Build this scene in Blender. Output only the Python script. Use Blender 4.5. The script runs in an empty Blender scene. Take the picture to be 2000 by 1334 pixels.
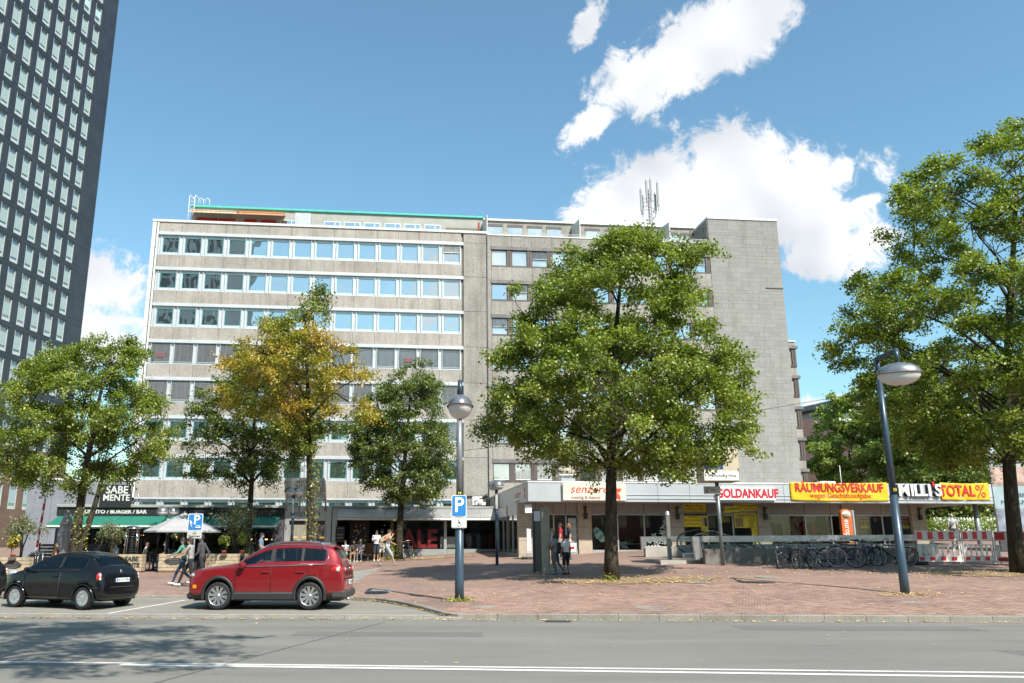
import bpy, bmesh, math, random
import numpy as np
from math import sin, cos, radians, pi, sqrt, atan2
from mathutils import Vector, Matrix, Euler, Quaternion

scene = bpy.context.scene
COL = scene.collection
random.seed(7)
RNG = np.random.default_rng(7)

# ------------------------------------------------------------------ camera
CAM_Z = 1.85
PITCH = radians(13.75)
camd = bpy.data.cameras.new('camera')
camd.sensor_width = 36.0
camd.lens = 36.0 * 1615.2 / 2000.0
camd.shift_x = (1000 - 905.3) / 2000.0
camd.clip_start = 0.1
camd.clip_end = 3000
cam = bpy.data.objects.new('camera', camd)
cam.location = (0, 0, CAM_Z)
cam.rotation_euler = (pi / 2 + PITCH, 0, 0)
COL.objects.link(cam)
scene.camera = cam

# ------------------------------------------------------------------ view
scene.view_settings.view_transform = 'Standard'
scene.view_settings.look = 'None'
scene.view_settings.gamma = 1.0
scene.view_settings.use_curve_mapping = False
scene.view_settings.exposure = 0.6
scene.cycles.max_bounces = 7
scene.cycles.diffuse_bounces = 3
scene.cycles.glossy_bounces = 3
scene.cycles.transmission_bounces = 4
scene.cycles.transparent_max_bounces = 12
scene.cycles.sample_clamp_indirect = 6.0
scene.cycles.caustics_reflective = False
scene.cycles.caustics_refractive = False

# ------------------------------------------------------------------ sun
SUN_EL = radians(47)
SUN_AZ = (0.54, -0.842)            # horizontal direction towards the sun
sund = bpy.data.lights.new('sun', 'SUN')
sund.energy = 5.0
sund.angle = radians(0.53)
sund.color = (1.0, 0.945, 0.86)
sun = bpy.data.objects.new('sun', sund)
to_sun = Vector((SUN_AZ[0] * cos(SUN_EL), SUN_AZ[1] * cos(SUN_EL), sin(SUN_EL))).normalized()
sun.rotation_euler = (-to_sun).to_track_quat('-Z', 'Y').to_euler()
sun.location = to_sun * 100
COL.objects.link(sun)

# ------------------------------------------------------------------ sky
def pix_dir(px, py):
    u = (px - 905.3) / 1615.2
    v = (667.0 - py) / 1615.2
    return Vector((u, cos(PITCH) - v * sin(PITCH), sin(PITCH) + v * cos(PITCH))).normalized()

world = bpy.data.worlds.new('World')
scene.world = world
world.use_nodes = True
world.cycles.sampling_method = 'MANUAL'
world.cycles.sample_map_resolution = 256
wn, wl = world.node_tree.nodes, world.node_tree.links
wn.clear()
def wnode(t, **k):
    n = wn.new(t)
    for a, b in k.items():
        setattr(n, a, b)
    return n
def wmath(op, a, b=None, c=None, clamp=False):
    n = wnode('ShaderNodeMath', operation=op)
    n.use_clamp = clamp
    for i, v in enumerate((a, b, c)):
        if v is None:
            continue
        if isinstance(v, (int, float)):
            n.inputs[i].default_value = v
        else:
            wl.new(v, n.inputs[i])
    return n.outputs[0]
def wdot(vec, const):
    n = wnode('ShaderNodeVectorMath', operation='DOT_PRODUCT')
    wl.new(vec, n.inputs[0])
    n.inputs[1].default_value = const
    return n.outputs['Value']
sky = wnode('ShaderNodeTexSky', sky_type='NISHITA')
sky.sun_disc = False
sky.sun_elevation = SUN_EL
sky.sun_rotation = atan2(SUN_AZ[0], SUN_AZ[1])
sky.altitude = 90
sky.air_density = 1.25
sky.dust_density = 0.7
sky.ozone_density = 2.2
tc = wnode('ShaderNodeTexCoord')
DIR = tc.outputs['Generated']
# cumulus banks: each is a soft lobe round a direction of the sky, broken up by noise
LOBES = [  # px, py, half width, half height, tilt
    (1160, 235, 70, 30, 40), (1235, 165, 92, 70, 20), (1335, 120, 120, 78, 25), (1440, 60, 118, 74, 35), (1510, 5, 70, 45, 30),
    (1150, 45, 64, 27, 55),
    (1190, 420, 130, 62, 25), (1290, 365, 125, 90, 20), (1415, 305, 130, 90, -8), (1440, 400, 240, 130, 0), (1560, 390, 120, 105, -40),
    (1610, 470, 140, 72, -20), (1690, 470, 75, 26, 10), (1600, 520, 110, 34, -10), (1640, 340, 28, 40, 0), (1690, 395, 40, 14, 20),
    (205, 555, 130, 92, -20), (190, 650, 150, 70, 0),
    (1605, 815, 60, 42, 10), (1665, 795, 70, 30, 0),
    (-700, 300, 300, 120, 15), (2700, 500, 320, 130, -10), (600, -700, 340, 120, 20)]
best = None
for (px, py, rx, ry, tilt) in LOBES:
    c = pix_dir(px, py)
    a = radians(tilt)
    t1 = pix_dir(px + 10 * cos(a), py - 10 * sin(a)) - c
    t2 = pix_dir(px + 10 * sin(a), py + 10 * cos(a)) - c
    s1, s2 = t1.length / 10, t2.length / 10
    t1.normalize(); t2 = (t2 - t1 * t2.dot(t1)).normalized(); t3 = t1.cross(t2)
    mp_ = wnode('ShaderNodeMapping', vector_type='TEXTURE')
    mp_.inputs['Location'].default_value = c
    mp_.inputs['Rotation'].default_value = Matrix((t1, t2, t3)).transposed().to_euler()
    mp_.inputs['Scale'].default_value = (rx * s1, ry * s2, 0.5)
    wl.new(DIR, mp_.inputs['Vector'])
    ln = wnode('ShaderNodeVectorMath', operation='LENGTH')
    wl.new(mp_.outputs[0], ln.inputs[0])
    best = ln.outputs['Value'] if best is None else wmath('SMOOTH_MIN', best, ln.outputs['Value'], 0.25)
best = wmath('MAXIMUM', wmath('SUBTRACT', 1.16, best), -2.0)
def wnoise(scale, detail, rough, off=(0, 0, 0), dist=0.0):
    mp = wnode('ShaderNodeMapping')
    mp.inputs['Location'].default_value = off
    wl.new(DIR, mp.inputs['Vector'])
    n = wnode('ShaderNodeTexNoise')
    n.inputs['Scale'].default_value = scale
    n.inputs['Detail'].default_value = detail
    n.inputs['Roughness'].default_value = rough
    n.inputs['Distortion'].default_value = dist
    wl.new(mp.outputs[0], n.inputs['Vector'])
    return n.outputs[0]
n1 = wnoise(9.0, 5.0, 0.62, (1.3, 0.2, 0.4), 0.35)
n2 = wnoise(30.0, 4.0, 0.68, (0.3, 1.7, 0.9), 0.5)
# the open sky away from those banks carries the same broken cumulus
n3 = wnoise(2.6, 4.0, 0.6, (2.1, 0.7, 1.2), 0.2)
behind = wmath('MULTIPLY', wmath('SUBTRACT', -0.15, wdot(DIR, Vector((0, 1, 0)))), 3.0, clamp=True)
back = wmath('SUBTRACT', wmath('MULTIPLY', wmath('SUBTRACT', n3, 0.56), 6.0), wmath('MULTIPLY', wmath('SUBTRACT', 1.0, behind), 3.0))
dens = wmath('ADD', best, wmath('MULTIPLY', wmath('SUBTRACT', n1, 0.5), 2.2))
dens = wmath('ADD', dens, wmath('MULTIPLY', wmath('SUBTRACT', n2, 0.5), 1.9))
dens = wmath('MAXIMUM', dens, back)
cov = wnode('ShaderNodeMapRange', interpolation_type='SMOOTHERSTEP')
cov.inputs['From Min'].default_value = 0.0
cov.inputs['From Max'].default_value = 0.6
wl.new(dens, cov.inputs['Value'])
# body shade of the clouds: soft grey bellies
n4 = wnoise(7.0, 2.0, 0.55, (0.2, 0.9, 0.1))
ramp = wnode('ShaderNodeValToRGB')
ramp.color_ramp.elements[0].position = 0.38
ramp.color_ramp.elements[0].color = (0.64, 0.68, 0.73, 1)
ramp.color_ramp.elements[1].position = 0.60
ramp.color_ramp.elements[1].color = (0.96, 0.97, 0.985, 1)
wl.new(n4, ramp.inputs[0])
bg1 = wnode('ShaderNodeBackground')
bg1.inputs['Strength'].default_value = 0.122
tint = wnode('ShaderNodeMix', data_type='RGBA', blend_type='MULTIPLY')
tint.inputs['Factor'].default_value = 1.0
tint.inputs['B'].default_value = (0.82, 1.06, 1.02, 1)
wl.new(sky.outputs[0], tint.inputs['A'])
wl.new(tint.outputs['Result'], bg1.inputs['Color'])
bg2 = wnode('ShaderNodeBackground')
bg2.inputs['Strength'].default_value = 0.76
wl.new(ramp.outputs[0], bg2.inputs['Color'])
mixw = wnode('ShaderNodeMixShader')
wl.new(cov.outputs[0], mixw.inputs[0])
wl.new(bg1.outputs[0], mixw.inputs[1])
wl.new(bg2.outputs[0], mixw.inputs[2])
outw = wnode('ShaderNodeOutputWorld')
wl.new(mixw.outputs[0], outw.inputs['Surface'])

# ------------------------------------------------------------------ the lie of the land
def kerb_y(x):
    return 21.75 - 0.05 * x
def plaza_slope(x):
    return min(max(0.033 + 0.0018 * x, 0.02), 0.055)
def G(x, y):                       # plaza height
    return 0.15 + plaza_slope(x) * max(0.0, y - kerb_y(x))
def bay(x, y):                     # parking lay-by height
    return 0.07 + 0.022 * max(0.0, y - kerb_y(x))
def at(px, py, y):                 # a point of the place at forward distance y
    d = pix_dir(px, py)
    t = y / d.y
    return Vector((d.x * t, y, CAM_Z + d.z * t))
def xg(px, y, z=None):             # sideways position at distance y on the ground
    z = 0.5 if z is None else z
    v = z - CAM_Z
    return (px - 905.3) / 1615.2 * (y * cos(PITCH) + v * sin(PITCH))

# facade frame shared by the long block, the shops and the pavilion
YAW = radians(5.83)
FO = Vector((-23.49, 60.0, 0))
FE = Vector((cos(YAW), sin(YAW), 0))
FN = Vector((sin(YAW), -cos(YAW), 0))
def fac(px, py, w=0.0):            # (u, z) on the plane w metres in front of the facade
    d = pix_dir(px, py)
    o = FO + FN * w
    det = FE.x * (-d.y) + d.x * FE.y
    u = ((-o.x) * (-d.y) - (-o.y) * (-d.x)) / det
    t = (FE.x * (-o.y) - FE.y * (-o.x)) / det
    return u, CAM_Z + t * d.z
def fp(u, w, z):
    q = FO + FE * u + FN * w
    return Vector((q.x, q.y, z))

# ------------------------------------------------------------------ mesh helpers
class MB:
    def __init__(self):
        self.v, self.f, self.m, self.cur = [], [], [], 0
        self.smooth = []
        self.sm = False
    def add(self, vs, fs):
        b = len(self.v)
        self.v.extend([tuple(p) for p in vs])
        for f in fs:
            self.f.append(tuple(b + i for i in f))
            self.m.append(self.cur)
            self.smooth.append(self.sm)
        return self
    def box(self, x0, x1, y0, y1, z0, z1):
        vs = [(x0, y0, z0), (x1, y0, z0), (x1, y1, z0), (x0, y1, z0), (x0, y0, z1), (x1, y0, z1), (x1, y1, z1), (x0, y1, z1)]
        return self.add(vs, [(0, 3, 2, 1), (4, 5, 6, 7), (0, 1, 5, 4), (1, 2, 6, 5), (2, 3, 7, 6), (3, 0, 4, 7)])
    def bbox(self, x0, x1, y0, y1, z0, z1, b=0.01):
        # box with chamfered edges
        xs, ys, zs = (x0, x1), (y0, y1), (z0, z1)
        b = min(b, (x1 - x0) * .45, (y1 - y0) * .45, (z1 - z0) * .45)
        vs, idx = [], {}
        for i in (0, 1):
            for j in (0, 1):
                for k in (0, 1):
                    sx, sy, sz = (b if i == 0 else -b), (b if j == 0 else -b), (b if k == 0 else -b)
                    for a, p in enumerate(((xs[i], ys[j] + sy, zs[k] + sz), (xs[i] + sx, ys[j], zs[k] + sz), (xs[i] + sx, ys[j] + sy, zs[k]))):
                        idx[(i, j, k, a)] = len(vs)
                        vs.append(p)
        I = lambda i, j, k, a: idx[(i, j, k, a)]
        fs = []
        for s in (0, 1):
            q = [I(s, 0, 0, 0), I(s, 1, 0, 0), I(s, 1, 1, 0), I(s, 0, 1, 0)]; fs.append(q if s else q[::-1])
            q = [I(0, s, 0, 1), I(1, s, 0, 1), I(1, s, 1, 1), I(0, s, 1, 1)]; fs.append(q[::-1] if s else q)
            q = [I(0, 0, s, 2), I(1, 0, s, 2), I(1, 1, s, 2), I(0, 1, s, 2)]; fs.append(q if s else q[::-1])
        for j in (0, 1):
            for k in (0, 1):
                fs.append([I(0, j, k, 1), I(1, j, k, 1), I(1, j, k, 2), I(0, j, k, 2)])
        for i in (0, 1):
            for k in (0, 1):
                fs.append([I(i, 0, k, 0), I(i, 1, k, 0), I(i, 1, k, 2), I(i, 0, k, 2)])
            for j in (0, 1):
                fs.append([I(i, j, 0, 0), I(i, j, 1, 0), I(i, j, 1, 1), I(i, j, 0, 1)])
        for i in (0, 1):
            for j in (0, 1):
                for k in (0, 1):
                    fs.append([I(i, j, k, 0), I(i, j, k, 1), I(i, j, k, 2)])
        return self.add(vs, fs)
    def quad(self, a, b, c, d):
        return self.add([a, b, c, d], [(0, 1, 2, 3)])
    def tube(self, pts, r, n=8, cap=True):
        pts = [Vector(p) for p in pts]
        rs = r if isinstance(r, (list, tuple)) else [r] * len(pts)
        vs, fs = [], []
        prev = None
        for i, p in enumerate(pts):
            if i == 0:
                t = pts[1] - p
            elif i == len(pts) - 1:
                t = p - pts[i - 1]
            else:
                t = (pts[i + 1] - p).normalized() + (p - pts[i - 1]).normalized()
            t.normalize()
            if prev is None:
                ref = Vector((0, 0, 1)) if abs(t.z) < 0.9 else Vector((1, 0, 0))
                a = t.cross(ref).normalized()
            else:
                a = (prev - t * prev.dot(t))
                a = a.normalized() if a.length > 1e-6 else t.orthogonal().normalized()
            prev = a
            b = t.cross(a)
            for k in range(n):
                an = 2 * pi * k / n
                vs.append(p + a * (rs[i] * cos(an)) + b * (rs[i] * sin(an)))
        for i in range(len(pts) - 1):
            for k in range(n):
                k2 = (k + 1) % n
                fs.append((i * n + k, i * n + k2, (i + 1) * n + k2, (i + 1) * n + k))
        if cap:
            fs.append(tuple(range(n))[::-1])
            fs.append(tuple((len(pts) - 1) * n + k for k in range(n)))
        s = self.sm
        self.sm = True
        self.add(vs, fs)
        self.sm = s
        return self
    def lathe(self, prof, n=16, c=(0, 0, 0), axis='z', cap=True):
        vs, fs = [], []
        for (r, h) in prof:
            for k in range(n):
                a = 2 * pi * k / n
                if axis == 'z':
                    vs.append((c[0] + r * cos(a), c[1] + r * sin(a), c[2] + h))
                elif axis == 'y':
                    vs.append((c[0] + r * cos(a), c[1] + h, c[2] + r * sin(a)))
                else:
                    vs.append((c[0] + h, c[1] + r * cos(a), c[2] + r * sin(a)))
        for i in range(len(prof) - 1):
            for k in range(n):
                k2 = (k + 1) % n
                fs.append((i * n + k, i * n + k2, (i + 1) * n + k2, (i + 1) * n + k))
        if cap:
            if prof[0][0] > 1e-5:
                fs.append(tuple(range(n))[::-1])
            if prof[-1][0] > 1e-5:
                fs.append(tuple((len(prof) - 1) * n + k for k in range(n)))
        s = self.sm
        self.sm = True
        self.add(vs, fs)
        self.sm = s
        return self
    def prism(self, poly, d0, d1, axis='y'):
        # polygon in the (x, z) plane pulled along y (or (y,z) along x, (x,y) along z)
        n = len(poly)
        def P(p, d):
            return (p[0], d, p[1]) if axis == 'y' else ((d, p[0], p[1]) if axis == 'x' else (p[0], p[1], d))
        vs = [P(p, d0) for p in poly] + [P(p, d1) for p in poly]
        fs = [tuple(range(n)), tuple(range(2 * n - 1, n - 1, -1))]
        for i in range(n):
            j = (i + 1) % n
            fs.append((i, n + i, n + j, j))
        return self.add(vs, fs)
    def ball(self, c, r, n=10, m=7, sc=(1, 1, 1)):
        prof = []
        vs, fs = [], []
        for i in range(m + 1):
            th = pi * i / m
            for k in range(n):
                a = 2 * pi * k / n
                vs.append((c[0] + r * sc[0] * sin(th) * cos(a), c[1] + r * sc[1] * sin(th) * sin(a), c[2] - r * sc[2] * cos(th)))
        for i in range(m):
            for k in range(n):
                k2 = (k + 1) % n
                fs.append((i * n + k, i * n + k2, (i + 1) * n + k2, (i + 1) * n + k))
        s = self.sm
        self.sm = True
        self.add(vs, fs)
        self.sm = s
        return self
    def xform(self, M, start=0):
        for i in range(start, len(self.v)):
            self.v[i] = tuple(M @ Vector(self.v[i]))
        return self
    def mesh(self, name, mats):
        me = bpy.data.meshes.new(name)
        me.from_pydata(self.v, [], self.f)
        if not isinstance(mats, (list, tuple)):
            mats = [mats]
        for m in mats:
            me.materials.append(m)
        if len(mats) > 1:
            me.polygons.foreach_set('material_index', self.m)
        if any(self.smooth):
            me.polygons.foreach_set('use_smooth', self.smooth)
        me.update()
        return me
    def build(self, name, mats, parent=None, fix=False):
        me = self.mesh(name, mats)
        if fix:
            bm = bmesh.new(); bm.from_mesh(me)
            bmesh.ops.remove_doubles(bm, verts=bm.verts, dist=1e-5)
            bmesh.ops.recalc_face_normals(bm, faces=bm.faces)
            bm.to_mesh(me); bm.free()
        return link(name, me, parent)

def link(name, data, parent=None, loc=None, rot=None):
    o = bpy.data.objects.new(name, data)
    COL.objects.link(o)
    if parent is not None:
        o.parent = parent
    if loc is not None:
        o.location = loc
    if rot is not None:
        o.rotation_euler = rot
    return o
def tag(o, label=None, cat=None, group=None, kind=None):
    if label: o['label'] = label
    if cat: o['category'] = cat
    if group: o['group'] = group
    if kind: o['kind'] = kind
    return o
def thing(name, label, cat, loc=(0, 0, 0), rz=0.0, group=None):
    o = bpy.data.objects.new(name, None)
    o.empty_display_size = 0.2
    COL.objects.link(o)
    o.location = loc
    o.rotation_euler = (0, 0, rz)
    return tag(o, label, cat, group)
def copy_tree(o, parent=None):
    c = o.copy()
    COL.objects.link(c)
    if parent is not None:
        c.parent = parent
    for ch in KIDS(o):
        copy_tree(ch, c)
    return c
def KIDS(o):
    return [c for c in o.children]
TEXTS = []
DRAPE = {}
def text(name, body, size, mat, parent, loc, rot=(pi / 2, 0, 0), ext=0.004, bold=0.0, shear=0.0, sx=1.0, align='CENTER', space=1.0):
    cu = bpy.data.curves.new(name, 'FONT')
    cu.body = body
    cu.size = size
    cu.align_x = align
    cu.align_y = 'CENTER'
    cu.extrude = ext
    cu.offset = bold * 0.35
    cu.shear = shear
    cu.space_character = space
    cu.resolution_u = 3
    cu.materials.append(mat)
    o = link(name, cu, parent, loc, rot)
    o.scale = (sx, 1, 1)
    o['drape'] = 0
    TEXTS.append(o)
    return o

# ------------------------------------------------------------------ materials
MATS = {}
def nt(name):
    m = bpy.data.materials.new(name)
    m.use_nodes = True
    n = m.node_tree.nodes
    return m, n, m.node_tree.links, n['Principled BSDF']
def pos_noise(n, l, scale, detail=4, rough=0.55, sc3=(1, 1, 1), coord='pos'):
    if coord == 'pos':
        g = n.new('ShaderNodeNewGeometry').outputs['Position']
    else:
        g = n.new('ShaderNodeTexCoord').outputs['Object']
    mp = n.new('ShaderNodeMapping')
    mp.inputs['Scale'].default_value = sc3
    l.new(g, mp.inputs['Vector'])
    t = n.new('ShaderNodeTexNoise')
    t.inputs['Scale'].default_value = scale
    t.inputs['Detail'].default_value = detail
    t.inputs['Roughness'].default_value = rough
    l.new(mp.outputs[0], t.inputs['Vector'])
    return t.outputs[0]
def cramp(n, l, fac_, stops):
    r = n.new('ShaderNodeValToRGB')
    e = r.color_ramp.elements
    while len(e) < len(stops):
        e.new(0.5)
    for i, (p, c) in enumerate(stops):
        e[i].position = p
        e[i].color = (c[0], c[1], c[2], 1)
    l.new(fac_, r.inputs[0])
    return r.outputs[0]
def mixc(n, l, a, b, fac_, mode='MIX'):
    x = n.new('ShaderNodeMix')
    x.data_type = 'RGBA'
    x.blend_type = mode
    for sock, v in ((x.inputs['Factor'], fac_), (x.inputs['A'], a), (x.inputs['B'], b)):
        if isinstance(v, (int, float)):
            sock.default_value = v
        elif isinstance(v, (tuple, list)):
            sock.default_value = (v[0], v[1], v[2], 1)
        else:
            l.new(v, sock)
    return x.outputs['Result']
def bump(n, l, b, h, strength=0.3, dist=0.02):
    x = n.new('ShaderNodeBump')
    x.inputs['Strength'].default_value = strength
    x.inputs['Distance'].default_value = dist
    l.new(h, x.inputs['Height'])
    l.new(x.outputs[0], b.inputs['Normal'])
def plain(name, col, rough=0.5, metal=0.0, var=0.12, scale=3.0, spec=0.5, coat=0.0, coord='pos', bmp=0.0, bscale=40):
    """painted or moulded surface with slight unevenness of tone"""
    if name in MATS:
        return MATS[name]
    m, n, l, b = nt(name)
    f = pos_noise(n, l, scale, 5, 0.6, coord=coord)
    lo = tuple(c * (1 - var) for c in col)
    hi = tuple(min(1, c * (1 + var)) for c in col)
    l.new(cramp(n, l, f, [(0.3, lo), (0.7, hi)]), b.inputs['Base Color'])
    b.inputs['Roughness'].default_value = rough
    b.inputs['Metallic'].default_value = metal
    b.inputs['Specular IOR Level'].default_value = spec
    b.inputs['Coat Weight'].default_value = coat
    if bmp:
        bump(n, l, b, pos_noise(n, l, bscale, 4, coord=coord), bmp, 0.01)
    MATS[name] = m
    return m
def emit(name, col, s):
    m, n, l, b = nt(name)
    b.inputs['Base Color'].default_value = (*col, 1)
    b.inputs['Emission Color'].default_value = (*col, 1)
    b.inputs['Emission Strength'].default_value = s
    MATS[name] = m
    return m
def speckled(name, base, dark, light, scale=55, big=0.5, stain=0.25, rough=0.85):
    """exposed aggregate concrete: pebbles, blotches, rain streaks"""
    m, n, l, b = nt(name)
    f = pos_noise(n, l, scale, 2, 0.7)
    c = cramp(n, l, f, [(0.36, dark), (0.48, base), (0.60, light)])
    g = pos_noise(n, l, big, 5, 0.6)
    c = mixc(n, l, c, cramp(n, l, g, [(0.35, (0.74, 0.73, 0.72)), (0.62, (1.06, 1.05, 1.04))]), 0.8, 'MULTIPLY')
    s = pos_noise(n, l, 1.0, 5, 0.6, sc3=(2.6, 2.6, 0.16))
    c = mixc(n, l, c, cramp(n, l, s, [(0.44, (1, 1, 1)), (0.72, (0.62, 0.57, 0.52))]), stain, 'MULTIPLY')
    l.new(c, b.inputs['Base Color'])
    b.inputs['Roughness'].default_value = rough
    b.inputs['Specular IOR Level'].default_value = 0.2
    bump(n, l, b, f, 0.35, 0.01)
    MATS[name] = m
    return m
def glass_dark(name, tint, refl=0.55, rough=0.01, wave=0.012, wscale=1.3):
    """coated office glazing: part mirror, part dark room behind"""
    m, n, l, b = nt(name)
    n.remove(b)
    d = n.new('ShaderNodeBsdfDiffuse')
    f = pos_noise(n, l, 0.6, 3)
    l.new(cramp(n, l, f, [(0.3, tuple(c * .6 for c in tint)), (0.7, tint)]), d.inputs['Color'])
    g = n.new('ShaderNodeBsdfGlossy')
    g.inputs['Roughness'].default_value = rough
    g.inputs['Color'].default_value = (0.95, 0.96, 0.96, 1)
    bp = n.new('ShaderNodeBump')
    bp.inputs['Strength'].default_value = 1.0
    bp.inputs['Distance'].default_value = wave
    l.new(pos_noise(n, l, wscale, 1, 0.4), bp.inputs['Height'])
    l.new(bp.outputs[0], g.inputs['Normal'])
    fr = n.new('ShaderNodeFresnel')
    fr.inputs['IOR'].default_value = 1.5
    a = n.new('ShaderNodeMath'); a.operation = 'MULTIPLY_ADD'
    l.new(fr.outputs[0], a.inputs[0]); a.inputs[1].default_value = 1 - refl; a.inputs[2].default_value = refl
    a.use_clamp = True
    x = n.new('ShaderNodeMixShader')
    l.new(a.outputs[0], x.inputs[0]); l.new(d.outputs[0], x.inputs[1]); l.new(g.outputs[0], x.inputs[2])
    l.new(x.outputs[0], n['Material Output'].inputs['Surface'])
    MATS[name] = m
    return m
def glass_clear(name, tint=(0.9, 0.95, 0.94), refl=0.06, rough=0.0):
    """thin clear pane: see-through with a fresnel sheen"""
    m, n, l, b = nt(name)
    n.remove(b)
    t = n.new('ShaderNodeBsdfTransparent'); t.inputs['Color'].default_value = (*tint, 1)
    g = n.new('ShaderNodeBsdfGlossy'); g.inputs['Roughness'].default_value = rough
    fr = n.new('ShaderNodeFresnel'); fr.inputs['IOR'].default_value = 1.45
    a = n.new('ShaderNodeMath'); a.operation = 'MULTIPLY_ADD'
    l.new(fr.outputs[0], a.inputs[0]); a.inputs[1].default_value = 0.75; a.inputs[2].default_value = refl
    a.use_clamp = True
    x = n.new('ShaderNodeMixShader')
    l.new(a.outputs[0], x.inputs[0]); l.new(t.outputs[0], x.inputs[1]); l.new(g.outputs[0], x.inputs[2])
    l.new(x.outputs[0], n['Material Output'].inputs['Surface'])
    MATS[name] = m
    return m

def metal(name, col, rough=0.35, var=0.15):
    return plain(name, col, rough, 0.9, var, 6)
WHITE = plain('white_paint', (0.72, 0.73, 0.72), 0.5)
BLACK = plain('black_plastic', (0.015, 0.015, 0.016), 0.45)
STEEL = metal('brushed_steel', (0.56, 0.56, 0.55), 0.34)
DARKGREY = plain('dark_grey', (0.07, 0.07, 0.075), 0.5)
MIDGREY = plain('mid_grey', (0.22, 0.22, 0.22), 0.55)
RED = plain('signal_red', (0.55, 0.02, 0.02), 0.4)
YELLOW = plain('sign_yellow', (0.82, 0.56, 0.01), 0.5)
SIGNBLUE = plain('sign_blue', (0.02, 0.17, 0.52), 0.4)
# ================================================================== ground, road, pavement
def asphalt(name, base, patch=0.12):
    m, n, l, b = nt(name)
    f = pos_noise(n, l, 90, 2, 0.8)
    c = cramp(n, l, f, [(0.3, tuple(x * .72 for x in base)), (0.5, base), (0.72, tuple(x * 1.35 for x in base))])
    g = pos_noise(n, l, 0.7, 6, 0.65, sc3=(0.35, 1.4, 1))
    c = mixc(n, l, c, cramp(n, l, g, [(0.3, (0.86, 0.86, 0.86)), (0.7, (1.1, 1.09, 1.07))]), 1.0, 'MULTIPLY')
    w = pos_noise(n, l, 0.22, 3, 0.5, sc3=(0.15, 2.2, 1))
    c = mixc(n, l, c, cramp(n, l, w, [(0.4, (1, 1, 1)), (0.62, (0.86, 0.86, 0.87))]), 0.7, 'MULTIPLY')
    l.new(c, b.inputs['Base Color'])
    b.inputs['Roughness'].default_value = 0.85
    b.inputs['Specular IOR Level'].default_value = 0.25
    bump(n, l, b, f, 0.5, 0.006)
    return m
ASPH = asphalt('asphalt', (0.205, 0.199, 0.178))
BAYM = asphalt('bay_asphalt', (0.25, 0.235, 0.2))
def brick_mat(name, tex=True):
    m, n, l, b = nt(name)
    g = n.new('ShaderNodeNewGeometry')
    mp = n.new('ShaderNodeMapping')
    mp.inputs['Rotation'].default_value = (0, 0, -0.05)
    l.new(g.outputs['Position'], mp.inputs['Vector'])
    c1, c2, mo = (0.282, 0.184, 0.15), (0.245, 0.162, 0.133), (0.19, 0.145, 0.123)
    if tex:
        t = n.new('ShaderNodeTexBrick')
        t.inputs['Color1'].default_value = (*c1, 1)
        t.inputs['Color2'].default_value = (*c2, 1)
        t.inputs['Mortar'].default_value = (*mo, 1)
        t.inputs['Scale'].default_value = 1.0
        t.inputs['Brick Width'].default_value = 0.24
        t.inputs['Row Height'].default_value = 0.12
        t.inputs['Mortar Size'].default_value = 0.006
        t.inputs['Mortar Smooth'].default_value = 0.4
        l.new(mp.outputs[0], t.inputs['Vector'])
        c = t.outputs['Color']
    else:
        oi = n.new('ShaderNodeObjectInfo')
        at_ = n.new('ShaderNodeAttribute'); at_.attribute_name = 'tone'
        ad = n.new('ShaderNodeMath'); ad.operation = 'ADD'
        l.new(oi.outputs['Random'], ad.inputs[0]); l.new(at_.outputs['Fac'], ad.inputs[1])
        fr = n.new('ShaderNodeMath'); fr.operation = 'FRACT'; l.new(ad.outputs[0], fr.inputs[0])
        c = cramp(n, l, fr.outputs[0], [(0.0, tuple(x * .82 for x in c2)), (0.5, c1), (0.85, tuple(x * 1.08 for x in c1)), (1.0, (0.34, 0.235, 0.19))])
    w = pos_noise(n, l, 0.35, 6, 0.6)
    c = mixc(n, l, c, cramp(n, l, w, [(0.32, (0.80, 0.80, 0.82)), (0.66, (1.12, 1.1, 1.06))]), 1.0, 'MULTIPLY')
    d = pos_noise(n, l, 2.2, 6, 0.7)
    c = mixc(n, l, c, (0.36, 0.30, 0.235), cramp(n, l, d, [(0.5, (0, 0, 0)), (0.75, (0.55, 0.55, 0.55))]))
    l.new(c, b.inputs['Base Color'])
    b.inputs['Roughness'].default_value = 0.85
    b.inputs['Specular IOR Level'].default_value = 0.25
    bump(n, l, b, pos_noise(n, l, 60, 3), 0.3, 0.004)
    return m
BRICK = brick_mat('brick_paving')
PAVER = brick_mat('clay_paver', False)
KERBM = speckled('kerb_stone', (0.25, 0.235, 0.2), (0.15, 0.14, 0.12), (0.36, 0.34, 0.3), 70, 1.2, 0.2)
GREYPAVE = speckled('grey_paving', (0.27, 0.26, 0.235), (0.2, 0.19, 0.17), (0.34, 0.33, 0.3), 40, 1.5, 0.0)
def line_paint(name):
    m, n, l, b = nt(name)
    f = pos_noise(n, l, 14, 6, 0.75)
    c = cramp(n, l, f, [(0.30, (0.2, 0.2, 0.185)), (0.42, (0.6, 0.585, 0.54)), (0.6, (0.70, 0.69, 0.645))])
    l.new(c, b.inputs['Base Color'])
    b.inputs['Roughness'].default_value = 0.7
    return m
PAINT = line_paint('road_paint')
SOIL = speckled('dry_soil', (0.25, 0.175, 0.12), (0.16, 0.115, 0.085), (0.36, 0.27, 0.175), 22, 1.1, 0.0)

tag(MB().quad((-1500, -1500, -0.25), (1500, -1500, -0.25), (1500, 1800, -0.25), (-1500, 1800, -0.25)).build('ground', ASPH), kind='structure')
# far side: the near pavement behind the camera
tag(MB().box(-80, 80, -14, 3.4, -0.2, 0.12).build('pavement', GREYPAVE), kind='structure')

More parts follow.
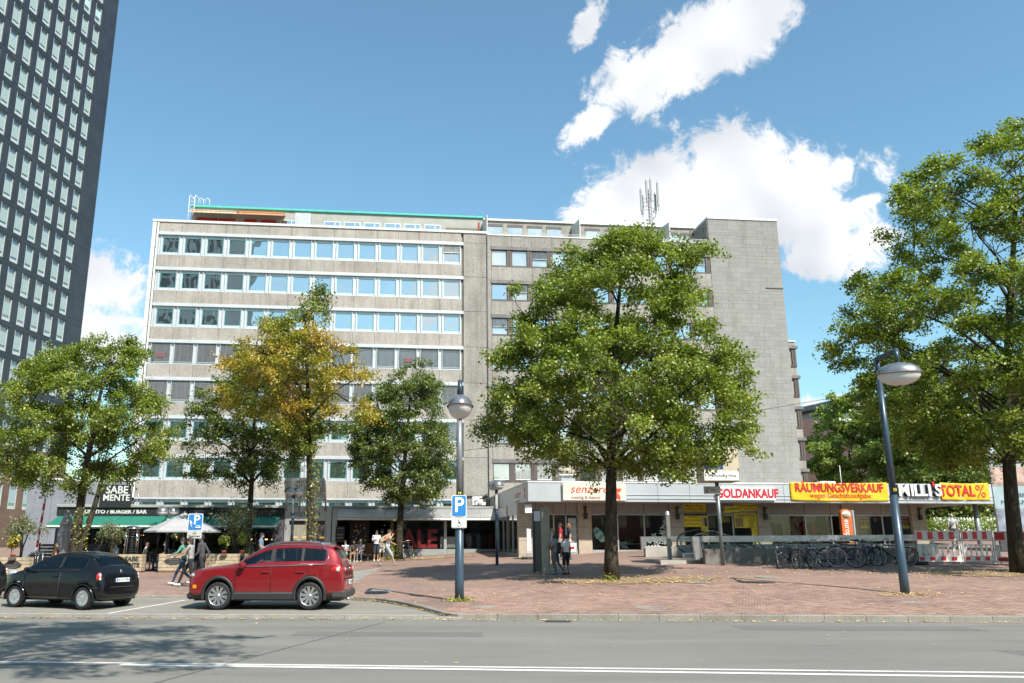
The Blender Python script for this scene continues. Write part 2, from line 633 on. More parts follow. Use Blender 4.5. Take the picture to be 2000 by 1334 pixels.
def strip(f0, f1, x0, x1, zf, n, mat, name, rows=1, dz=0.0, parent=None):
    mb = MB()
    vs, fs = [], []
    for i in range(n + 1):
        x = x0 + (x1 - x0) * i / n
        for j in range(rows + 1):
            y = f0(x) + (f1(x) - f0(x)) * j / rows
            vs.append((x, y, zf(x, y) + dz))
    for i in range(n):
        for j in range(rows):
            a = i * (rows + 1) + j
            fs.append((a, a + rows + 1, a + rows + 2, a + 1))
    mb.add(vs, fs)
    return mb.build(name, mat, parent)
tag(strip(lambda x: 3.4, kerb_y, -90, 90, lambda x, y: 0.0, 40, ASPH, 'road', 4), kind='structure')

FX = [-60, -3.4, -2.7, -1.9, -1.2, -0.7, -0.4, 60]
FY = [34.75, 26.62, 26.2, 25.1, 23.7, 22.5, kerb_y(-0.4), kerb_y(60)]
def front(x):
    return float(np.interp(x, FX, FY))
bay_o = strip(kerb_y, lambda x: max(front(x), kerb_y(x) + 0.001), -60, -0.4, bay, 90, BAYM, 'parking_bay', 5)
tag(bay_o, kind='structure')

# plaza sheet (fine columns near the camera axis)
xs = list(np.arange(-70, -24, 2.0)) + list(np.arange(-24, 30, 0.5)) + list(np.arange(30, 72, 2.0))
rows_t = [0, .02, .05, .1, .16, .24, .34, .46, .6, .8, 1.0]
vs, fs = [], []
for x in xs:
    y0 = front(x) + 0.14
    for t in rows_t:
        y = y0 + (90 - y0) * t
        vs.append((x, y, G(x, y)))
R_ = len(rows_t)
for i in range(len(xs) - 1):
    for j in range(R_ - 1):
        a = i * R_ + j
        fs.append((a, a + R_, a + R_ + 1, a + 1))
plaza = MB().add(vs, fs).build('plaza_paving', BRICK)
tag(plaza, kind='structure')

# kerb stones along the plaza edge and along the lay-by
kerb = thing('kerb', None, None); kerb['kind'] = 'structure'
path = [(x, front(x)) for x in np.concatenate([np.arange(-24, -3.4, 0.25), np.arange(-3.4, -0.4, 0.06), np.arange(-0.4, 24.2, 0.25)])]
acc, seg = 0.0, [path[0]]
def kerb_stone(p, q):
    d = Vector((q[0] - p[0], q[1] - p[1], 0)); L = d.length; d.normalize(); nrm = Vector((-d.y, d.x, 0))
    a, b = Vector((p[0], p[1], 0)) + d * 0.005, Vector((q[0], q[1], 0)) - d * 0.005
    mb = MB()
    vs = []
    za, zb = G(*p) + 0.004, G(*q) + 0.004
    for P, z in ((a, za), (b, zb)):
        for off, h in ((0.0, -0.25), (0.0, -0.02), (0.02, 0.0), (0.15, 0.0), (0.15, -0.25)):
            w = P + nrm * off
            vs.append((w.x, w.y, (z + h) if h > -0.2 else -0.2))
    fs = [(i, i + 5, i + 6, i + 1) for i in range(4)] + [(0, 1, 2, 3, 4), (9, 8, 7, 6, 5)]
    mb.add(vs, fs)
    o = mb.build('kerb_stone', KERBM, kerb, fix=True)
for i in range(1, len(path)):
    seg.append(path[i])
    acc += math.hypot(path[i][0] - path[i - 1][0], path[i][1] - path[i - 1][1])
    step = 1.0 if (path[i][0] > 0 or path[i][0] < -3.4) else 0.35
    if acc > step:
        kerb_stone(seg[0], seg[-1])
        seg, acc = [path[i]], 0.0
# low kerb between carriageway and lay-by
low = thing('low_kerb', None, None); low['kind'] = 'structure'
x = -24.0
while x < -0.6:
    p, q = Vector((x + .006, kerb_y(x), 0)), Vector((x + .994, kerb_y(x + 1), 0))
    vs = []
    for P in (p, q):
        z = bay(P.x, P.y) + 0.006
        for off, h in ((-0.03, -0.12), (-0.03, z - 0.03), (0.02, z), (0.22, z + .004), (0.22, -0.12)):
            vs.append((P.x, P.y + off, h))
    MB().add(vs, [(i, i + 5, i + 6, i + 1) for i in range(4)] + [(0, 1, 2, 3, 4), (9, 8, 7, 6, 5)]).build('kerb_stone', KERBM, low, fix=True)
    x += 1.0
# gutter course of setts along the kerb foot
tag(strip(lambda x: kerb_y(x) - 0.18, lambda x: kerb_y(x) - 0.035, -24, 24, lambda x, y: 0.004, 30, GREYPAVE, 'gutter'), kind='structure')

# ---- painted lines
def line(p, q, w, zf, mat=PAINT, name='road_line', dz=0.004, n=12):
    p, q = Vector(p), Vector(q)
    d = (q - p).normalized(); nr = Vector((-d.y, d.x))
    vs, fs = [], []
    for i in range(n + 1):
        c = p.lerp(q, i / n)
        for s in (-.5, .5):
            k = c + nr * (w * s)
            vs.append((k.x, k.y, zf(k.x, k.y) + dz))
    for i in range(n):
        fs.append((2 * i, 2 * i + 2, 2 * i + 3, 2 * i + 1))
    return tag(MB().add(vs, fs).build(name, mat), kind='structure')
flat = lambda x, y: 0.0
line((-30, 15.86), (30, 11.40), 0.13, flat)
line((-5.4, 13.86), (30, 10.55), 0.17, flat, dz=0.005)
line((-30, 15.86 - 0.3), (-5.6, 13.97 - .16), 0.03, flat, plain('old_paint', (0.22, 0.22, 0.205), .8))
TAR = plain('tar_seam', (0.06, 0.06, 0.058), 0.7)
line((-1.9, 21.2), (-4.7, 10.2), 0.025, flat, TAR, 'tar_seam')
PATCHM = asphalt('repair_asphalt', (0.165, 0.162, 0.15))
for (x0, x1, y0, y1) in ((-3.6, 0.4, 17.9, 18.8), (6.2, 11.5, 19.6, 20.6), (9.5, 12.0, 15.3, 16.2), (-9, -7.2, 20.2, 21.4)):
    tag(strip(lambda x: y0 - .05 * x, lambda x: y1 - .05 * x, x0, x1, lambda x, y: .002, 4, PATCHM, 'road_patch'), kind='structure')
for pts in ():
    for p, q in zip(pts, pts[1:]):
        line(p, q, 0.008, flat, TAR, 'tar_seam', .006, 2)
gx = 2.3
grate = thing('drain_grate', 'iron drain grate in the gutter before the big linden', 'drain', (gx, kerb_y(gx) - .32, 0.006), -.05)
MB().box(-.3, .3, -.2, .2, 0, .004).build('pit', BLACK, grate)
for k in range(9):
    MB().box(-.28 + k * .07, -.24 + k * .07, -.18, .18, .004, .012).build('bar', DARKGREY, grate)
line((-24, kerb_y(-24) + .36), (-0.75, kerb_y(-.75) + .36), 0.22, bay, plain('worn_line', (.33, .32, .285), .8, var=.25, scale=6), name='bay_line')
line((-9.3, 22.75), (-8.55, 26.6), 0.12, bay, name='bay_line')
line((-16.9, 23.2), (-16.2, 27.6), 0.12, bay, name='bay_line')
# ---- band of grey slabs that crosses the red paving
tag(strip(lambda x: 27.6 + (x + 5.6) * 2.2, lambda x: 27.6 + (x + 5.6) * 2.2 + 12.0, -5.6, -4.1, lambda x, y: G(x, y), 6, GREYPAVE, 'grey_slab_path', 8, 0.008), kind='structure')
tag(strip(lambda x: 27.9, lambda x: 28.9, -3.2, -2.35, lambda x, y: G(x, y), 2, GREYPAVE, 'manhole_surround', 2, 0.010), kind='structure')
for (mx, my, r) in ((0.55, 23.2, .3), (5.0, 22.9, .45), (8.2, 29.8, .4), (11.0, 31.2, .42), (12.3, 23.6, .3)):
    mb = MB()
    n_ = 20
    mb.add([(mx + r * cos(2 * pi * k / n_), my + r * sin(2 * pi * k / n_), G(mx, my + r * sin(2 * pi * k / n_)) + .012) for k in range(n_)], [tuple(range(n_))])
    tag(mb.build('manhole_cover', GREYPAVE), {0.55: 'small manhole cover at the foot of the disabled parking lamp post', 5.0: 'manhole cover by the kerb in front of the big tree', 8.2: 'manhole cover beside the soil round the big tree', 11.0: 'manhole cover in the paving before the stair wall', 12.3: 'small manhole cover beside the tall lamp post'}[mx], 'manhole cover', 'manhole covers')

# ---- clay pavers built one by one near the kerb
PB = MB().bbox(-.115, .115, -.056, .056, -.03, .0, .006)
pav_me = PB.mesh('paver', PAVER)
count = 0
tones, allv, allf = [], [], []
bv = np.array(PB.v); bf = PB.f
row = 0
y_off = 0.20
while y_off < 8.2:
    x = -20.0 + (0.12 if row % 2 else 0.0)
    while x < 17.5:
        y = front(x) + y_off
        vis = x < 1.2 + y * 0.72 and x > -0.62 * y and not (-5.7 < x < -4.0 and y < 40)
        near = x > -0.2
        if vis and (y < 29 if x > -.3 else y_off < 1.6):
            z = G(x, y) + 0.012
            ang = -0.05 if x > -0.4 else (-0.144 if x < -3.4 else -1.0)
            if -3.4 <= x <= -0.4 and y_off < 2.2:
                x += 0.24
                continue
            if near and row < 5 and count < 300:
                o = link('paver', pav_me, plaza, (x, y, z + random.uniform(-.003, .003)), (random.uniform(-.01, .01), random.uniform(-.01, .01), ang + random.uniform(-.015, .015)))
                count += 1
            else:
                b0 = len(allv) * len(bv)
                a_ = ang + random.uniform(-.015, .015)
                ca, sa = cos(a_), sin(a_)
                q = bv.copy()
                q[:, 0], q[:, 1] = bv[:, 0] * ca - bv[:, 1] * sa + x, bv[:, 0] * sa + bv[:, 1] * ca + y
                q[:, 2] += z + random.uniform(-.003, .003)
                allv.append(q)
                allf.append(b0)
                tones.append(random.random())
        x += 0.24
    row += 1
    y_off += 0.12
mb = MB()
mb.v = [tuple(p) for p in np.concatenate(allv)]
mb.f = [tuple(b0 + i for i in f) for b0 in allf for f in bf]
mb.m = [0] * len(mb.f); mb.smooth = [False] * len(mb.f)
pv = mb.build('pavers', PAVER, plaza)
pv['kind'] = 'stuff'
at_ = pv.data.attributes.new('tone', 'FLOAT', 'FACE')
at_.data.foreach_set('value', np.repeat(np.array(tones, dtype=np.float32), len(bf)))

# ---- bare soil round the trees
def patch(cx, cy, rx, ry, name, mat, dz=0.02, seed=0):
    rr = random.Random(seed)
    n_ = 40
    ph = [rr.uniform(0, 6.28) for _ in range(4)]
    vs = [(cx, cy, G(cx, cy) + dz)]
    for k in range(n_):
        a = 2 * pi * k / n_
        s = 1 + .12 * sin(2 * a + ph[0]) + .09 * sin(5 * a + ph[1]) + .06 * sin(9 * a + ph[2]) + .04 * sin(14 * a + ph[3])
        x, y = cx + rx * s * cos(a), cy + ry * s * sin(a)
        vs.append((x, y, G(x, y) + dz - .004))
    return tag(MB().add(vs, [(0, 1 + k, 1 + (k + 1) % n_) for k in range(n_)]).build(name, mat), kind='structure')
TREE5 = (5.4, 31.3)
TREE6 = (20.9, 32.3)
TREE4 = (-3.9, 51.5)
patch(TREE5[0] + .9, TREE5[1] - .4, 2.7, 1.25, 'tree_pit', SOIL, .02, 1)
patch(TREE6[0] - .3, TREE6[1] - .1, 3.4, 1.2, 'tree_pit', SOIL, .02, 2)
patch(TREE4[0] + 1.2, TREE4[1] - .4, 3.0, 1.1, 'tree_pit', SOIL, .02, 3)

# ---- fallen leaves
LEAFLIT = plain('fallen_leaf', (0.6, 0.42, 0.16), 0.8, var=0.5, scale=9)
def litter(specs, name, label):
    V, Fc = [], []
    for (fx, n_, size) in specs:
        for _ in range(n_):
            x, y, z = fx()
            s = size * random.uniform(.6, 1.3)
            a = random.uniform(0, 6.28)
            t1, t2 = random.uniform(-.5, .5), random.uniform(-.5, .5)
            b = len(V)
            for (lx, ly) in ((-.5, 0), (0, -.36), (.55, 0), (0, .36)):
                px_, py_ = lx * s, ly * s
                V.append((x + px_ * cos(a) - py_ * sin(a), y + px_ * sin(a) + py_ * cos(a), z + abs(px_ * t1 + py_ * t2) + .006))
            Fc += [(b, b + 1, b + 2, b + 3)]
    return tag(MB().add(V, Fc).build(name, LEAFLIT), kind='stuff')
rg = random.gauss; ru = random.uniform
def gpt(x, y, dz=.022): return (x, y, (G(x, y) if y > front(x) + .12 else bay(x, y) if x < -0.4 and y > kerb_y(x) else 0.0) + dz)
def gut():
    x = ru(-14, 18); return (x, kerb_y(x) - abs(rg(0.05, .09)) - .03, .008)
def bayedge():
    x = ru(-4.0, -.5); return gpt(x, front(x) - abs(rg(0.03, .08)), .01)
def bayedge2():
    x = ru(-15, -.5); return gpt(x, front(x) - abs(rg(0.05, .12)), .01)
def anyp():
    x, y = ru(-8, 22), ru(22.2, 42); return gpt(x, max(y, front(x) + .25))
def roadp():
    return (ru(-9, 14), ru(12.5, 21.3), .004)
def near(cx, cy, sx, sy):
    def f():
        x, y = cx + rg(0, sx), cy + rg(0, sy)
        return gpt(x, y, .026)
    return f
litter([(gut, 330, .09), (bayedge, 130, .08), (bayedge2, 90, .07), (anyp, 900, .08), (roadp, 26, .07),
        (near(TREE5[0] + .9, TREE5[1] - .7, 2.0, .9), 1100, .085), (near(TREE6[0] - 1, TREE6[1] - .6, 2.6, 1.0), 1100, .085),
        (near(TREE4[0] + 1.4, TREE4[1] - .6, 2.2, .6), 700, .1), (near(13.15, 25.5, .7, .3), 260, .085), (near(-.12, 24.75, .3, .2), 60, .07),
        (near(15, 33.2, 2.8, .7), 260, .08), (near(-5, 47, 2.5, 2.5), 160, .08)],
       'leaf_litter', '')
# ================================================================== long office block, pale wing
CONC = speckled('aggregate_concrete', (0.355, 0.328, 0.292), (0.205, 0.188, 0.167), (0.455, 0.425, 0.382), 26, 0.45, 0.55)
CONC2 = speckled('aggregate_concrete_grey', (0.30, 0.283, 0.255), (0.165, 0.154, 0.138), (0.40, 0.38, 0.345), 26, 0.45, 0.6)
RENDER = plain('grey_render', (0.34, 0.335, 0.30), 0.85, var=.14, scale=1.2)
ALU = plain('aluminium_sheet', (0.52, 0.545, 0.56), 0.42, 0.25, var=.08, scale=1.5)
ALUW = plain('white_cladding', (0.58, 0.59, 0.56), 0.5, var=.1, scale=1.2)
SEAL = plain('turquoise_frame', (0.10, 0.38, 0.38), 0.5)
TEAL = plain('teal_roof_edge', (0.06, 0.42, 0.34), 0.5)
COPE = plain('white_coping', (0.66, 0.66, 0.63), 0.5)
GLASS = glass_dark('office_glazing', (0.07, 0.09, 0.09), 0.6, 0.01, 0.010, 0.9)
GLASSG = glass_dark('green_reflection_glazing', (0.05, 0.085, 0.075), 0.34, 0.015, 0.012, 0.9)  # dark green of reflected trees put into the pane colour
GLASSC = glass_dark('curtained_glazing', (0.42, 0.45, 0.42), 0.36, 0.015, 0.010, 0.9)
SLAT = plain('blind_slat', (0.36, 0.37, 0.38), 0.5, 0.2, var=.06)
SLATW = plain('white_blind_slat', (0.62, 0.62, 0.59), 0.55, var=.05)
BROWN = plain('brown_frame', (0.088, 0.068, 0.058), 0.5, 0.1, var=.2, scale=2)
BROWNL = plain('weathered_lintel', (0.135, 0.125, 0.12), 0.55, 0.1, var=.35, scale=1.5)

office = thing('office_building', 'pale concrete office block with white framed window bands and turquoise roof edge', 'building', FO, YAW)
H7 = [8.16 + (6 - r) * 2.851 for r in range(7)]
MOD = 23.42 / 14
def frame_mesh():
    mb = MB()
    mb.cur = 0
    mb.box(0, .33, .08, .2, -1.87, -.25)
    mb.box(1.53, MOD, .08, .2, -1.87, -.25)
    mb.box(.33, 1.53, .08, .2, -.43, -.25)
    mb.box(.33, 1.53, .06, .2, -1.80, -1.64)
    mb.box(0, MOD, .0, .2, -1.868, -1.80)
    for x in (.185, 1.575):
        mb.box(x, x + .04, -.02, .08, -1.78, -.25)
    mb.cur = 1
    for a in ((.33, .36, -1.64, -.43), (1.50, 1.53, -1.64, -.43), (.36, 1.50, -.46, -.43), (.36, 1.50, -1.64, -1.605)):
        mb.box(a[0], a[1], .07, .16, a[2], a[3])
    return mb.mesh('window', [ALU, SEAL])
def blind_mesh(w0, w1, z0, z1, mat, pitch=.062, y=.03):
    mb = MB()
    z = z0
    while z > z1:
        mb.add([(w0, y - .022, z - .022), (w1, y - .022, z - .022), (w1, y + .03, z + .012), (w0, y + .03, z + .012)], [(0, 1, 2, 3)])
        z -= pitch
    mb.box(w0, w1, y - .03, y + .03, z1 - .05, z1)
    for x in (w0 + .3 * (w1 - w0), w0 + .72 * (w1 - w0)):
        mb.box(x, x + .012, y - .03, y - .024, z1, z0)
    return mb.mesh('blind', mat)
W_FR = frame_mesh()
W_PA = MB().quad((.36, .13, -1.605), (1.5, .13, -1.605), (1.5, .13, -.46), (.36, .13, -.46)).mesh('pane', GLASS)
W_PG = MB().quad((.36, .13, -1.605), (1.5, .13, -1.605), (1.5, .13, -.46), (.36, .13, -.46)).mesh('pane', GLASSG)
W_BL = blind_mesh(.23, 1.57, -.28, -1.68, SLAT)
W_BH = blind_mesh(.23, 1.57, -.28, -.86, SLATW)
P_SP = MB().bbox(.006, MOD - .006, .0, .2, .006, .975, .012).mesh('panel', CONC)
P_S6 = MB().bbox(.006, MOD - .006, .0, .2, .006, 1.19, .012).mesh('panel', CONC)
P_PT = MB().bbox(.006, MOD - .006, .0, .2, .006, .80, .012).mesh('panel', CONC)
P_PR = MB().bbox(.006, 1.88, .01, .2, .006, 2.84, .012).mesh('panel', CONC2)
core = MB().box(-.48, 25.47, .18, 14, 0, 26.0).build('wall', CONC2, office)
rr = random.Random(3)
for r, z in enumerate(H7 + [5.09]):
    hl = .25 if r < 7 else .14
    MB().bbox(-.0, 23.60, -.10, .16, z - hl, z, .012).build('lintel', ALU, office)
    for k in range(14):
        u = k * MOD
        dz = 0 if r < 7 else .12
        w = link('window', W_FR, office, (u, 0, z + dz))
        link('pane', W_PA if r < 5 else W_PG, w)
        if r in (3, 4):
            link('blind', W_BL, w)
        if r == 0 and k == 13 or r == 5 and k in (6, 9):
            link('blind', W_BH, w)
        if r < 6:
            link('panel', P_SP, office, (u, 0, z - 2.851))
        elif r == 6:
            link('panel', P_S6, office, (u, 0, z - 1.87 - 1.2))
    if r < 7:
        link('panel', P_PR, office, (23.61, 0, z - 2.86))
for k in range(14):
    link('panel', P_PT, office, (k * MOD, 0, H7[0]))
MB().bbox(23.615, 25.49, .01, .2, H7[0] - .01, H7[0] + .80, .012).build('panel', CONC2, office)
# corner cladding at the far left edge
for k in range(10):
    z0 = 26.05 - (k + 1) * 2.1
    MB().bbox(-.52, -.24, -.06, .5, z0 + .012, z0 + 2.1, .01).build('corner_panel', ALUW, office)
    MB().bbox(-.17, -.03, -.04, .2, z0 + .012, z0 + 2.1, .01).build('corner_panel', ALUW, office)
MB().box(-.24, -.17, .06, .3, 2, 26.0).build('corner_joint', DARKGREY, office)
MB().bbox(-.55, 25.5, -.09, .5, 26.07, 26.27, .02).build('coping', COPE, office)
# red notices taped inside two of the windows with closed blinds
for (k, r) in ((0, 3), (3, 3), (11, 3), (13, 3)):
    if k in (0, 11):
        MB().box(k * MOD + .6, k * MOD + 1.25, -.012, -.004, H7[r] - 1.35, H7[r] - 1.0).build('notice', plain('dimmed_red_paper', (.17, .075, .08), .8), office)  # red darkened in the colour for the dimness behind the blinds
# penthouse storey set back behind the parapet
MB().box(1.6, 25.58, 3.0, 11, 26.0, 28.6).build('penthouse_wall', RENDER, office)
MB().bbox(1.5, 25.6, 2.85, 11.1, 28.6, 28.78, .02).build('roof_edge', TEAL, office)
pw = MB()
pw.box(0, 1.35, -.03, .05, .95, 1.02); pw.box(0, .06, -.03, .05, -.4, .95); pw.box(1.29, 1.35, -.03, .05, -.4, .95); pw.box(.86, .92, -.03, .05, -.4, .95)
PWM = pw.mesh('window', plain('cream_frame', (.6, .6, .55), .5))
PWP = MB().quad((.06, -.01, -.4), (1.29, -.01, -.4), (1.29, -.01, .95), (.06, -.01, .95)).mesh('pane', GLASS)
for px in (633, 672, 711, 751, 790, 829, 548):
    u, z = fac(px, 437, -3)
    w = link('window', PWM, office, (u, 3.0, fac(px, 432 + (px - 633) * .033, -3)[1] - 1.02))
    link('pane', PWP, w)
for (a, b) in ((385, 425), (428, 460), (478, 502), (510, 540)):
    u0, u1 = fac(a, 425, -3)[0], fac(b, 425, -3)[0]
    MB().box(u0, u1, 2.93, 3.02, 26.2, 27.72).build('shutter', plain('red_shutter', (.42, .03, .02), .5), office)
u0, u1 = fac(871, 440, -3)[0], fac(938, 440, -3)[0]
MB().box(u0, u1, 2.94, 3.02, 26.2, 27.66).build('loggia_shade_sheet', plain('loggia_shade', (.16, .15, .12), .8), office)  # flat dark sheet, the shade of the loggia is in its colour
u0, u1 = fac(577, 420, -2.2)[0], fac(608, 420, -2.2)[0]
MB().bbox(u0, u1, 1.9, 3.0, 26.1, 28.05, .02).build('vent_shaft', plain('shaft_sheet', (.42, .44, .45), .5, .2), office)
def awning(a, b, py_top, mats, name_lab):
    u0, u1 = fac(a, py_top, -2.2)[0], fac(b, py_top, -2.2)[0]
    n_ = 22
    mb = MB()
    for i in range(n_):
        x0, x1 = u0 + (u1 - u0) * i / n_, u0 + (u1 - u0) * (i + 1) / n_
        mb.cur = i % 2
        mb.quad((x0, 1.5, 27.78), (x1, 1.5, 27.78), (x1, 2.95, 28.25), (x0, 2.95, 28.25))
        mb.quad((x0, 1.5, 27.58 + .05 * (i % 2)), (x1, 1.5, 27.58 + .05 * ((i + 1) % 2)), (x1, 1.5, 27.78), (x0, 1.5, 27.78))
    mb.cur = 0
    mb.box(u0, u1, 1.46, 1.54, 27.76, 27.81)
    o = mb.build('roof_awning', mats, office)
    o['label'] = name_lab
awning(374, 470, 420, [plain('awning_cream', (.62, .52, .36), .8), plain('awning_peach', (.68, .42, .27), .8)], 'cream and peach striped roof awning')
awning(464, 556, 420, [plain('awning_orange', (.72, .30, .13), .8), plain('awning_orange2', (.66, .27, .11), .8)], 'orange roof awning')
lad = MB()
u0 = fac(368, 420, -2.6)[0]
for du in (0, .42):
    lad.tube([(u0 + du, 2.5, 26.1), (u0 + du, 2.5, 29.3), (u0 + du, 2.8, 29.6), (u0 + du + .25, 3.3, 29.4), (u0 + du + .3, 3.4, 28.8)], .03, 6)
for k in range(11):
    lad.tube([(u0, 2.5, 26.3 + k * .29), (u0 + .42, 2.5, 26.3 + k * .29)], .018, 5)
for k in range(2):
    lad.tube([(u0 + .6 + .5 * k, 3.2, 28.7), (u0 + .6 + .5 * k, 3.2, 29.4), (u0 + .75 + .5 * k, 3.2, 29.55), (u0 + .95 + .5 * k, 3.2, 29.4), (u0 + 1.0 + .5 * k, 3.2, 28.7)], .03, 6)
lad.build('ladder', COPE, office)
u0 = fac(935, 440, -1.5)[0]
mb = MB().lathe([(.05, 0), (.09, .6), (.12, .9), (.07, 1.9), (.02, 2.0)], 8, (0, 0, 0))
tag(mb.build('folded_parasol', plain('rust_cloth', (.30, .055, .03), .8)), 'folded rust red parasol on the roof terrace beside the party wall', 'parasol').matrix_world = Matrix.Translation(fp(u0, -1.5, 25.7))

# ================================================================== brown framed wing with stone stair tower
wing = thing('office_building', 'concrete office wing with dark brown window bands and a grey stone stair tower', 'building', FO, YAW)
HB = [8.04 + (6 - r) * 2.835 for r in range(7)]
U0, U1 = 25.84, 44.0
MB_ = (U1 - U0) / 11
def bframe():
    mb = MB()
    mb.box(0, MB_, .03, .2, -1.73, -1.62)
    mb.box(0, .06, .08, .2, -1.62, -.28)
    mb.box(1.24, MB_, .07, .2, -1.62, -.28)
    mb.box(1.27, 1.43, .02, .07, -1.62, -.28)
    mb.box(1.46, MB_ - .03, .02, .07, -1.62, -.28)
    mb.box(.06, 1.24, .08, .2, -.34, -.28)
    mb.box(.06, 1.24, .08, .2, -1.62, -1.57)
    return mb.mesh('window', BROWN)
B_FR = bframe()
q4 = ((.06, .15, -1.57), (1.24, .15, -1.57), (1.24, .15, -.34), (.06, .15, -.34))
B_PA = [MB().quad(*q4).mesh('pane', m) for m in (GLASS, GLASSC)]
B_BL = blind_mesh(.08, 1.22, -.32, -1.48, SLATW, .07, .06)
B_BH = blind_mesh(.08, 1.22, -.32, -.95, SLAT, .062, .06)
MB().box(25.5, U1, .18, 14, 0, 25.9).build('wall', CONC2, wing)
P_B = MB().bbox(.006, MB_ - .006, .0, .2, .006, 1.10, .012).mesh('panel', CONC2)
P_BT = MB().bbox(.006, MB_ - .006, .0, .2, .006, .92, .012).mesh('panel', CONC2)
P_BL = MB().bbox(25.53, 25.83, .0, .2, .006, 2.83, .012).mesh('panel', CONC2)
P_BB = MB().bbox(.006, MB_ - .006, .0, .2, .006, 3.1, .012).mesh('panel', CONC2)
for r, z in enumerate(HB):
    MB().bbox(U0 - .05, U1 - .01, -.05, .16, z - .28, z, .012).build('lintel', BROWNL, wing)
    link('panel', P_BL, wing, (0, 0, z - 2.835))
    for k in range(11):
        u = U0 + k * MB_
        w = link('window', B_FR, wing, (u, 0, z))
        link('pane', B_PA[1 if (rr.random() < .35 or (r == 0 and k in (1, 2, 3))) and r < 6 else 0], w)
        if r == 6 and k not in (4,):
            link('blind', B_BL, w)
        elif (r == 2 and k == 0) or (r == 1 and k == 10) or (r == 5 and k == 0) or rr.random() < .12:
            link('blind', B_BH, w)
        link('panel', P_B if r < 6 else P_BB, wing, (u, 0, z - 1.73 - (1.11 if r < 6 else 3.11)))
for k in range(11):
    link('panel', P_BT, wing, (U0 + k * MB_, 0, HB[0]))
MB().bbox(25.53, 25.83, 0, .2, HB[0], HB[0] + .92, .01).build('panel', CONC2, wing)
MB().bbox(25.5, U1, -.06, .4, 25.96, 26.06, .02).build('coping', COPE, wing)
mb = MB()
for h in (26.18, 26.30):
    mb.tube([(25.6, .05, h), (43.9, .05, h)], .018, 6)
for k in range(13):
    mb.tube([(25.6 + k * 1.52, .05, 26.05), (25.6 + k * 1.52, .05, 26.3)], .015, 5)
mb.build('terrace_rail', COPE, wing)
MB().tube([(25.5, -.05, 5.2), (25.5, -.05, 25.9)], .035, 8).build('downpipe', DARKGREY, wing)
# penthouse
MB().box(25.62, 44.4, 3.0, 11, 25.9, 28.42).build('penthouse_wall', CONC2, wing)
MB().bbox(25.6, 44.2, 2.85, 11.1, 28.42, 28.6, .02).build('roof_edge', COPE, wing)
for px in (966, 1005, 1043, 1081, 1156, 1195, 1230, 1267, 1308, 1342):
    u, z = fac(px, 450, -3)
    w = MB().box(0, 1.3, -.05, .03, 1.18, 1.4).build('window', BROWN, wing)
    w.location = (u - .6, 3.0, fac(px, 440 + (px - 966) * .046, -3)[1] - 1.3)
    MB().quad((.05, -.01, -.2), (1.25, -.01, -.2), (1.25, -.01, 1.18), (.05, -.01, 1.18)).build('pane', GLASSC, w)
for px in (949, 1128, 1301):
    u, z = fac(px, 445, -1)
    MB().prism([(.2, 26.0), (3.0, 26.0), (3.0, 28.2), (.2, 26.9 + .9)], u - .03, u + .03, 'x').build('terrace_screen', ALUW, wing)
# stone stair tower
STONE = None
def stone_mat():
    m, n, l, b = nt('shell_limestone')
    oi = n.new('ShaderNodeObjectInfo')
    a = n.new('ShaderNodeAttribute'); a.attribute_name = 'tone'
    ad = n.new('ShaderNodeMath'); ad.operation = 'ADD'
    l.new(oi.outputs['Random'], ad.inputs[0]); l.new(a.outputs['Fac'], ad.inputs[1])
    fr = n.new('ShaderNodeMath'); fr.operation = 'FRACT'; l.new(ad.outputs[0], fr.inputs[0])
    c = cramp(n, l, fr.outputs[0], [(0, (.24, .235, .22)), (.45, (.258, .252, .236)), (.8, (.272, .264, .245)), (1, (.228, .224, .212))])
    f = pos_noise(n, l, 9, 6, .7)
    c = mixc(n, l, c, cramp(n, l, f, [(.3, (.86, .86, .86)), (.7, (1.1, 1.1, 1.08))]), 1, 'MULTIPLY')
    s = pos_noise(n, l, 1, 5, .6, sc3=(1.6, 1.6, .14))
    c = mixc(n, l, c, cramp(n, l, s, [(.5, (1, 1, 1)), (.75, (.74, .70, .65))]), .7, 'MULTIPLY')
    l.new(c, b.inputs['Base Color']); b.inputs['Roughness'].default_value = .8
    b.inputs['Specular IOR Level'].default_value = .2
    bump(n, l, b, pos_noise(n, l, 50, 4), .2, .005)
    return m
STONE = stone_mat()
JOINT = plain('stone_joint', (.29, .275, .25), .9, var=.2)
ST0, ST1 = 44.02, 50.06
MB().box(ST0 + .02, ST1 - .02, .06, 7, 0, 28.15).build('stair_tower_core', JOINT, wing)
MB().bbox(ST0 - .04, ST1 + .06, -.08, 7.1, 28.15, 28.34, .02).build('coping', COPE, wing)
slab_me = MB().bbox(0, 1, 0, 1, 0, 1, .005).mesh('stone_slab', STONE)
slabs = []
z = 5.2
srnd = random.Random(11)
while z < 28.1:
    h = srnd.choice((.25, .3, .36, .42, .45))
    h = min(h, 28.14 - z)
    if h < .1: break
    u = ST0
    while u < ST1 - .01:
        w = srnd.uniform(.5, .95)
        if ST1 - u - w < .4: w = ST1 - u
        slabs.append((u, z, w, h, srnd.uniform(-.004, .003)))
        u += w
    z += h
slabs.sort(key=lambda s: -s[2] * s[3])
rest = MB()
rest_t = []
for i, (u, z, w, h, d) in enumerate(slabs):
    if i < 290:
        o = link('stone_slab', slab_me, wing, (u + .003, d, z + .003))
        o.scale = (w - .006, .1, h - .006)
    else:
        k0 = len(rest.f)
        rest.bbox(u + .003, u + w - .003, d, d + .1, z + .003, z + h - .003, .004)
        rest_t += [srnd.random()] * (len(rest.f) - k0)
o = rest.build('stone_slabs', STONE, wing); o['kind'] = 'stuff'
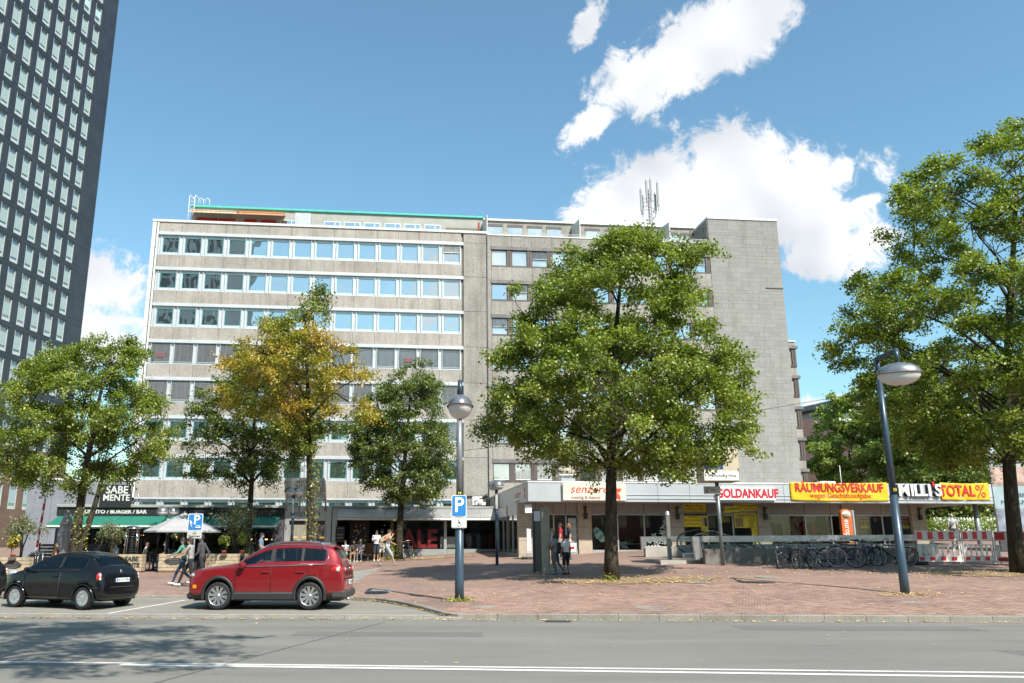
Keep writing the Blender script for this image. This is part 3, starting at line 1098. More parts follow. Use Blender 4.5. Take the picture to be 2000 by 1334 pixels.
a = o.data.attributes.new('tone', 'FLOAT', 'FACE'); a.data.foreach_set('value', np.array(rest_t, dtype=np.float32))
for k in range(5):
    for j in range(5):
        o = link('stone_slab', slab_me, wing, (ST0 - .06 + srnd.uniform(-.006, .006), .06 + j * .62 + (.3 if k % 2 and j else 0), 25.95 + k * .44))
        o.scale = (.08, .61, .43)
MB().tube([(48.55, -.03, 22.25), (50.05, -.03, 22.25)], .03, 6).build('rail', DARKGREY, wing)
# part of the wing that shows beyond the stair tower
MB().box(50.08, 51.1, .98, 9, 0, 18.0).build('end_wall', CONC2, wing)
MB().bbox(50.0, 51.15, .9, 9, 18.0, 18.13, .01).build('coping', COPE, wing)
for py in (676, 734, 794, 854.7, 915.6):
    zz = fac(1568, py, -.9)[1]
    MB().bbox(50.0, 51.24, .78, 1.1, zz - .25, zz, .01).build('lintel', BROWNL, wing)
    w = link('window', B_FR, wing, (50.08 - .62, .86, zz))
    link('pane', B_PA[0 if py > 800 else 1], w)
# roof antenna
u, z = fac(1271, 440, -7)
mast = thing('antenna_mast', 'lattice mobile phone mast with upright panel antennas on the flat roof', 'antenna mast', fp(u, -7, 28.4), YAW)
mast.scale = (.85, .85, .95)
mb = MB()
for k in range(3):
    a = 2 * pi * k / 3
    mb.tube([(.22 * cos(a), .22 * sin(a), 0), (.16 * cos(a), .16 * sin(a), 5.6)], .03, 6)
for j in range(16):
    for k in range(3):
        a, b = 2 * pi * k / 3, 2 * pi * (k + 1) / 3
        mb.tube([(.2 * cos(a), .2 * sin(a), j * .33), (.2 * cos(b), .2 * sin(b), j * .33 + .33)], .014, 4)
for j in range(5):
    mb.tube([(.3, -.15, .4 + j * .7), (.42, -.15, .7 + j * .7)], .05, 5)
mb.build('lattice', DARKGREY, mast)
PANEL = plain('antenna_grey', (.22, .24, .235), .5)
for (x, y, z0, hh) in ((-.95, -.1, 2.5, 2.2), (-.72, .2, 2.2, 2.0), (-.35, -.3, 3.3, 2.3), (.1, -.35, 3.5, 2.2), (.95, -.1, 3.0, 2.5), (.75, .25, 2.4, 2.0)):
    m2 = MB().bbox(x - .11, x + .11, y - .08, y + .08, z0 + .9, z0 + .9 + hh, .03)
    m2.tube([(x, y + .1, z0 + .5), (x, y + .1, z0 + hh + 1.2)], .03, 5)
    m2.tube([(0, 0, z0 + 1.4), (x, y + .1, z0 + 1.4)], .025, 5)
    m2.tube([(0, 0, z0 + 2.2), (x, y + .1, z0 + 2.2)], .02, 5)
    m2.build('panel_antenna', PANEL, mast)

# ================================================================== dark tower on the left, light link wall
TD = Vector((.155, 1, 0)).normalized()
edge = at(157, 665, 112)
TO = Vector((edge.x, edge.y, 0))
tower = thing('office_tower', 'dark slate clad office tower with a grid of pale blind windows', 'building', TO, atan2(TD.y, TD.x) + pi)
SLATEM = plain('slate_cladding', (.026, .030, .037), .42, var=.28, scale=.4)
GRANITE = plain('brown_granite', (.13, .075, .05), .35, var=.3, scale=.5)
# local x runs from the far right edge towards the viewer, local y points out of the seen face
TW = 46.0
MB().box(0, TW, -30, -.32, 0, 92).build('core', plain('tower_core', (.05, .055, .06), .6), tower)
SH, CW = 3.72, 2.64
ncol, c0 = 8, 3.65
WH, WW = 3.0, 1.55
def tz(row): return 5.95 + row * SH
# cladding: storey bands and upright strips, each panel a piece
for row in range(23):
    z1 = tz(row)
    m_ = SLATEM if row > 1 else GRANITE
    for k in range(5):
        MB().bbox(k * 4.95 + .01, (k + 1) * 4.95 - .01, -.32, 0, z1 + WH + .01, z1 + SH - .01, .01).build('cladding_panel', m_, tower)
    MB().bbox(.0, c0 - .01, -.32, .0, z1, z1 + WH, .01).build('cladding_panel', m_, tower)
    for c in range(ncol):
        x = c0 + c * CW
        MB().bbox(x + WW + .005, x + CW - .005, -.32, 0, z1, z1 + WH, .01).build('cladding_panel', m_, tower)
MB().box(.0, TW, -.32, 0, 0, 5.94).build('base_wall', GRANITE, tower)
MB().box(c0 + ncol * CW, TW, -.32, -.01, 5.95, 92).build('side_wall', SLATEM, tower)
TFR = plain('tower_window_frame', (.42, .47, .45), .5)
mb = MB()
mb.box(.0, .09, -.3, -.12, 0, WH); mb.box(WW - .12, WW, -.3, -.04, 0, WH); mb.box(.09, WW - .12, -.3, -.08, 0, .38); mb.box(.09, WW - .12, -.3, -.12, WH - .07, WH)
T_FR = mb.mesh('window', TFR)
T_PA = MB().quad((WW - .12, -.24, .38), (.09, -.24, .38), (.09, -.24, WH - .07), (WW - .12, -.24, WH - .07)).mesh('pane', glass_dark('tower_glazing', (.09, .12, .13), .22, .02, .01))
T_BL = MB().box(.12, WW - .14, -.22, -.2, .72, 2.35).mesh('roller_blind', plain('roller_blind', (.30, .38, .38), .7, var=.08))
T_BH = MB().box(.12, WW - .14, -.22, -.2, 1.1, 2.2).mesh('roller_blind', plain('roller_blind_light', (.42, .56, .57), .7, var=.08))
for row in range(23):
    for c in range(ncol):
        w = link('window', T_FR, tower, (c0 + c * CW, 0, tz(row)))
        link('pane', T_PA, w)
        link('roller_blind', T_BL if not (row == 19 and c < 4) else T_BH, w)
# light link wall between tower and block
lw = thing('link_building', 'plain light grey clad link wall between the dark tower and the pale block', 'building', FO, YAW)
for k in range(4):
    MB().bbox(-7.2 + k * 1.65, -7.2 + (k + 1) * 1.65 - .012, -.3, 4, .5, 6.2, .01).build('cladding_panel', plain('link_sheet', (.22, .235, .26), .5, .1), lw)
MB().bbox(-7.3, -.56, -.35, 4.1, 6.2, 6.35, .01).build('coping', COPE, lw)
# ================================================================== shop row in front of the block
FASCIAD = plain('black_fascia', (.018, .018, .019), .5)
TRIMG = plain('fascia_trim', (.30, .30, .28), .6)
INTERIOR = plain('dim_interior', (.05, .045, .04), .9)
FLOORD = plain('shop_floor', (.12, .10, .08), .7)
SHOPGLASS = glass_clear('shop_glass', (.90, .94, .92), .02)
GREENAWN = plain('green_awning', (.012, .155, .105), .75, var=.15)
LIGHTLET = plain('pale_letter', (.62, .63, .60), .5)
PALEMETAL = plain('pale_metal', (.46, .47, .47), .38, .5, var=.12, scale=1.2)
LAMPGLOW = emit('warm_bulb', (1.0, .5, .16), 3.0)
def U(px, w, py=1000): return fac(px, py, w)[0]
def Z(py, w, px=900): return fac(px, py, w)[1]

# ---- bar on the left
WB = 6.5
b0, b1 = U(112, WB), U(556, WB)
bar = thing('bar_building', 'dark fronted burger bar with green awnings under the pale block', 'bar', FO, YAW)
MB().box(b0, b1, -WB + .1, -.4, 3.5, 4.1).build('roof', FASCIAD, bar)
MB().bbox(b0 - .05, b1 + .05, -WB - .25, -.5, 4.1, 4.27, .02).build('roof_trim', TRIMG, bar)
MB().bbox(b0, b1, -WB - .12, -WB + .1, 3.58, 4.1, .01).build('fascia', FASCIAD, bar)
MB().box(b0, b0 + .25, -WB, -.4, .3, 3.5).build('side_wall', DARKGREY, bar)
MB().box(b1 - .7, b1, -WB - .05, -.4, .3, 3.58).build('side_wall', DARKGREY, bar)
MB().box(b0, b1, -1.0, -.4, .3, 3.5).build('back_wall', INTERIOR, bar)
MB().box(b0, b1, -WB, -.4, .3, .82).build('floor', FLOORD, bar)
POST = plain('black_post', (.012, .012, .013), .4)
nb = 13
for k in range(nb + 1):
    u = b0 + .3 + (b1 - b0 - 1.1) * k / nb
    MB().box(u - .05, u + .05, -WB - .02, -WB + .1, .8, 3.55).build('post', POST, bar)
for k in range(nb):
    if k in (6, 7, 11): continue
    u = b0 + .3 + (b1 - b0 - 1.1) * k / nb; u2 = b0 + .3 + (b1 - b0 - 1.1) * (k + 1) / nb
    MB().quad((u + .05, -WB + .04, .9), (u2 - .05, -WB + .04, .9), (u2 - .05, -WB + .04, 3.5), (u + .05, -WB + .04, 3.5)).build('pane', SHOPGLASS, bar)
a0 = U(90, WB + 1.9, 1020)
edges = [a0, U(312, WB + 1.9, 1020), U(400, WB + 1.9, 1020), U(541, WB + 1.9, 1020)]
for k in range(3):
    x0, x1 = edges[k] + .04, edges[k + 1] - .04
    mb = MB()
    zt, zf = 3.56, 2.95
    mb.prism([(-WB - .1, zt), (-WB - 1.9, zf), (-WB - 1.9, zf - .03), (-WB - .1, zt - .03)], x0, x1, 'x')
    mb.box(x0, x1, -WB - 1.93, -WB - 1.9, zf - .18, zf - .0)
    mb.build('awning', GREENAWN, bar)
    MB().box(x0, x1, -WB - 1.98, -WB - 1.935, zf - .10, zf - .0).build('awning_bar', COPE, bar)
    for x in (x0 + .4, x1 - .4):
        MB().tube([(x, -WB, 2.9), (x, -WB - .9, 2.72), (x, -WB - 1.88, 2.88)], .03, 6).build('awning_arm', POST, bar)
uc = U(224, WB, 1000)
text('lettering', 'BURRITO / BURGER / BAR', .30, LIGHTLET, bar, (uc, -WB - .13, 3.82), bold=.03, sx=1.17)
# stepped sign board above the fascia
s0, s1 = U(195, WB + .3, 970), U(257, WB + .3, 970)
zb, zt = Z(993, WB + .3), Z(950, WB + .3)
MB().prism([(s0, zb), (s1, zb), (s1 - .12, zt - .05), (s0 + .02, zt)], -WB - .3, -WB - .14, 'y').build('sign_board', FASCIAD, bar)
for sx_ in (s0 + .2, s1 + .3):
    MB().tube([(sx_ + .3, -WB + .1, 4.2), (sx_ - .1, -WB + .05, zt - .4)], .025, 5).build('sign_strut', STEEL, bar)
text('lettering', 'SABE', .66, LIGHTLET, bar, ((s0 + s1) / 2 + .05, -WB - .31, zb + 1.05), bold=.035, sx=.95)
text('lettering', 'MENTE', .55, LIGHTLET, bar, ((s0 + s1) / 2 + .05, -WB - .31, zb + .56), bold=.03, sx=.95)
for px, py in ((278, 1047), (268, 1055), (345, 1050), (490, 1055), (520, 1055), (530, 1055)):
    u, z = fac(px, py, 5.0)
    l_ = MB().lathe([(.02, .34), (.05, .3), (.16, .12), (.17, .08)], 10, (u, -5.0, z), cap=False)
    l_ = l_.build('pendant_lamp', POST, bar)
    MB().ball((u, -5.0, z + .1), .10, 8, 6).build('bulb', LAMPGLOW, l_)
    MB().tube([(u, -5.0, z + .33), (u, -5.0, 3.5)], .01, 4).build('flex', POST, l_)
for k in range(6):
    u = b0 + 3 + k * 2.2
    MB().box(u, u + 1.4, -3.4, -2.8, .8, 1.55).build('counter', plain('dark_wood', (.09, .05, .03), .5), bar)

# ---- entrance with lettered lintel and tilted glass canopy
e0, e1 = U(557, WB), U(648, WB)
ent = thing('entrance_porch', 'grey entrance with house lettering under a tilted glass canopy', 'entrance', FO, YAW)
MB().bbox(e0, e1 - .35, -WB - .1, -WB + .2, 3.3, 4.25, .02).build('lintel', PALEMETAL, ent)
MB().bbox(e1 - .34, e1 + .0, -WB - .15, -WB + .3, .5, 4.25, .02).build('pillar', PALEMETAL, ent)
MB().bbox(e0 + .005, e0 + .3, -WB - .1, -WB + .3, .5, 3.3, .02).build('pillar', PALEMETAL, ent)
MB().box(e0, e1, -WB + 2.2, -.4, .5, 4.2).build('lobby_wall', plain('lobby_wall', (.30, .27, .22), .7), ent)
MB().box(e0 + .3, e1 - .4, -WB + .12, -WB + .2, 3.05, 3.3).build('transom', BROWN, ent)
for k in range(5):
    x = e0 + .3 + (e1 - e0 - .7) * k / 4
    MB().box(x - .03, x + .03, -WB + .1, -WB + .18, .8, 3.06).build('door_post', PALEMETAL, ent)
    if k < 4:
        x2 = e0 + .3 + (e1 - e0 - .7) * (k + 1) / 4
        MB().quad((x + .03, -WB + .14, .85), (x2 - .03, -WB + .14, .85), (x2 - .03, -WB + .14, 3.05), (x + .03, -WB + .14, 3.05)).build('door_pane', SHOPGLASS, ent)
        MB().box(x + .1, x2 - .1, -WB + .128, -WB + .133, 1.55, 1.62).build('dotted_film', COPE, ent)
        MB().box(x + .12, x2 - .12, -WB + 1.9, -WB + 2.0, 2.2, 2.32).build('light_strip', emit('amber_strip', (.9, .5, .15), .5) if k == 0 else MATS['amber_strip'], ent)
text('lettering', 'FREISTUHL 3', .30, DARKGREY, ent, ((e0 + e1) / 2 - .18, -WB - .11, 3.72), bold=.004, sx=1.15)
CANGLASS = glass_clear('canopy_glass', (.80, .87, .85), .10)
zc0, zc1 = 4.3, 5.55
wc0, wc1 = WB + .05, WB + 1.9
for k in range(4):
    x = e0 + .1 + (e1 - e0 - .5) * k / 3
    mb = MB()
    mb.prism([(-wc0, zc0 - .05), (-wc1, zc1), (-wc1, zc1 + .2), (-wc0, zc0 + .28)], x - .05, x + .05, 'x')
    mb.build('bracket', STEEL, ent)
    MB().tube([(x, -wc0 + .1, zc0 - .5), (x, -wc1 + .5, zc1 - .45)], .04, 6).build('strut', STEEL, ent)
    if k < 3:
        x2 = e0 + .1 + (e1 - e0 - .5) * (k + 1) / 3
        MB().prism([(-wc0, zc0 + .3), (-wc1 - .25, zc1 + .33), (-wc1 - .25, zc1 + .35), (-wc0, zc0 + .32)], x + .01, x2 - .01, 'x').build('canopy_pane', CANGLASS, ent)

# ---- sale shop under a ribbed grey canopy
k0, k1 = U(650, WB), U(985, WB)
sale = thing('shop_building', 'skate shop with slanted grey metal canopy and red SALE lettering on its window', 'shop', FO, YAW)
MB().box(k0, k1, -WB - .05, -.4, 3.35, 4.1).build('roof', PALEMETAL, sale)
MB().bbox(k0 - .1, k1 + .1, -WB - .15, -.5, 4.1, 4.26, .02).build('roof_trim', TRIMG, sale)
npan = 7
RIB = plain('ribbed_sheet', (.40, .40, .39), .4, .45, var=.2, scale=.8)
for k in range(npan):
    x0, x1 = k0 + .35 + (k1 - k0 - .5) * k / npan, k0 + .35 + (k1 - k0 - .5) * (k + 1) / npan - .015
    mb = MB()
    pr = []
    for j in range(9):
        t = j / 9
        y, z = -WB - .12 - .85 * t, 4.1 - .58 * t
        pr += [(y, z), (y - .094, z - .064 + .018)]
    pr += [(-WB - .97, 3.50), (-WB - .97, 3.44), (-WB - .05, 3.44)]
    mb.prism(pr, x0, x1, 'x')
    mb.build('canopy_panel', RIB, sale)
MB().bbox(k0 + .3, k1 - .1, -WB - 1.02, -WB - .93, 3.33, 3.46, .02).build('canopy_edge', COPE, sale)
MB().box(k0 + .3, k1, -WB - .9, -WB + .1, 3.36, 3.42).build('soffit', MIDGREY, sale)
MB().box(k0, k0 + .3, -WB - .1, -.4, .5, 3.4).build('side_wall', PALEMETAL, sale)
MB().box(k0, k1, -1.2, -.4, .5, 3.4).build('back_wall', INTERIOR, sale)
MB().box(k0, k1, -WB, -.4, .3, .92).build('floor', FLOORD, sale)
p_ = [U(q, WB) for q in (766, 870, 974)]
for i, x in enumerate(p_):
    MB().box(x - .09, x + .09, -WB - .03, -WB + .1, .8, 3.4).build('post', PALEMETAL if i else plain('timber_post', (.2, .15, .1), .6), sale)
for i in range(2):
    x0, x1 = p_[i] + .09, p_[i + 1] - .09
    MB().bbox(x0, x1, -WB - .06, -WB + .1, .75, 1.52, .01).build('kick_panel', plain('kick_panel', (.26, .28, .27), .6), sale)
    MB().quad((x0, -WB + .03, 1.52), (x1, -WB + .03, 1.52), (x1, -WB + .03, 3.36), (x0, -WB + .03, 3.36)).build('shop_window', SHOPGLASS, sale)
REDLET = plain('red_film', (.17, .008, .01), .5)
text('lettering', 'SALE', 1.62, REDLET, sale, (U(811, WB), -WB + .015, 2.12), ext=.003, bold=.14, sx=.86)
# stock seen through the glass
ir = random.Random(5)
for k in range(9):
    x = p_[0] + .4 + k * .8
    cm = plain('stock_%d' % (k % 4), ((.25, .05, .04), (.04, .04, .05), (.32, .30, .27), (.10, .14, .22))[k % 4], .8)
    mb = MB().lathe([(.05, 0), (.16, .05), (.22, .5), (.26, .85), (.12, 1.0), (.03, 1.05)], 10, (x, -4.6 + ir.uniform(-.6, .6), 1.5))
    mb.build('garment_dummy', cm, sale)
for k in range(5):
    MB().box(p_[0] + .3 + k * 1.5, p_[0] + 1.6 + k * 1.5, -2.6, -2.2, .9, 2.4 + .2 * (k % 2)).build('shelf', plain('shelf_wood', (.16, .11, .07), .6), sale)
MB().box(p_[0] + 3.2, p_[0] + 4.4, -WB + .25, -WB + .3, 1.6, 2.3).build('price_board', plain('paper_white', (.6, .6, .57), .7), sale)
# dark open doorway, poster strewn pillar, leaning menu board
dl = U(690, 5.2)
for i in range(46):
    x, z = dl - .1 + ir.uniform(0, .95), 1.0 + ir.uniform(0, 2.1)
    MB().box(x, x + ir.uniform(.06, .12), -5.25 - .002 * i, -5.22, z, z + ir.uniform(.06, .14)).build('sticker', MATS[ir.choice(['white_paint', 'black_plastic', 'signal_red', 'sign_yellow', 'mid_grey'])], sale)
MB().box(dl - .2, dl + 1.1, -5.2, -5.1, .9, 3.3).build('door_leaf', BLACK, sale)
x = U(666, WB + .1)
mb = MB().bbox(x - .3, x + .28, -WB - .18, -WB - .1, 1.95, 2.95, .01)
o = mb.build('menu_board', BLACK, sale)
for i, t in enumerate((1, 0, 1, 1)):
    if t: MB().box(x - .2, x + .18, -WB - .186, -WB - .181, 2.80 - i * .2, 2.86 - i * .2).build('chalk_line', MIDGREY, o)
MB().bbox(p_[0] - 1.7, p_[0] - .5, -WB + 1.2, -WB + 1.9, .92, 1.9, .02).build('counter', plain('orange_wood', (.30, .12, .03), .5), sale)
# graffiti style roof sign
u0, u1 = U(773, WB - .3, 975), U(846, WB - .3, 975)
z0, z1 = Z(986, WB - .3), Z(965, WB - .3)
sg = tag(MB().bbox(u0, u1, -WB + .3, -WB + .38, z0, z1, .01).build('roof_sign', plain('sign_slate', (.26, .28, .27), .6)), 'grey skate shop board with red graffiti lettering standing on the shop roof', 'sign')
sg.matrix_world = Matrix.Translation(FO) @ Matrix.Rotation(YAW, 4, 'Z')
text('lettering', 'TPZS', .55, plain('graffiti_red', (.36, .03, .03), .5), sg, ((u0 + u1) / 2, -WB + .29, z1 - .22), bold=.012, shear=.45, sx=1.0)
text('lettering', '& SKATE', .34, plain('graffiti_grey', (.09, .14, .15), .5), sg, ((u0 + u1) / 2 + .1, -WB + .29, z0 + .19), bold=.004, sx=1.15)
# air conditioners on that roof
for i, (px, py0, py1) in enumerate(((932, 970, 990), (938, 981, 991))):
    u = U(px, WB - 1 + i * .5, 985)
    o = thing('air_conditioner', ['tall white air conditioner on the shop roof beside black pipes', 'small white air conditioner box in front of the taller one'][i], 'air conditioner', fp(u, WB - 1 + i * .5, 4.27), YAW, 'roof air conditioners')
    h = Z(py0, WB - 1 + i * .5) - 4.27
    MB().bbox(-.35, .35, -.2, .2, .08, max(.3, h), .03).build('housing', WHITE, o)
    MB().box(-.3, -.2, -.2, .2, 0, .09).build('foot', DARKGREY, o)
    MB().box(.2, .3, -.2, .2, 0, .09).build('foot', DARKGREY, o)
    MB().lathe([(.15, 0), (.15, .02)], 14, (-.08, -.225, max(.3, h) * .5), 'y').build('fan_grille', MIDGREY, o)
u = U(946, WB - 1, 985)
mb = MB()
for k in range(4):
    mb.tube([(u + k * .12, -WB + 1, 4.2), (u + k * .12, -WB + 1, 4.7), (u - .1 + k * .12, -WB + .9, 5.0 + .06 * k), (u - .35 + k * .1, -WB + .8, 4.8)], .045, 6)
o = tag(mb.build('roof_pipes', BLACK), 'bundle of bent black pipes rising beside the roof air conditioners', 'pipes')
o.matrix_world = Matrix.Translation(FO) @ Matrix.Rotation(YAW, 4, 'Z')

# ================================================================== pavilion on the right
pav = thing('shop_pavilion', 'low flat roofed shop pavilion with silver fascia and beige stone piers', 'building', FO, YAW)
WF, WS = 17.2, 15.5
f0, f1 = 25.36, 52.55
FZ0, FZ1 = 4.08, 5.10
SILV = plain('silver_panel', (.53, .56, .585), .36, .35, var=.06, scale=.8)
PIER = plain('beige_stone', (.42, .35, .265), .7, var=.12, scale=3)
MB().box(f0 + .1, f1 - .1, -WF + .08, -.1, FZ0 + .03, FZ1 - .02).build('roof', MIDGREY, pav)
MB().bbox(f0 - .02, f1 + .02, -WF - .03, -.05, FZ1 - .02, FZ1 + .07, .02).build('roof_edge', COPE, pav)
MB().box(f0 + .05, f1 - .05, -WF + .06, -WS, FZ0 - .0, FZ0 + .03).build('soffit', plain('soffit_board', (.36, .34, .31), .7), pav)
npn = 15
pwid = (f1 - f0) / npn
for k in range(npn):
    x0, x1 = f0 + k * pwid + .006, f0 + (k + 1) * pwid - .006
    mb = MB().bbox(x0, x1, -WF, -WF + .08, FZ0, FZ1 - .02, .008)
    for zz in (FZ0 + .36, FZ0 + .16):
        if k: mb.bbox(x0, x1, -WF - .035, -WF, zz, zz + .05, .008)
    mb.build('fascia_panel', SILV, pav)
for k in range(6):
    y0, y1 = -WF + .09 + k * 1.75, -WF + .09 + (k + 1) * 1.75 - .012
    MB().bbox(f0 - .01, f0 + .07, y0, y1, FZ0, FZ1 - .02, .008).build('fascia_panel', SILV, pav)
Zs = lambda py, px=1150: Z(py, WS, px)
ztr, zsill, zgr = Zs(1004), Zs(1074), .9
def uS(px, py=1040): return U(px, WS, py)
piers = [(1012, 1041), (1129, 1155), (1310, 1336), (1480, 1505), (1647, 1669), (1782, 1810)]
for (a, b) in piers:
    x0, x1 = uS(a), uS(b)
    for j in range(5):
        z0 = .55 + j * .74
        MB().bbox(x0, x1, -WS - .12, -WS + .35, z0 + .006, min(z0 + .735, FZ0), .008).build('pier_stone', PIER, pav)
# transoms, mullions, panes between the piers
bays = [(1041, 1129, [1047, 1082, 1106]), (1155, 1310, [1207, 1259]), (1336, 1480, [1383, 1433]), (1505, 1647, [1575, 1626]), (1669, 1782, [1726])]
FRM = plain('shopfront_frame', (.42, .43, .42), .45, .4)
TRANS = plain('transom_panel', (.31, .29, .27), .6)
for i, (a, b, mids) in enumerate(bays):
    xa, xb = uS(a) + .003, uS(b) - .003
    es = [xa] + [uS(m) for m in mids] + [xb]
    for j in range(len(es) - 1):
        MB().bbox(es[j] + .01, es[j + 1] - .01, -WS + .0, -WS + .1, ztr, FZ0, .01).build('transom_panel', TRANS, pav)
        if i == 3 and j == 2: continue
        MB().quad((es[j] + .03, -WS + .06, zsill), (es[j + 1] - .03, -WS + .06, zsill), (es[j + 1] - .03, -WS + .06, ztr), (es[j] + .03, -WS + .06, ztr)).build('pane', SHOPGLASS, pav)
    for e in es:
        MB().box(e - .035, e + .035, -WS - .01, -WS + .09, .7, ztr).build('mullion', FRM, pav)
    MB().box(xa, xb, -WS - .01, -WS + .12, .6, zsill).build('sill', FRM, pav)
    MB().box(xa, xb, -WS - .012, -WS + .09, ztr - .06, ztr).build('head_rail', FRM, pav)
xl, xr = uS(1012), uS(1810)
MB().box(xl, xr, -WS + 4.0, -WS + 4.2, .6, FZ0).build('back_wall', plain('shop_back', (.34, .27, .21), .8), pav)
MB().box(xl, xr, -WS + .12, -WS + 4, .5, 1.12).build('floor', FLOORD, pav)
MB().box(xr - .1, xr, -WS + .3, -.3, .5, FZ0).build('side_wall', PIER, pav)
MB().box(uS(1311), uS(1311) + .1, -WS + .3, -WS + 4, .6, FZ0).build('party_wall', INTERIOR, pav)
MB().box(uS(1500), uS(1500) + .1, -WS + .3, -WS + 4, .6, FZ0).build('party_wall', INTERIOR, pav)
# left return: low plinth and side glazing
MB().box(xl - .06, xl + .25, -WS + .36, -7.6, .5, 1.35).build('plinth', PIER, pav)
for k in range(4):
    y0, y1 = -WS + .4 + k * 1.85, -WS + .4 + (k + 1) * 1.85
    MB().quad((xl + .08, y0 + .03, 1.35), (xl + .08, y1 - .03, 1.35), (xl + .08, y1 - .03, ztr), (xl + .08, y0 + .03, ztr)).build('side_pane', SHOPGLASS, pav)
    MB().box(xl + .03, xl + .13, y0 - .03, y0 + .03, 1.3, FZ0).build('mullion', FRM, pav)
MB().box(xl + .03, xl + .12, -WS + .4, -7.6, ztr, FZ0).build('transom_panel', SILV, pav)
# wall lamps on the piers
for px in (1143, 1323, 1495, 1797):
    x = uS(px)
    z = Zs(1004)
    mb = MB().bbox(x - .09, x + .09, -WS - .32, -WS - .12, z - .28, z + .02, .02)
    mb.bbox(x - .05, x + .05, -WS - .22, -WS - .12, z + .02, z + .32, .02).bbox(x - .09, x + .09, -WS - .34, -WS - .12, z + .32, z + .42, .02)
    mb.build('wall_lamp', POST, pav)
# round post holding the free end of the roof
mb = MB().tube([(f1 - .75, -WF + .8, .6), (f1 - .75, -WF + .8, FZ0)], .14, 12)
mb.build('roof_post', plain('grey_post', (.24, .26, .27), .45, .3), pav)

# ---- fascia signs
sgn = MB().bbox(U(1098, WF, 960), U(1221, WF, 960), -WF - .16, -WF - .05, Z(978, WF, 1150), Z(944, WF, 1150), .015)
o = tag(sgn.build('shop_sign', plain('cream_board', (.60, .58, .50), .5)), 'cream beauty salon sign with orange italic lettering and a flower', 'sign', 'fascia signs')
LOC = Matrix.Translation(FO) @ Matrix.Rotation(YAW, 4, 'Z')
o.matrix_world = LOC
ORANGE = plain('orange_letter', (.62, .075, .022), .5)
zc = Z(959, WF, 1150)
text('lettering', 'senzero', .64, ORANGE, o, (U(1150, WF, 960), -WF - .165, zc + .08), shear=.28, bold=.002, sx=1.06)
text('lettering', 'waxing & beauty', .235, plain('plum_letter', (.25, .04, .05), .5), o, (U(1143, WF, 970), -WF - .165, Z(972, WF, 1150)), sx=1.03)
def petal(parent, cx, cz, y, L, Wd, ang, mat):
    n_ = 10
    vs = []
    for k in range(n_ + 1):
        t = k / n_
        vs.append((t * L, Wd * sin(pi * t)))
    for k in range(n_ - 1, 0, -1):
        t = k / n_
        vs.append((t * L, -Wd * sin(pi * t)))
    pts = [(cx + a * cos(ang) - b * sin(ang), cz + a * sin(ang) + b * cos(ang)) for a, b in vs]
    MB().prism(pts, y - .004, y + .002, 'y').build('petal', mat, parent)
fx, fz = U(1200, WF, 962), Z(962, WF, 1200)
for ang, L, Wd in ((.5, .42, .1), (-1.0, .5, .12), (2.2, .45, .13), (3.6, .4, .12), (1.3, .3, .08)):
    petal(o, fx, fz, -WF - .166, L, Wd, ang, ORANGE)
# lettering on the side return
s_ = MB().box(f0 - .02, f0 - .012, -WF + .5, -WF + 5.0, FZ0 + .05, FZ1 - .1)
s_ = s_.build('side_film', SILV, pav)
PINKL = plain('faded_orange_letter', (.66, .30, .24), .5)
text('lettering', 'senzero', .62, PINKL, s_, (f0 - .022, -WF + 3.3, 4.62), (pi / 2, 0, -pi / 2), shear=.25)
text('lettering', 'waxing & beauty', .2, PINKL, s_, (f0 - .022, -WF + 3.3, 4.25), (pi / 2, 0, -pi / 2))
for ang, L in ((1.2, .42), (2.1, .4), (4.2, .42), (5.2, .36)):
    mb = MB()
    for k in range(1):
        pts = [(-WF + .95 + a, 4.58 + b) for a, b in ((0, 0), (L * .5 * cos(ang) + .08 * sin(ang), L * .5 * sin(ang) - .08 * cos(ang)), (L * cos(ang), L * sin(ang)), (L * .5 * cos(ang) - .08 * sin(ang), L * .5 * sin(ang) + .08 * cos(ang)))]
        mb.prism(pts, f0 - .026, f0 - .02, 'x')
    mb.build('petal', ORANGE, s_)
sg = MB().bbox(U(1403, WF, 965), U(1512, WF, 965), -WF - .18, -WF - .05, Z(977.5, WF, 1450), Z(952, WF, 1450), .015)
o = tag(sg.build('shop_sign', WHITE), 'long white gold dealer sign with bold red capital letters', 'sign', 'fascia signs')
o.matrix_world = LOC
text('lettering', 'GOLDANKAUF', .66, plain('sign_red', (.50, .015, .03), .45), o, (U(1457, WF, 965), -WF - .185, Z(964.8, WF, 1450)), bold=.085, sx=.80)
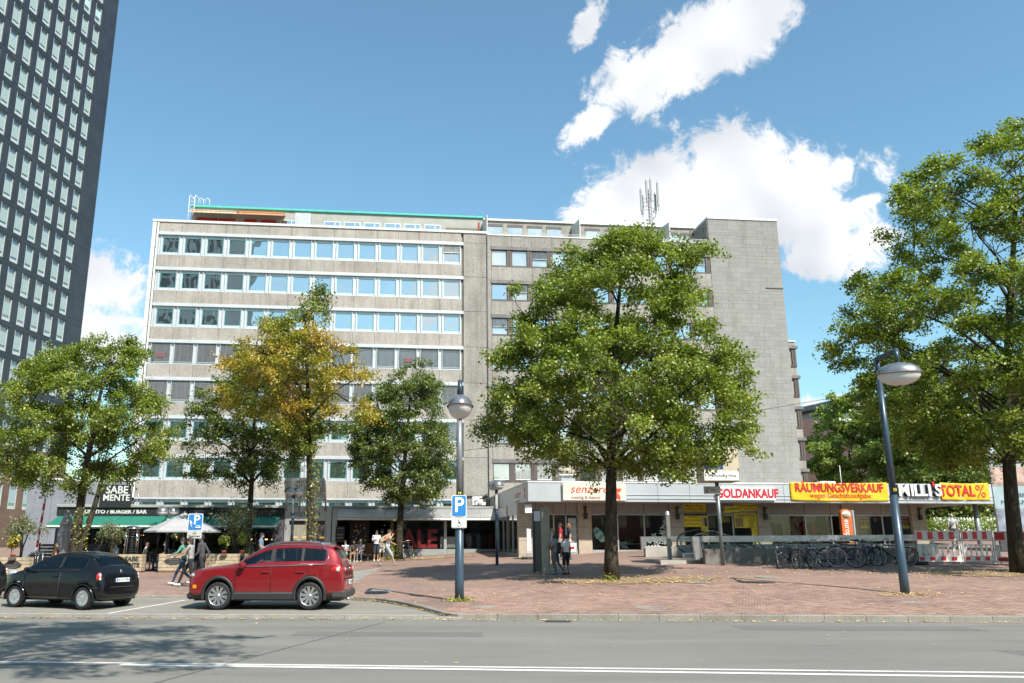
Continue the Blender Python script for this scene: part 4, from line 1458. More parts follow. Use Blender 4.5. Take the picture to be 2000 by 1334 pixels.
# cloth banners
def banner(pa, pb, ya, yb, label, seed, txts, sag=.0):
    u0, u1 = U(pa, WF, 960), U(pb, WF, 960)
    pm = (pa + pb) / 2
    z0, z1 = Z(yb, WF, pm), Z(ya, WF, pm)
    nx, nz = 46, 12
    r_ = random.Random(seed)
    ridges = [(r_.uniform(0, 1), r_.uniform(.35, .8), r_.uniform(.008, .02), r_.uniform(.015, .04)) for _ in range(7)]
    def disp(s, t):
        d = .05 + .012 * sin(9 * s + 4 * t) + .01 * sin(23 * s + 7 * t)
        for (p0, sl, am, wd) in ridges:
            e = (s - p0 - (t - .5) * sl * .3) / wd
            d += am * math.exp(-e * e)
        return d
    vs, fs = [], []
    for i in range(nx + 1):
        for j in range(nz + 1):
            s, t = i / nx, j / nz
            z = z0 + (z1 - z0) * t - .05 * (1 - t) * sin(pi * s) * (1 if sag else .3) - (.05 * sin(pi * s) if t == 1 else 0)
            vs.append((u0 + (u1 - u0) * s, -WF - disp(s, t), z))
    for i in range(nx):
        for j in range(nz):
            a = i * (nz + 1) + j
            fs.append((a, a + nz + 1, a + nz + 2, a + 1))
    mb = MB(); mb.sm = True; mb.add(vs, fs)
    o = mb.build('banner', BANNER)
    tag(o, label, 'banner', 'yellow sale banners')
    o.matrix_world = LOC
    md = o.modifiers.new('thick', 'SOLIDIFY'); md.thickness = .004
    for (t, px, py, size, sx, bold, mat) in txts:
        q = text('lettering', t, size, mat, o, (U(px, WF, py), -WF, Z(py, WF, px)), bold=bold, sx=sx, ext=.0)
        DRAPE[q.name] = (u0, u1, z0, z1, disp)
    return o
BANNER = plain('yellow_vinyl', (.80, .46, .012), .3, var=.06, spec=.6)
BRED = plain('banner_red', (.52, .022, .028), .4)
BRED2 = plain('banner_orange_red', (.58, .07, .03), .4)
banner(1543, 1733, 942, 978, 'long yellow clearance banner with red lettering above the clothes shop', 3, [('RÄUMUNGSVERKAUF', 1638, 953.5, .68, .80, .05, BRED), ('wegen Geschäftsaufgabe', 1640, 968, .40, .92, .003, BRED2)], 1)
banner(1836, 1931, 943, 977, 'shorter yellow banner with red percent sign beside the white letters', 8, [('TOTAL', 1868, 960, .86, .78, .06, BRED), ('%', 1914, 961, 1.02, .95, .006, BRED2)])
mil = thing('channel_letters', 'white raised shop letters with red apostrophe between the two yellow banners', 'sign', FO, YAW)
for ch, px, c in (('M', 1762, 0), ('I', 1778, 0), ('L', 1788, 0), ('L', 1800, 0), ('I', 1812, 0), ("'", 1820, 1), ('S', 1829, 0)):
    text('letter_return', ch, .94, BLACK, mil, (U(px, WF, 958) - .045, -WF - .06, Z(959.4 if not c else 955, WF, px)), ext=.05, bold=.075, sx=1.0)
    text('letter', ch, .92, plain('bright_white', (.8, .8, .8), .4) if not c else RED, mil, (U(px, WF, 958), -WF - .14, Z(959 if not c else 955, WF, px)), ext=.05, bold=.055, sx=1.0)
# hanging sign boards and small parts under the roof
x = uS(1021)
tag(MB().bbox(U(1026, WF - .3, 990) - .02, U(1026, WF - .3, 990) + .35, -WF + .28, -WF + .36, Z(1002, WF - .3, 1030), Z(985, WF - .3, 1030), .01).build('hanging_sign', WHITE), 'small white hanging sign under the pavilion corner', 'sign').matrix_world = LOC
# gold dealer posters
def poster(pa, pb, ya, yb, lines, label, w=WS + .02, base=YELLOW):
    pm, ym = (pa + pb) / 2, (ya + yb) / 2
    u0, u1 = U(pa, w, ym), U(pb, w, ym)
    z0, z1 = Z(yb, w, pm), Z(ya, w, pm)
    o = MB().box(u0, u1, -w - .02, -w, z0, z1).build('poster', base)
    tag(o, label, 'poster', 'gold dealer posters')
    o.matrix_world = LOC
    for (t, fx_, fz_, size, mat, sx) in lines:
        text('lettering', t, size, mat, o, (u0 + (u1 - u0) * fx_, -w - .022, z0 + (z1 - z0) * fz_), ext=.002, sx=sx, bold=.003)
    return o, u0, u1, z0, z1
INK = plain('ink_black', (.03, .025, .01), .6)
poster(1334, 1379, 984, 999, [('Machen Sie Ihr', .5, .72, .17, INK, 1.0), ('GOLD zu GELD', .5, .3, .19, INK, 1.0)], 'yellow poster urging to turn gold into money, left of the door', WS + .06)
o, u0, u1, z0, z1 = poster(1335, 1381, 1003, 1029, [('Machen Sie Ihr', .45, .74, .09, INK, 1.0), ('GOLD zu BARGELD', .4, .5, .13, plain('poster_red_ink', (.4, .02, .02), .5), 1.0), ('seriös, kompetent & fair', .4, .22, .08, INK, 1.0)], 'yellow gold poster with a dark head strip and a couple pictured')
MB().box(u0, u1, -WS - .045, -WS - .04, z1 - .12, z1 - .01).build('head_strip', INK, o)
MB().box(u1 - .32, u1 - .18, -WS - .045, -WS - .04, z0 + .05, z0 + .55).build('printed_figure', plain('print_skin', (.5, .33, .25), .6), o)
MB().box(u1 - .17, u1 - .02, -WS - .045, -WS - .04, z0 + .02, z0 + .5).build('printed_figure', plain('print_dark', (.06, .03, .05), .6), o)
poster(1433, 1478, 984, 998, [('Altgold · Zahngold', .5, .72, .15, INK, 1.0), ('Münzen · Barren · Silber', .5, .3, .12, INK, 1.0)], 'yellow poster listing old gold and coins, right of the door', WS + .06)
o, u0, u1, z0, z1 = poster(1434, 1480, 1002, 1031, [('Sofort-GOLDANKAUF', .5, .9, .10, INK, 1.0), ('BARGELD SOFORT!', .5, .77, .13, INK, 1.0)] + [(t, .72, .62 - .115 * i, .08, INK, 1.0) for i, t in enumerate(('ALTGOLD', 'ZAHNGOLD', 'MÜNZEN', 'BARREN', 'SILBER', 'DIAMANTEN'))], 'yellow poster with a heap of gold pictured and a list of metals')
MB().box(u0 + .06, u0 + .52, -WS - .045, -WS - .04, z0 + .06, z0 + .56).build('printed_picture', plain('print_gold', (.36, .2, .09), .6, var=.6, scale=25), o)
poster(1370, 1382, 1029, 1045, [('Reparatur', .5, .8, .05, INK, 1), ('Service', .5, .66, .05, INK, 1), ('2€', .7, .25, .09, INK, 1)], 'narrow yellow price strip below the poster with the couple')
poster(1469, 1481, 1031, 1069, [('Reparatur', .5, .9, .05, INK, 1), ('Service', .5, .82, .05, INK, 1), ('2€', .7, .6, .09, INK, 1), ('10€', .7, .15, .09, INK, 1)], 'narrow yellow price strip below the poster with the heap')
poster(1402, 1424, 990, 1004, [('Annahme', .5, .7, .09, INK, 1)], 'yellow notice behind the glass of the gold dealer door', WS - .4)
poster(1405, 1426, 1005, 1020, [], 'lower yellow notice behind the gold dealer door', WS - .4)
# projecting gold arrow sign
u = U(1430, WS + .8, 985)
o = tag(MB().prism([(u - .5, 3.55), (u + .35, 3.62), (u + .62, 3.78), (u + .35, 3.95), (u - .5, 3.88)], -WS - .85, -WS - .75, 'y').build('arrow_sign', YELLOW), 'yellow projecting arrow sign hanging under the roof by the gold dealer', 'sign')
o.matrix_world = LOC
text('lettering', 'GOLDANKAUF', .17, INK, o, (u - .08, -WS - .86, 3.75), (pi / 2, -.08, 0), ext=.002)
# clothes shop displays
SKIN0 = plain('mannequin_skin', (.55, .40, .32), .5)
def mannequin(px, py_top, w, colr, label, bust=False):
    u, z = fac(px, py_top, w)
    h = 1.72
    base = z - h if not bust else z - .75
    o = thing('mannequin', label, 'mannequin', fp(u, w, base), YAW, 'shop window mannequins')
    cm = plain('cloth_%d_%d_%d' % tuple(int(c * 100) for c in colr), colr, .85)
    if not bust:
        MB().lathe([(.19, .0), (.2, .35), (.17, .75), (.13, .95)], 10, (0, 0, 0)).build('skirt', cm, o)
    b = .0 if bust else .78
    m2 = MB().lathe([(.13, b + .1), (.15, b + .2), (.19, b + .42), (.20, b + .55), (.12, b + .63), (.06, b + .66)], 12)
    m2.xform(Matrix.Scale(.62, 4, (0, 1, 0)))
    m2.tube([(-.2, 0, b + .56), (-.26, -.02, b + .3), (-.24, -.08, b + .02)], [.05, .045, .035], 6).tube([(.2, 0, b + .56), (.26, -.02, b + .3), (.24, -.08, b + .02)], [.05, .045, .035], 6)
    m2.build('torso', cm, o)
    MB().ball((0, -.01, b + .82), .095, 10, 8, (.85, 1, 1.2)).tube([(0, 0, b + .63), (0, 0, b + .76)], .045, 6).build('head', SKIN0, o)
    MB().tube([(0, .05, -.3 if bust else 0), (0, .05, b + .2)], .02, 6).build('stand', STEEL, o)
    return o
mannequin(1568, 1008, WS - .7, (.20, .012, .018), 'mannequin in a dark red suit left of the window post')
mannequin(1583, 1010, WS - .9, (.18, .012, .016), 'mannequin in dark red half hidden by the window post')
mannequin(1613, 1006, WS - .7, (.012, .012, .016), 'mannequin in a black dress with curly wig by the doorway')
mannequin(1600, 1012, WS - 1.2, (.02, .02, .025), 'headless looking black dressed mannequin behind the curly one')
mannequin(1546, 1012, WS - 1.0, (.33, .28, .22), 'mannequin in a beige top behind the glass')
mannequin(1708, 1010, WS - .7, (.012, .012, .014), 'mannequin in a black sleeveless dress beside the sale poster')
for i, px in enumerate((1512, 1524)):
    u, z = fac(px, 1050, WS - .8)
    o = tag(MB().bbox(u - .16, u + .16, -WS + .7, -WS + .95, 1.75, 3.05, .1).build('hanging_coat', plain('black_cloth', (.016, .016, .022), .9, var=.5, scale=12)), ['black coat hanging at the stone pier end of the shop window', 'black coat hanging beside the first black coat'][i], 'coat', 'hanging coats')
    o.matrix_world = LOC
for i, (pa, pb) in enumerate(((1678, 1696), (1759, 1777))):
    o, u0, u1, z0, z1 = poster(pa, pb, 1008, 1034, [('Räumungs', .5, .86, .12, plain('poster_lime', (.55, .6, .02), .5), 1), ('%Verkauf', .5, .62, .15, plain('poster_lime', (.55, .6, .02), .5), 1), ('% %', .45, .36, .24, plain('poster_lime', (.55, .6, .02), .5), 1)], ['dark red clearance poster left of the black mannequin', 'dark red clearance poster in the last window pane'][i], WS - .12, plain('poster_maroon', (.25, .012, .02), .5))
    o['group'] = 'clearance posters'
    MB().box(u0 + .05, u1 - .05, -WS + .09, -WS + .095, z0 + .06, z0 + .2).build('lime_strip', plain('poster_lime', (.55, .6, .02), .5), o)
for (pa, pb) in ((1508, 1574), (1577, 1622), (1672, 1724)):
    o = MB().box(uS(pa), uS(pb), -WS + 1.5, -WS + 1.56, 1.2, 3.9).build('display_backdrop', plain('backdrop', (.72, .64, .53), .8), pav)  # beige lightened to stand in for the warm window spotlights
# salon displays: chair, desk, window stickers
u, z = fac(1222, 1060, WS - 1.2)
ch = thing('shell_chair', 'white moulded shell chair seen through the salon window', 'chair', fp(u, WS - 1.2, 1.12), YAW + .4)
mb = MB(); mb.sm = True
vs, fs = [], []
for i in range(9):
    for j in range(9):
        s, t = i / 8 * 2 - 1, j / 8
        if t < .5: y, zz = .22 - t * .84, .45 + .05 * s * s - .02 * sin(pi * t * 2)
        else: y, zz = -.2 - (t - .5) * .2 + .10 * s * s - .02, .45 + (t - .5) * .8
        vs.append((s * (.24 - .04 * abs(t - .5)), -y, zz))
for i in range(8):
    for j in range(8):
        a = i * 9 + j
        fs.append((a, a + 9, a + 10, a + 1))
mb.add(vs, fs)
mb.build('seat', WHITE, ch)
for sx_ in (-1, 1):
    for sy_ in (-1, 1):
        MB().tube([(sx_ * .08, sy_ * .08, .44), (sx_ * .22, sy_ * .2, 0)], .013, 6).build('leg', STEEL, ch)
u, z = fac(1245, 1058, WS - 1.0)
ds = thing('reception_desk', 'pale reception desk with bottles seen through the salon window', 'desk', fp(u, WS - 1.6, 1.12), YAW)
MB().bbox(-1.2, 1.4, -.3, .3, .7, .76, .01).build('desk_top', plain('pale_wood', (.45, .40, .33), .5), ds)
for sx_ in (-1.1, 1.3):
    MB().box(sx_ - .03, sx_ + .03, -.25, .25, 0, .7).build('leg', WHITE, ds)
for k in range(4):
    MB().lathe([(.04, 0), (.04, .16), (.015, .2), (.015, .25)], 8, (-.5 + k * .14, 0, .76)).build('bottle', plain('bottle_%d' % k, ((.1, .3, .4), (.2, .4, .35), (.5, .3, .1), (.1, .25, .4))[k], .3), ds)
MB().box(uS(1210), uS(1308), -WS + 3.0, -WS + 3.1, 1.9, 3.3).build('red_panel', plain('salon_red', (.20, .015, .015), .6), pav)
FILM = plain('frosted_film', (.55, .58, .57), .7)
fr_ = random.Random(4)
def leafmark(u, z, s, a, parent):
    pts = []
    for k in range(3):
        b = a + k * 2.1
        for q in ((0, .0), (.5, .22), (1, 0), (.5, -.22)):
            pts.append((u + s * (q[0] * cos(b) - q[1] * sin(b)), z + s * (q[0] * sin(b) + q[1] * cos(b))))
    mb = MB()
    for k in range(3):
        mb.prism(pts[k * 4:k * 4 + 4], -WS + .045, -WS + .052, 'y')
    mb.build('leaf_sticker', FILM, parent)
for k in range(46):
    t = fr_.random()
    px = 1308 - 58 * (1 - t) ** 1.3 * fr_.random() ** .7 - 2
    py = 1072 - t * 66
    u, z = fac(px, py, WS)
    leafmark(u, z, fr_.uniform(.13, .2), fr_.uniform(0, 6), pav)
for (px, py, r) in ((1165, 1036, .18), (1170, 1044, .26), (1176, 1052, .2)):
    u, z = fac(px, py, WS)
    MB().lathe([(r, 0), (r, .006)], 18, (u, -WS + .045, z), 'y').build('bubble_sticker', plain('mint_film', (.25, .45, .42), .6), pav)
# poster in the salon door, wall of the left shop unit
poster(1110, 1126, 1012, 1075, [], 'pale salon poster filling the right leaf of the salon door', WS - .08, plain('pale_poster', (.42, .46, .45), .6))['group'] if False else None
o, u0, u1, z0, z1 = poster(1110, 1126, 1012, 1074, [], 'pale salon poster filling the right leaf of the salon door', WS - .02, plain('pale_poster', (.42, .46, .45), .6))
del o['group']
for k in range(5):
    MB().ball((u0 + .2 + .35 * (k % 2), -WS + .0, z0 + .55 + .2 * k), .09, 8, 6, (1, .1, 1)).build('printed_face', plain('print_skin', (.5, .33, .25), .6), o)

# ---- plant on the pavilion roof
def roofbox(px, py0, py1, w, wid, label, name, cat, dome=False):
    u, z = fac(px, py1, w)
    o = thing(name, label, cat, fp(u, w, FZ1 + .05), YAW)
    h = Z(py0, w, px) - FZ1
    return o, h
u, _ = fac(1107, 940, WF - 4)
v = thing('roof_vent', 'square metal roof vent with a round cap behind the beauty salon sign', 'vent', fp(u, WF - 4, FZ1 + .05), YAW)
MB().bbox(-.42, .42, -.42, .42, 0, .62, .02).build('shaft', PALEMETAL, v)
MB().bbox(-.55, .55, -.55, .55, .62, .69, .01).build('cover', COPE, v)
MB().lathe([(.3, .69), (.44, .8), (.5, .95), (.42, 1.05), (.3, 1.09), (.28, 1.2), (.2, 1.28), (0, 1.3)], 18).build('cap', plain('weathered_cap', (.42, .37, .29), .7), v)
u, _ = fac(1614, 940, WF - 5)
v = thing('air_conditioner', 'long white air conditioner on the pavilion roof behind the clearance banner', 'air conditioner', fp(u, WF - 5, FZ1 + .05), YAW)
MB().bbox(-.5, .5, -.2, .2, .05, .5, .03).build('housing', WHITE, v)
MB().lathe([(.17, 0), (.17, .02)], 14, (-.15, -.225, .28), 'y').build('fan_grille', MIDGREY, v)
u, _ = fac(1500, 940, WF - 6)
tag(MB().prism([(u + .42 * cos(pi * k / 12), FZ1 + .42 * sin(pi * k / 12)) for k in range(13)], -WF + 6, -WF + 8, 'y').build('roof_light', POST), 'dark half round roof light on the pavilion before the stone tower', 'roof light').matrix_world = LOC
u, _ = fac(1643, 940, WF - 3)
tag(MB().tube([(u, -WF + 3, FZ1), (u, -WF + 3, FZ1 + 1.35)], .02, 6).build('flagpole', COPE), 'thin white rod standing on the pavilion roof', 'pole').matrix_world = LOC
# ================================================================== trees
def bark_mat():
    m, n, l, b = nt('bark')
    f = pos_noise(n, l, 9, 6, .7, sc3=(1, 1, .28))
    c = cramp(n, l, f, [(.3, (.02, .017, .013)), (.55, (.062, .052, .038)), (.75, (.12, .103, .077))])
    g = pos_noise(n, l, 1.1, 3)
    c = mixc(n, l, c, cramp(n, l, g, [(.4, (1, 1, 1)), (.7, (.72, .82, .55))]), .7, 'MULTIPLY')
    l.new(c, b.inputs['Base Color']); b.inputs['Roughness'].default_value = .9
    b.inputs['Specular IOR Level'].default_value = .15
    bump(n, l, b, f, .9, .03)
    return m
BARK = bark_mat()
def leaf_mat(name, stops, trans=.38):
    m, n, l, b = nt(name)
    n.remove(b)
    a = n.new('ShaderNodeAttribute'); a.attribute_name = 'tone'
    c = cramp(n, l, a.outputs['Fac'], stops)
    d = n.new('ShaderNodeBsdfDiffuse'); l.new(c, d.inputs['Color'])
    t = n.new('ShaderNodeBsdfTranslucent')
    l.new(mixc(n, l, c, (1.05, 1.28, .42), 1.0, 'MULTIPLY'), t.inputs['Color'])
    g = n.new('ShaderNodeBsdfGlossy'); g.inputs['Roughness'].default_value = .45
    g.inputs['Color'].default_value = (.8, .85, .8, 1)
    x = n.new('ShaderNodeMixShader'); x.inputs[0].default_value = trans
    l.new(d.outputs[0], x.inputs[1]); l.new(t.outputs[0], x.inputs[2])
    y = n.new('ShaderNodeMixShader'); y.inputs[0].default_value = .055
    l.new(x.outputs[0], y.inputs[1]); l.new(g.outputs[0], y.inputs[2])
    l.new(y.outputs[0], n['Material Output'].inputs['Surface'])
    return m
LEAF = leaf_mat('linden_leaf', [(0, (.095, .135, .018)), (.4, (.20, .255, .032)), (.7, (.32, .35, .058)), (.9, (.48, .47, .13)), (1, (.55, .47, .16))], .44)
LEAFD = leaf_mat('dark_linden_leaf', [(0, (.065, .10, .022)), (.5, (.135, .18, .036)), (.85, (.27, .29, .075)), (1, (.43, .37, .13))], .40)
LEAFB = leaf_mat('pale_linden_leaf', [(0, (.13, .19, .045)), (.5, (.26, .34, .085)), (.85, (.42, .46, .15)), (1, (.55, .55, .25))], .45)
LEAFY = leaf_mat('yellowing_leaf', [(0, (.10, .15, .02)), (.25, (.20, .25, .03)), (.47, (.38, .33, .04)), (.75, (.50, .35, .05)), (.92, (.58, .33, .08)), (1, (.50, .22, .07))], .42)
LEAFO = leaf_mat('olive_leaf', [(0, (.09, .10, .05)), (.5, (.20, .21, .11)), (1, (.36, .37, .24))])

def leaves_mesh(name, P, D, S, T, mat, rng, curl=.25):
    """one folded leaf (two triangles) per point: P centre, D axis, S size, T tone"""
    n = len(P)
    up = rng.normal(0, .55, (n, 3)); up[:, 2] += 1.0
    D = D / np.linalg.norm(D, axis=1)[:, None]
    side = np.cross(D, up); side /= (np.linalg.norm(side, axis=1)[:, None] + 1e-9)
    nor = np.cross(side, D)
    S = S[:, None]
    v0 = P - D * S * .5
    v1 = P + side * S * .42 + nor * S * curl * .5
    v2 = P + D * S * .55 - nor * S * .12
    v3 = P - side * S * .42 + nor * S * curl * .5
    V = np.stack([v0, v1, v2, v3], 1).reshape(-1, 3)
    b = np.arange(n)[:, None] * 4
    Fi = np.concatenate([b + np.array([0, 1, 2]), b + np.array([0, 2, 3])], 1).reshape(-1, 3)
    me = bpy.data.meshes.new(name)
    me.vertices.add(len(V)); me.vertices.foreach_set('co', V.astype(np.float32).ravel())
    me.loops.add(Fi.size); me.loops.foreach_set('vertex_index', Fi.astype(np.int32).ravel())
    me.polygons.add(len(Fi)); me.polygons.foreach_set('loop_start', np.arange(0, Fi.size, 3, dtype=np.int32))
    me.update(calc_edges=True)
    a = me.attributes.new('tone', 'FLOAT', 'FACE')
    a.data.foreach_set('value', np.repeat(np.clip(T, 0, 1), 2).astype(np.float32))
    me.materials.append(mat)
    return me
def grow(name, label, base, prof, ydepth, mat, seed, nclump=200, per=300, leaf=.13, trunk_r=.32, group=None, tonef=None, lean=None, fork=None, zfork=None, gap=.0, clump_r=(.5, 1.0), world_prof=None, sprigs=8, dens_in=.42, trunk_top=.8, kz=.5, yc=None, extra=()):
    """tree whose crown follows a height profile; prof rows are (py, px left, px right) at distance ydepth"""
    rng = np.random.default_rng(seed)
    if world_prof is None:
        rows = []
        for (py, a, b) in prof:
            A, B = at(a, py, ydepth), at(b, py, ydepth)
            rows.append((A.z, (A.x + B.x) / 2, (B.x - A.x) / 2))
    else:
        rows = world_prof
    rows = sorted(rows)
    zs = np.array([r[0] for r in rows]); cx = np.array([r[1] for r in rows]); hw = np.array([r[2] for r in rows])
    bx, by = base
    cy_ = by if yc is None else yc
    bz = G(bx, by) if by > front(bx) else (0.12 if by < 3 else 0)
    zlo, zhi = zs[0], zs[-1]
    t = thing(name, label, 'tree', (bx, by, bz), 0, group)
    # trunk
    top = zlo + (zhi - zlo) * trunk_top
    lx = float(np.interp(top, zs, cx)) - bx
    if lean is not None: lx = lean
    def axis(z):
        s = np.clip((z - bz) / max(top - bz, .1), 0, 1)
        return np.array([bx + lx * s ** 1.6, by + (cy_ - by) * s ** 1.4, z])
    mb = MB()
    pts, rad = [], []
    for k in range(13):
        s = k / 12
        p = axis(bz + (top - bz) * s)
        wob = .06 * sin(5 * s + seed)
        pts.append((p[0] - bx + wob * s, p[1] - by + .05 * sin(7 * s + seed), p[2] - bz - (.15 if k == 0 else 0)))
        rad.append(trunk_r * (1.18 if k == 0 else 1.0) * (1 - .86 * s ** .9) + .02)
    mb.tube(pts, rad, 12)
    if fork:
        mb.tube([(fork[0] * .15, 0, -.1), (fork[0] * .4, 0, fork[1] * .3), (fork[0] * .75, 0, fork[1] * .65), (fork[0], 0, fork[1])], [trunk_r * .8, trunk_r * .62, trunk_r * .5, trunk_r * .3], 10)
    mb.build('trunk', BARK, t)
    # clumps
    w = np.clip(np.interp(np.linspace(zlo, zhi, 200), zs, hw), .05, None) ** 1.25
    w /= w.sum()
    CL = []
    cand = rng.choice(np.linspace(zlo, zhi, 200), nclump, p=w)
    for z in cand:
        z = z + rng.uniform(-.2, .2)
        R = max(.12, float(np.interp(z, zs, hw)))
        c = float(np.interp(z, zs, cx))
        a = rng.uniform(0, 2 * pi)
        r = rng.uniform(0, 1) ** dens_in
        cr = rng.uniform(*clump_r) * min(1.0, .35 + R / 3)
        rr_ = max(0, R - cr * .4) * r
        CL.append((c + rr_ * cos(a), cy_ + rr_ * .9 * sin(a), z, cr, r))
    for (ex, ey) in extra:
        q = at(ex, ey, by + rng.uniform(-1, 1))
        for _ in range(2): CL.append((q.x + rng.normal(0, .3), q.y + rng.normal(0, .6), q.z + rng.normal(0, .2), rng.uniform(.5, .8), .95))
    br = MB()
    P, D, S, T = [], [], [], []
    # a few main limbs carry the finer branches
    far = sorted(range(len(CL)), key=lambda i: -CL[i][4])[:max(10, len(CL) // 3)]
    limbs = []
    for i in rng.choice(far, min(len(far), max(9, len(CL) // 14)), replace=False):
        x, y, z, cr, r = CL[i]
        h = math.hypot(x - bx, y - cy_)
        zr = min(max(bz + (zlo - bz) * .97, z - .3 - h * kz * 1.15), top)
        A = Vector(axis(zr)); B = Vector((x, y, z))
        m1 = A.lerp(B, .35) + Vector((rng.normal(0, .15), rng.normal(0, .15), .05 + .10 * h)); m2 = A.lerp(B, .7) + Vector((rng.normal(0, .18), rng.normal(0, .18), .10 + .05 * h))
        r0 = min(trunk_r * .34, .026 + .011 * h)
        pl = [A, m1, m2, B]
        br.tube([p - t.location for p in pl], [r0, r0 * .7, r0 * .4, .012], 6, cap=False)
        for q in range(3):
            for f in (.15, .5, .85): limbs.append(pl[q].lerp(pl[q + 1], f))
    LP = np.array([tuple(p) for p in limbs] + [tuple(axis(zz)) for zz in np.linspace(max(zlo, bz + 1), top, 8)])
    for (x, y, z, cr, r) in CL:
        B = Vector((x, y, z))
        d2 = ((LP - np.array([x, y, z - .35])) ** 2).sum(1)
        A = Vector(LP[int(d2.argmin())])
        md = A.lerp(B, .5) + Vector((rng.normal(0, .08), rng.normal(0, .08), .06))
        br.tube([A - t.location, md - t.location, B - t.location], [.022, .015, .007], 4, cap=False)
        ns = max(3, int(sprigs * (.6 + .5 * rng.random())))
        tone_c = rng.normal(0, .09)
        out = np.array([x - A[0], y - A[1], 0.0]); no = np.linalg.norm(out); out = out / no if no > .2 else rng.normal(0, 1, 3) * (1, 1, 0)
        k = max(4, int(per / ns * (cr / .75) ** 2))
        for q in range(ns):
            d = rng.normal(0, .8, 3); d[2] = rng.normal(.2, .5); d += out * .5
            d /= np.linalg.norm(d)
            L = cr * rng.uniform(.6, 1.25)
            s = rng.random(k) ** .8
            base_p = np.array([x, y, z])
            pp = base_p + np.outer(s * L, d)
            pp[:, 2] -= (s ** 2) * L * .22
            spread = .10 + .24 * cr * (1 - .45 * s)
            pp += rng.normal(0, 1, (k, 3)) * np.stack([spread * .62, spread * .62, spread * .46], 1)
            dd = np.tile(d, (k, 1)) + rng.normal(0, .7, (k, 3)); dd[:, 2] -= .35
            P.append(pp); D.append(dd)
            S.append(leaf * rng.uniform(.65, 1.3, k))
            tn = .42 + tone_c + rng.normal(0, .17, k)
            tn[rng.random(k) < .05] += .45
            T.append(tn)
    br.build('branches', BARK, t)
    P, D, S, T = np.concatenate(P), np.concatenate(D), np.concatenate(S), np.concatenate(T)
    if tonef is not None:
        T = tonef(P, T, rng)
    P = P - np.array(t.location)
    me = leaves_mesh('crown', P, D, S, T, mat, rng)
    link('crown', me, t)
    return t
big = grow('linden_tree', 'big round crowned green linden in front of the beauty salon', TREE5,
    [(450, 1190, 1228), (478, 1140, 1340), (515, 1085, 1372), (560, 1012, 1375), (610, 1005, 1372), (660, 1005, 1395), (705, 955, 1440), (760, 948, 1475), (810, 940, 1475), (845, 945, 1470), (880, 1010, 1482), (900, 1100, 1440), (912, 1230, 1340)],
    31.3, LEAF, 21, 290, 400, .108, .25, dens_in=.36, extra=[(950, 828), (965, 800), (985, 700), (1025, 560), (1045, 590), (1350, 500), (1360, 560), (1465, 868), (1470, 835), (1455, 760), (1320, 925), (1400, 905), (1300, 890), (1212, 470), (1105, 505), (1430, 700), (1000, 850)])
right = grow('linden_tree', 'tall green linden at the right edge behind the tall lamp post', TREE6,
    [(235, 1960, 2040), (290, 1885, 2120), (345, 1770, 2200), (400, 1745, 2250), (450, 1740, 2280), (500, 1745, 2290), (550, 1700, 2300), (600, 1645, 2310), (650, 1632, 2320), (700, 1660, 2320), (760, 1690, 2310), (810, 1680, 2300), (860, 1740, 2250), (900, 1830, 2150)],
    32.3, LEAF, 5, 430, 380, .112, .27, dens_in=.36, extra=[(1660, 655), (1690, 640), (1645, 670), (1700, 545), (1730, 550), (1760, 400), (1765, 350), (1720, 790), (1760, 860), (1830, 890), (1900, 880), (1870, 800), (1840, 760), (1800, 720), (1880, 740), (1920, 820), (1790, 820), (1850, 850)])
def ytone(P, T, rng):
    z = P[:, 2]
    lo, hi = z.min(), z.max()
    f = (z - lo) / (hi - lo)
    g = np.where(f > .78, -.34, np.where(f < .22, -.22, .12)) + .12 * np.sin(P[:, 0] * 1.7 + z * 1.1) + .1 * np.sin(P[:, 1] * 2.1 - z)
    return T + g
T3 = (xg(605, 39), 39.0)
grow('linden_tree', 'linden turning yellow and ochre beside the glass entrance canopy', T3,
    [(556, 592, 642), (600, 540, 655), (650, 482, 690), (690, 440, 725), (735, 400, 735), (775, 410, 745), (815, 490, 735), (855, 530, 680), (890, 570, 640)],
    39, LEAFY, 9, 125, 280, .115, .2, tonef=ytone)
T1 = (xg(137, 41), 41.0)
grow('linden_tree', 'broad green twin trunked linden at the left over the bar terrace', T1,
    [(660, 180, 262), (700, 60, 275), (740, 30, 288), (780, 0, 318), (825, -30, 330), (870, -40, 328), (905, -20, 300), (930, 0, 250), (950, 40, 170)],
    41, LEAF, 13, 200, 330, .112, .25, dens_in=.36, extra=[(255, 690), (240, 680), (310, 790), (315, 850), (300, 880), (60, 720), (20, 910), (60, 935), (270, 905)], fork=(1.15, 5.0), lean=.75)
T2 = (xg(480, 47), 47.0)
grow('linden_tree', 'darker green linden partly hidden behind the yellow one', T2,
    [(690, 440, 545), (735, 405, 600), (780, 365, 640), (830, 352, 650), (875, 350, 630), (910, 355, 590), (940, 360, 520)],
    47, LEAFD, 31, 170, 260, .12, .2)
grow('linden_tree', 'dark green pointed linden in front of the skate shop', TREE4,
    [(700, 812, 845), (735, 765, 862), (765, 720, 870), (805, 690, 878), (850, 678, 895), (900, 682, 900), (940, 690, 895), (968, 740, 880)],
    51.5, LEAFD, 17, 190, 260, .125, .22)
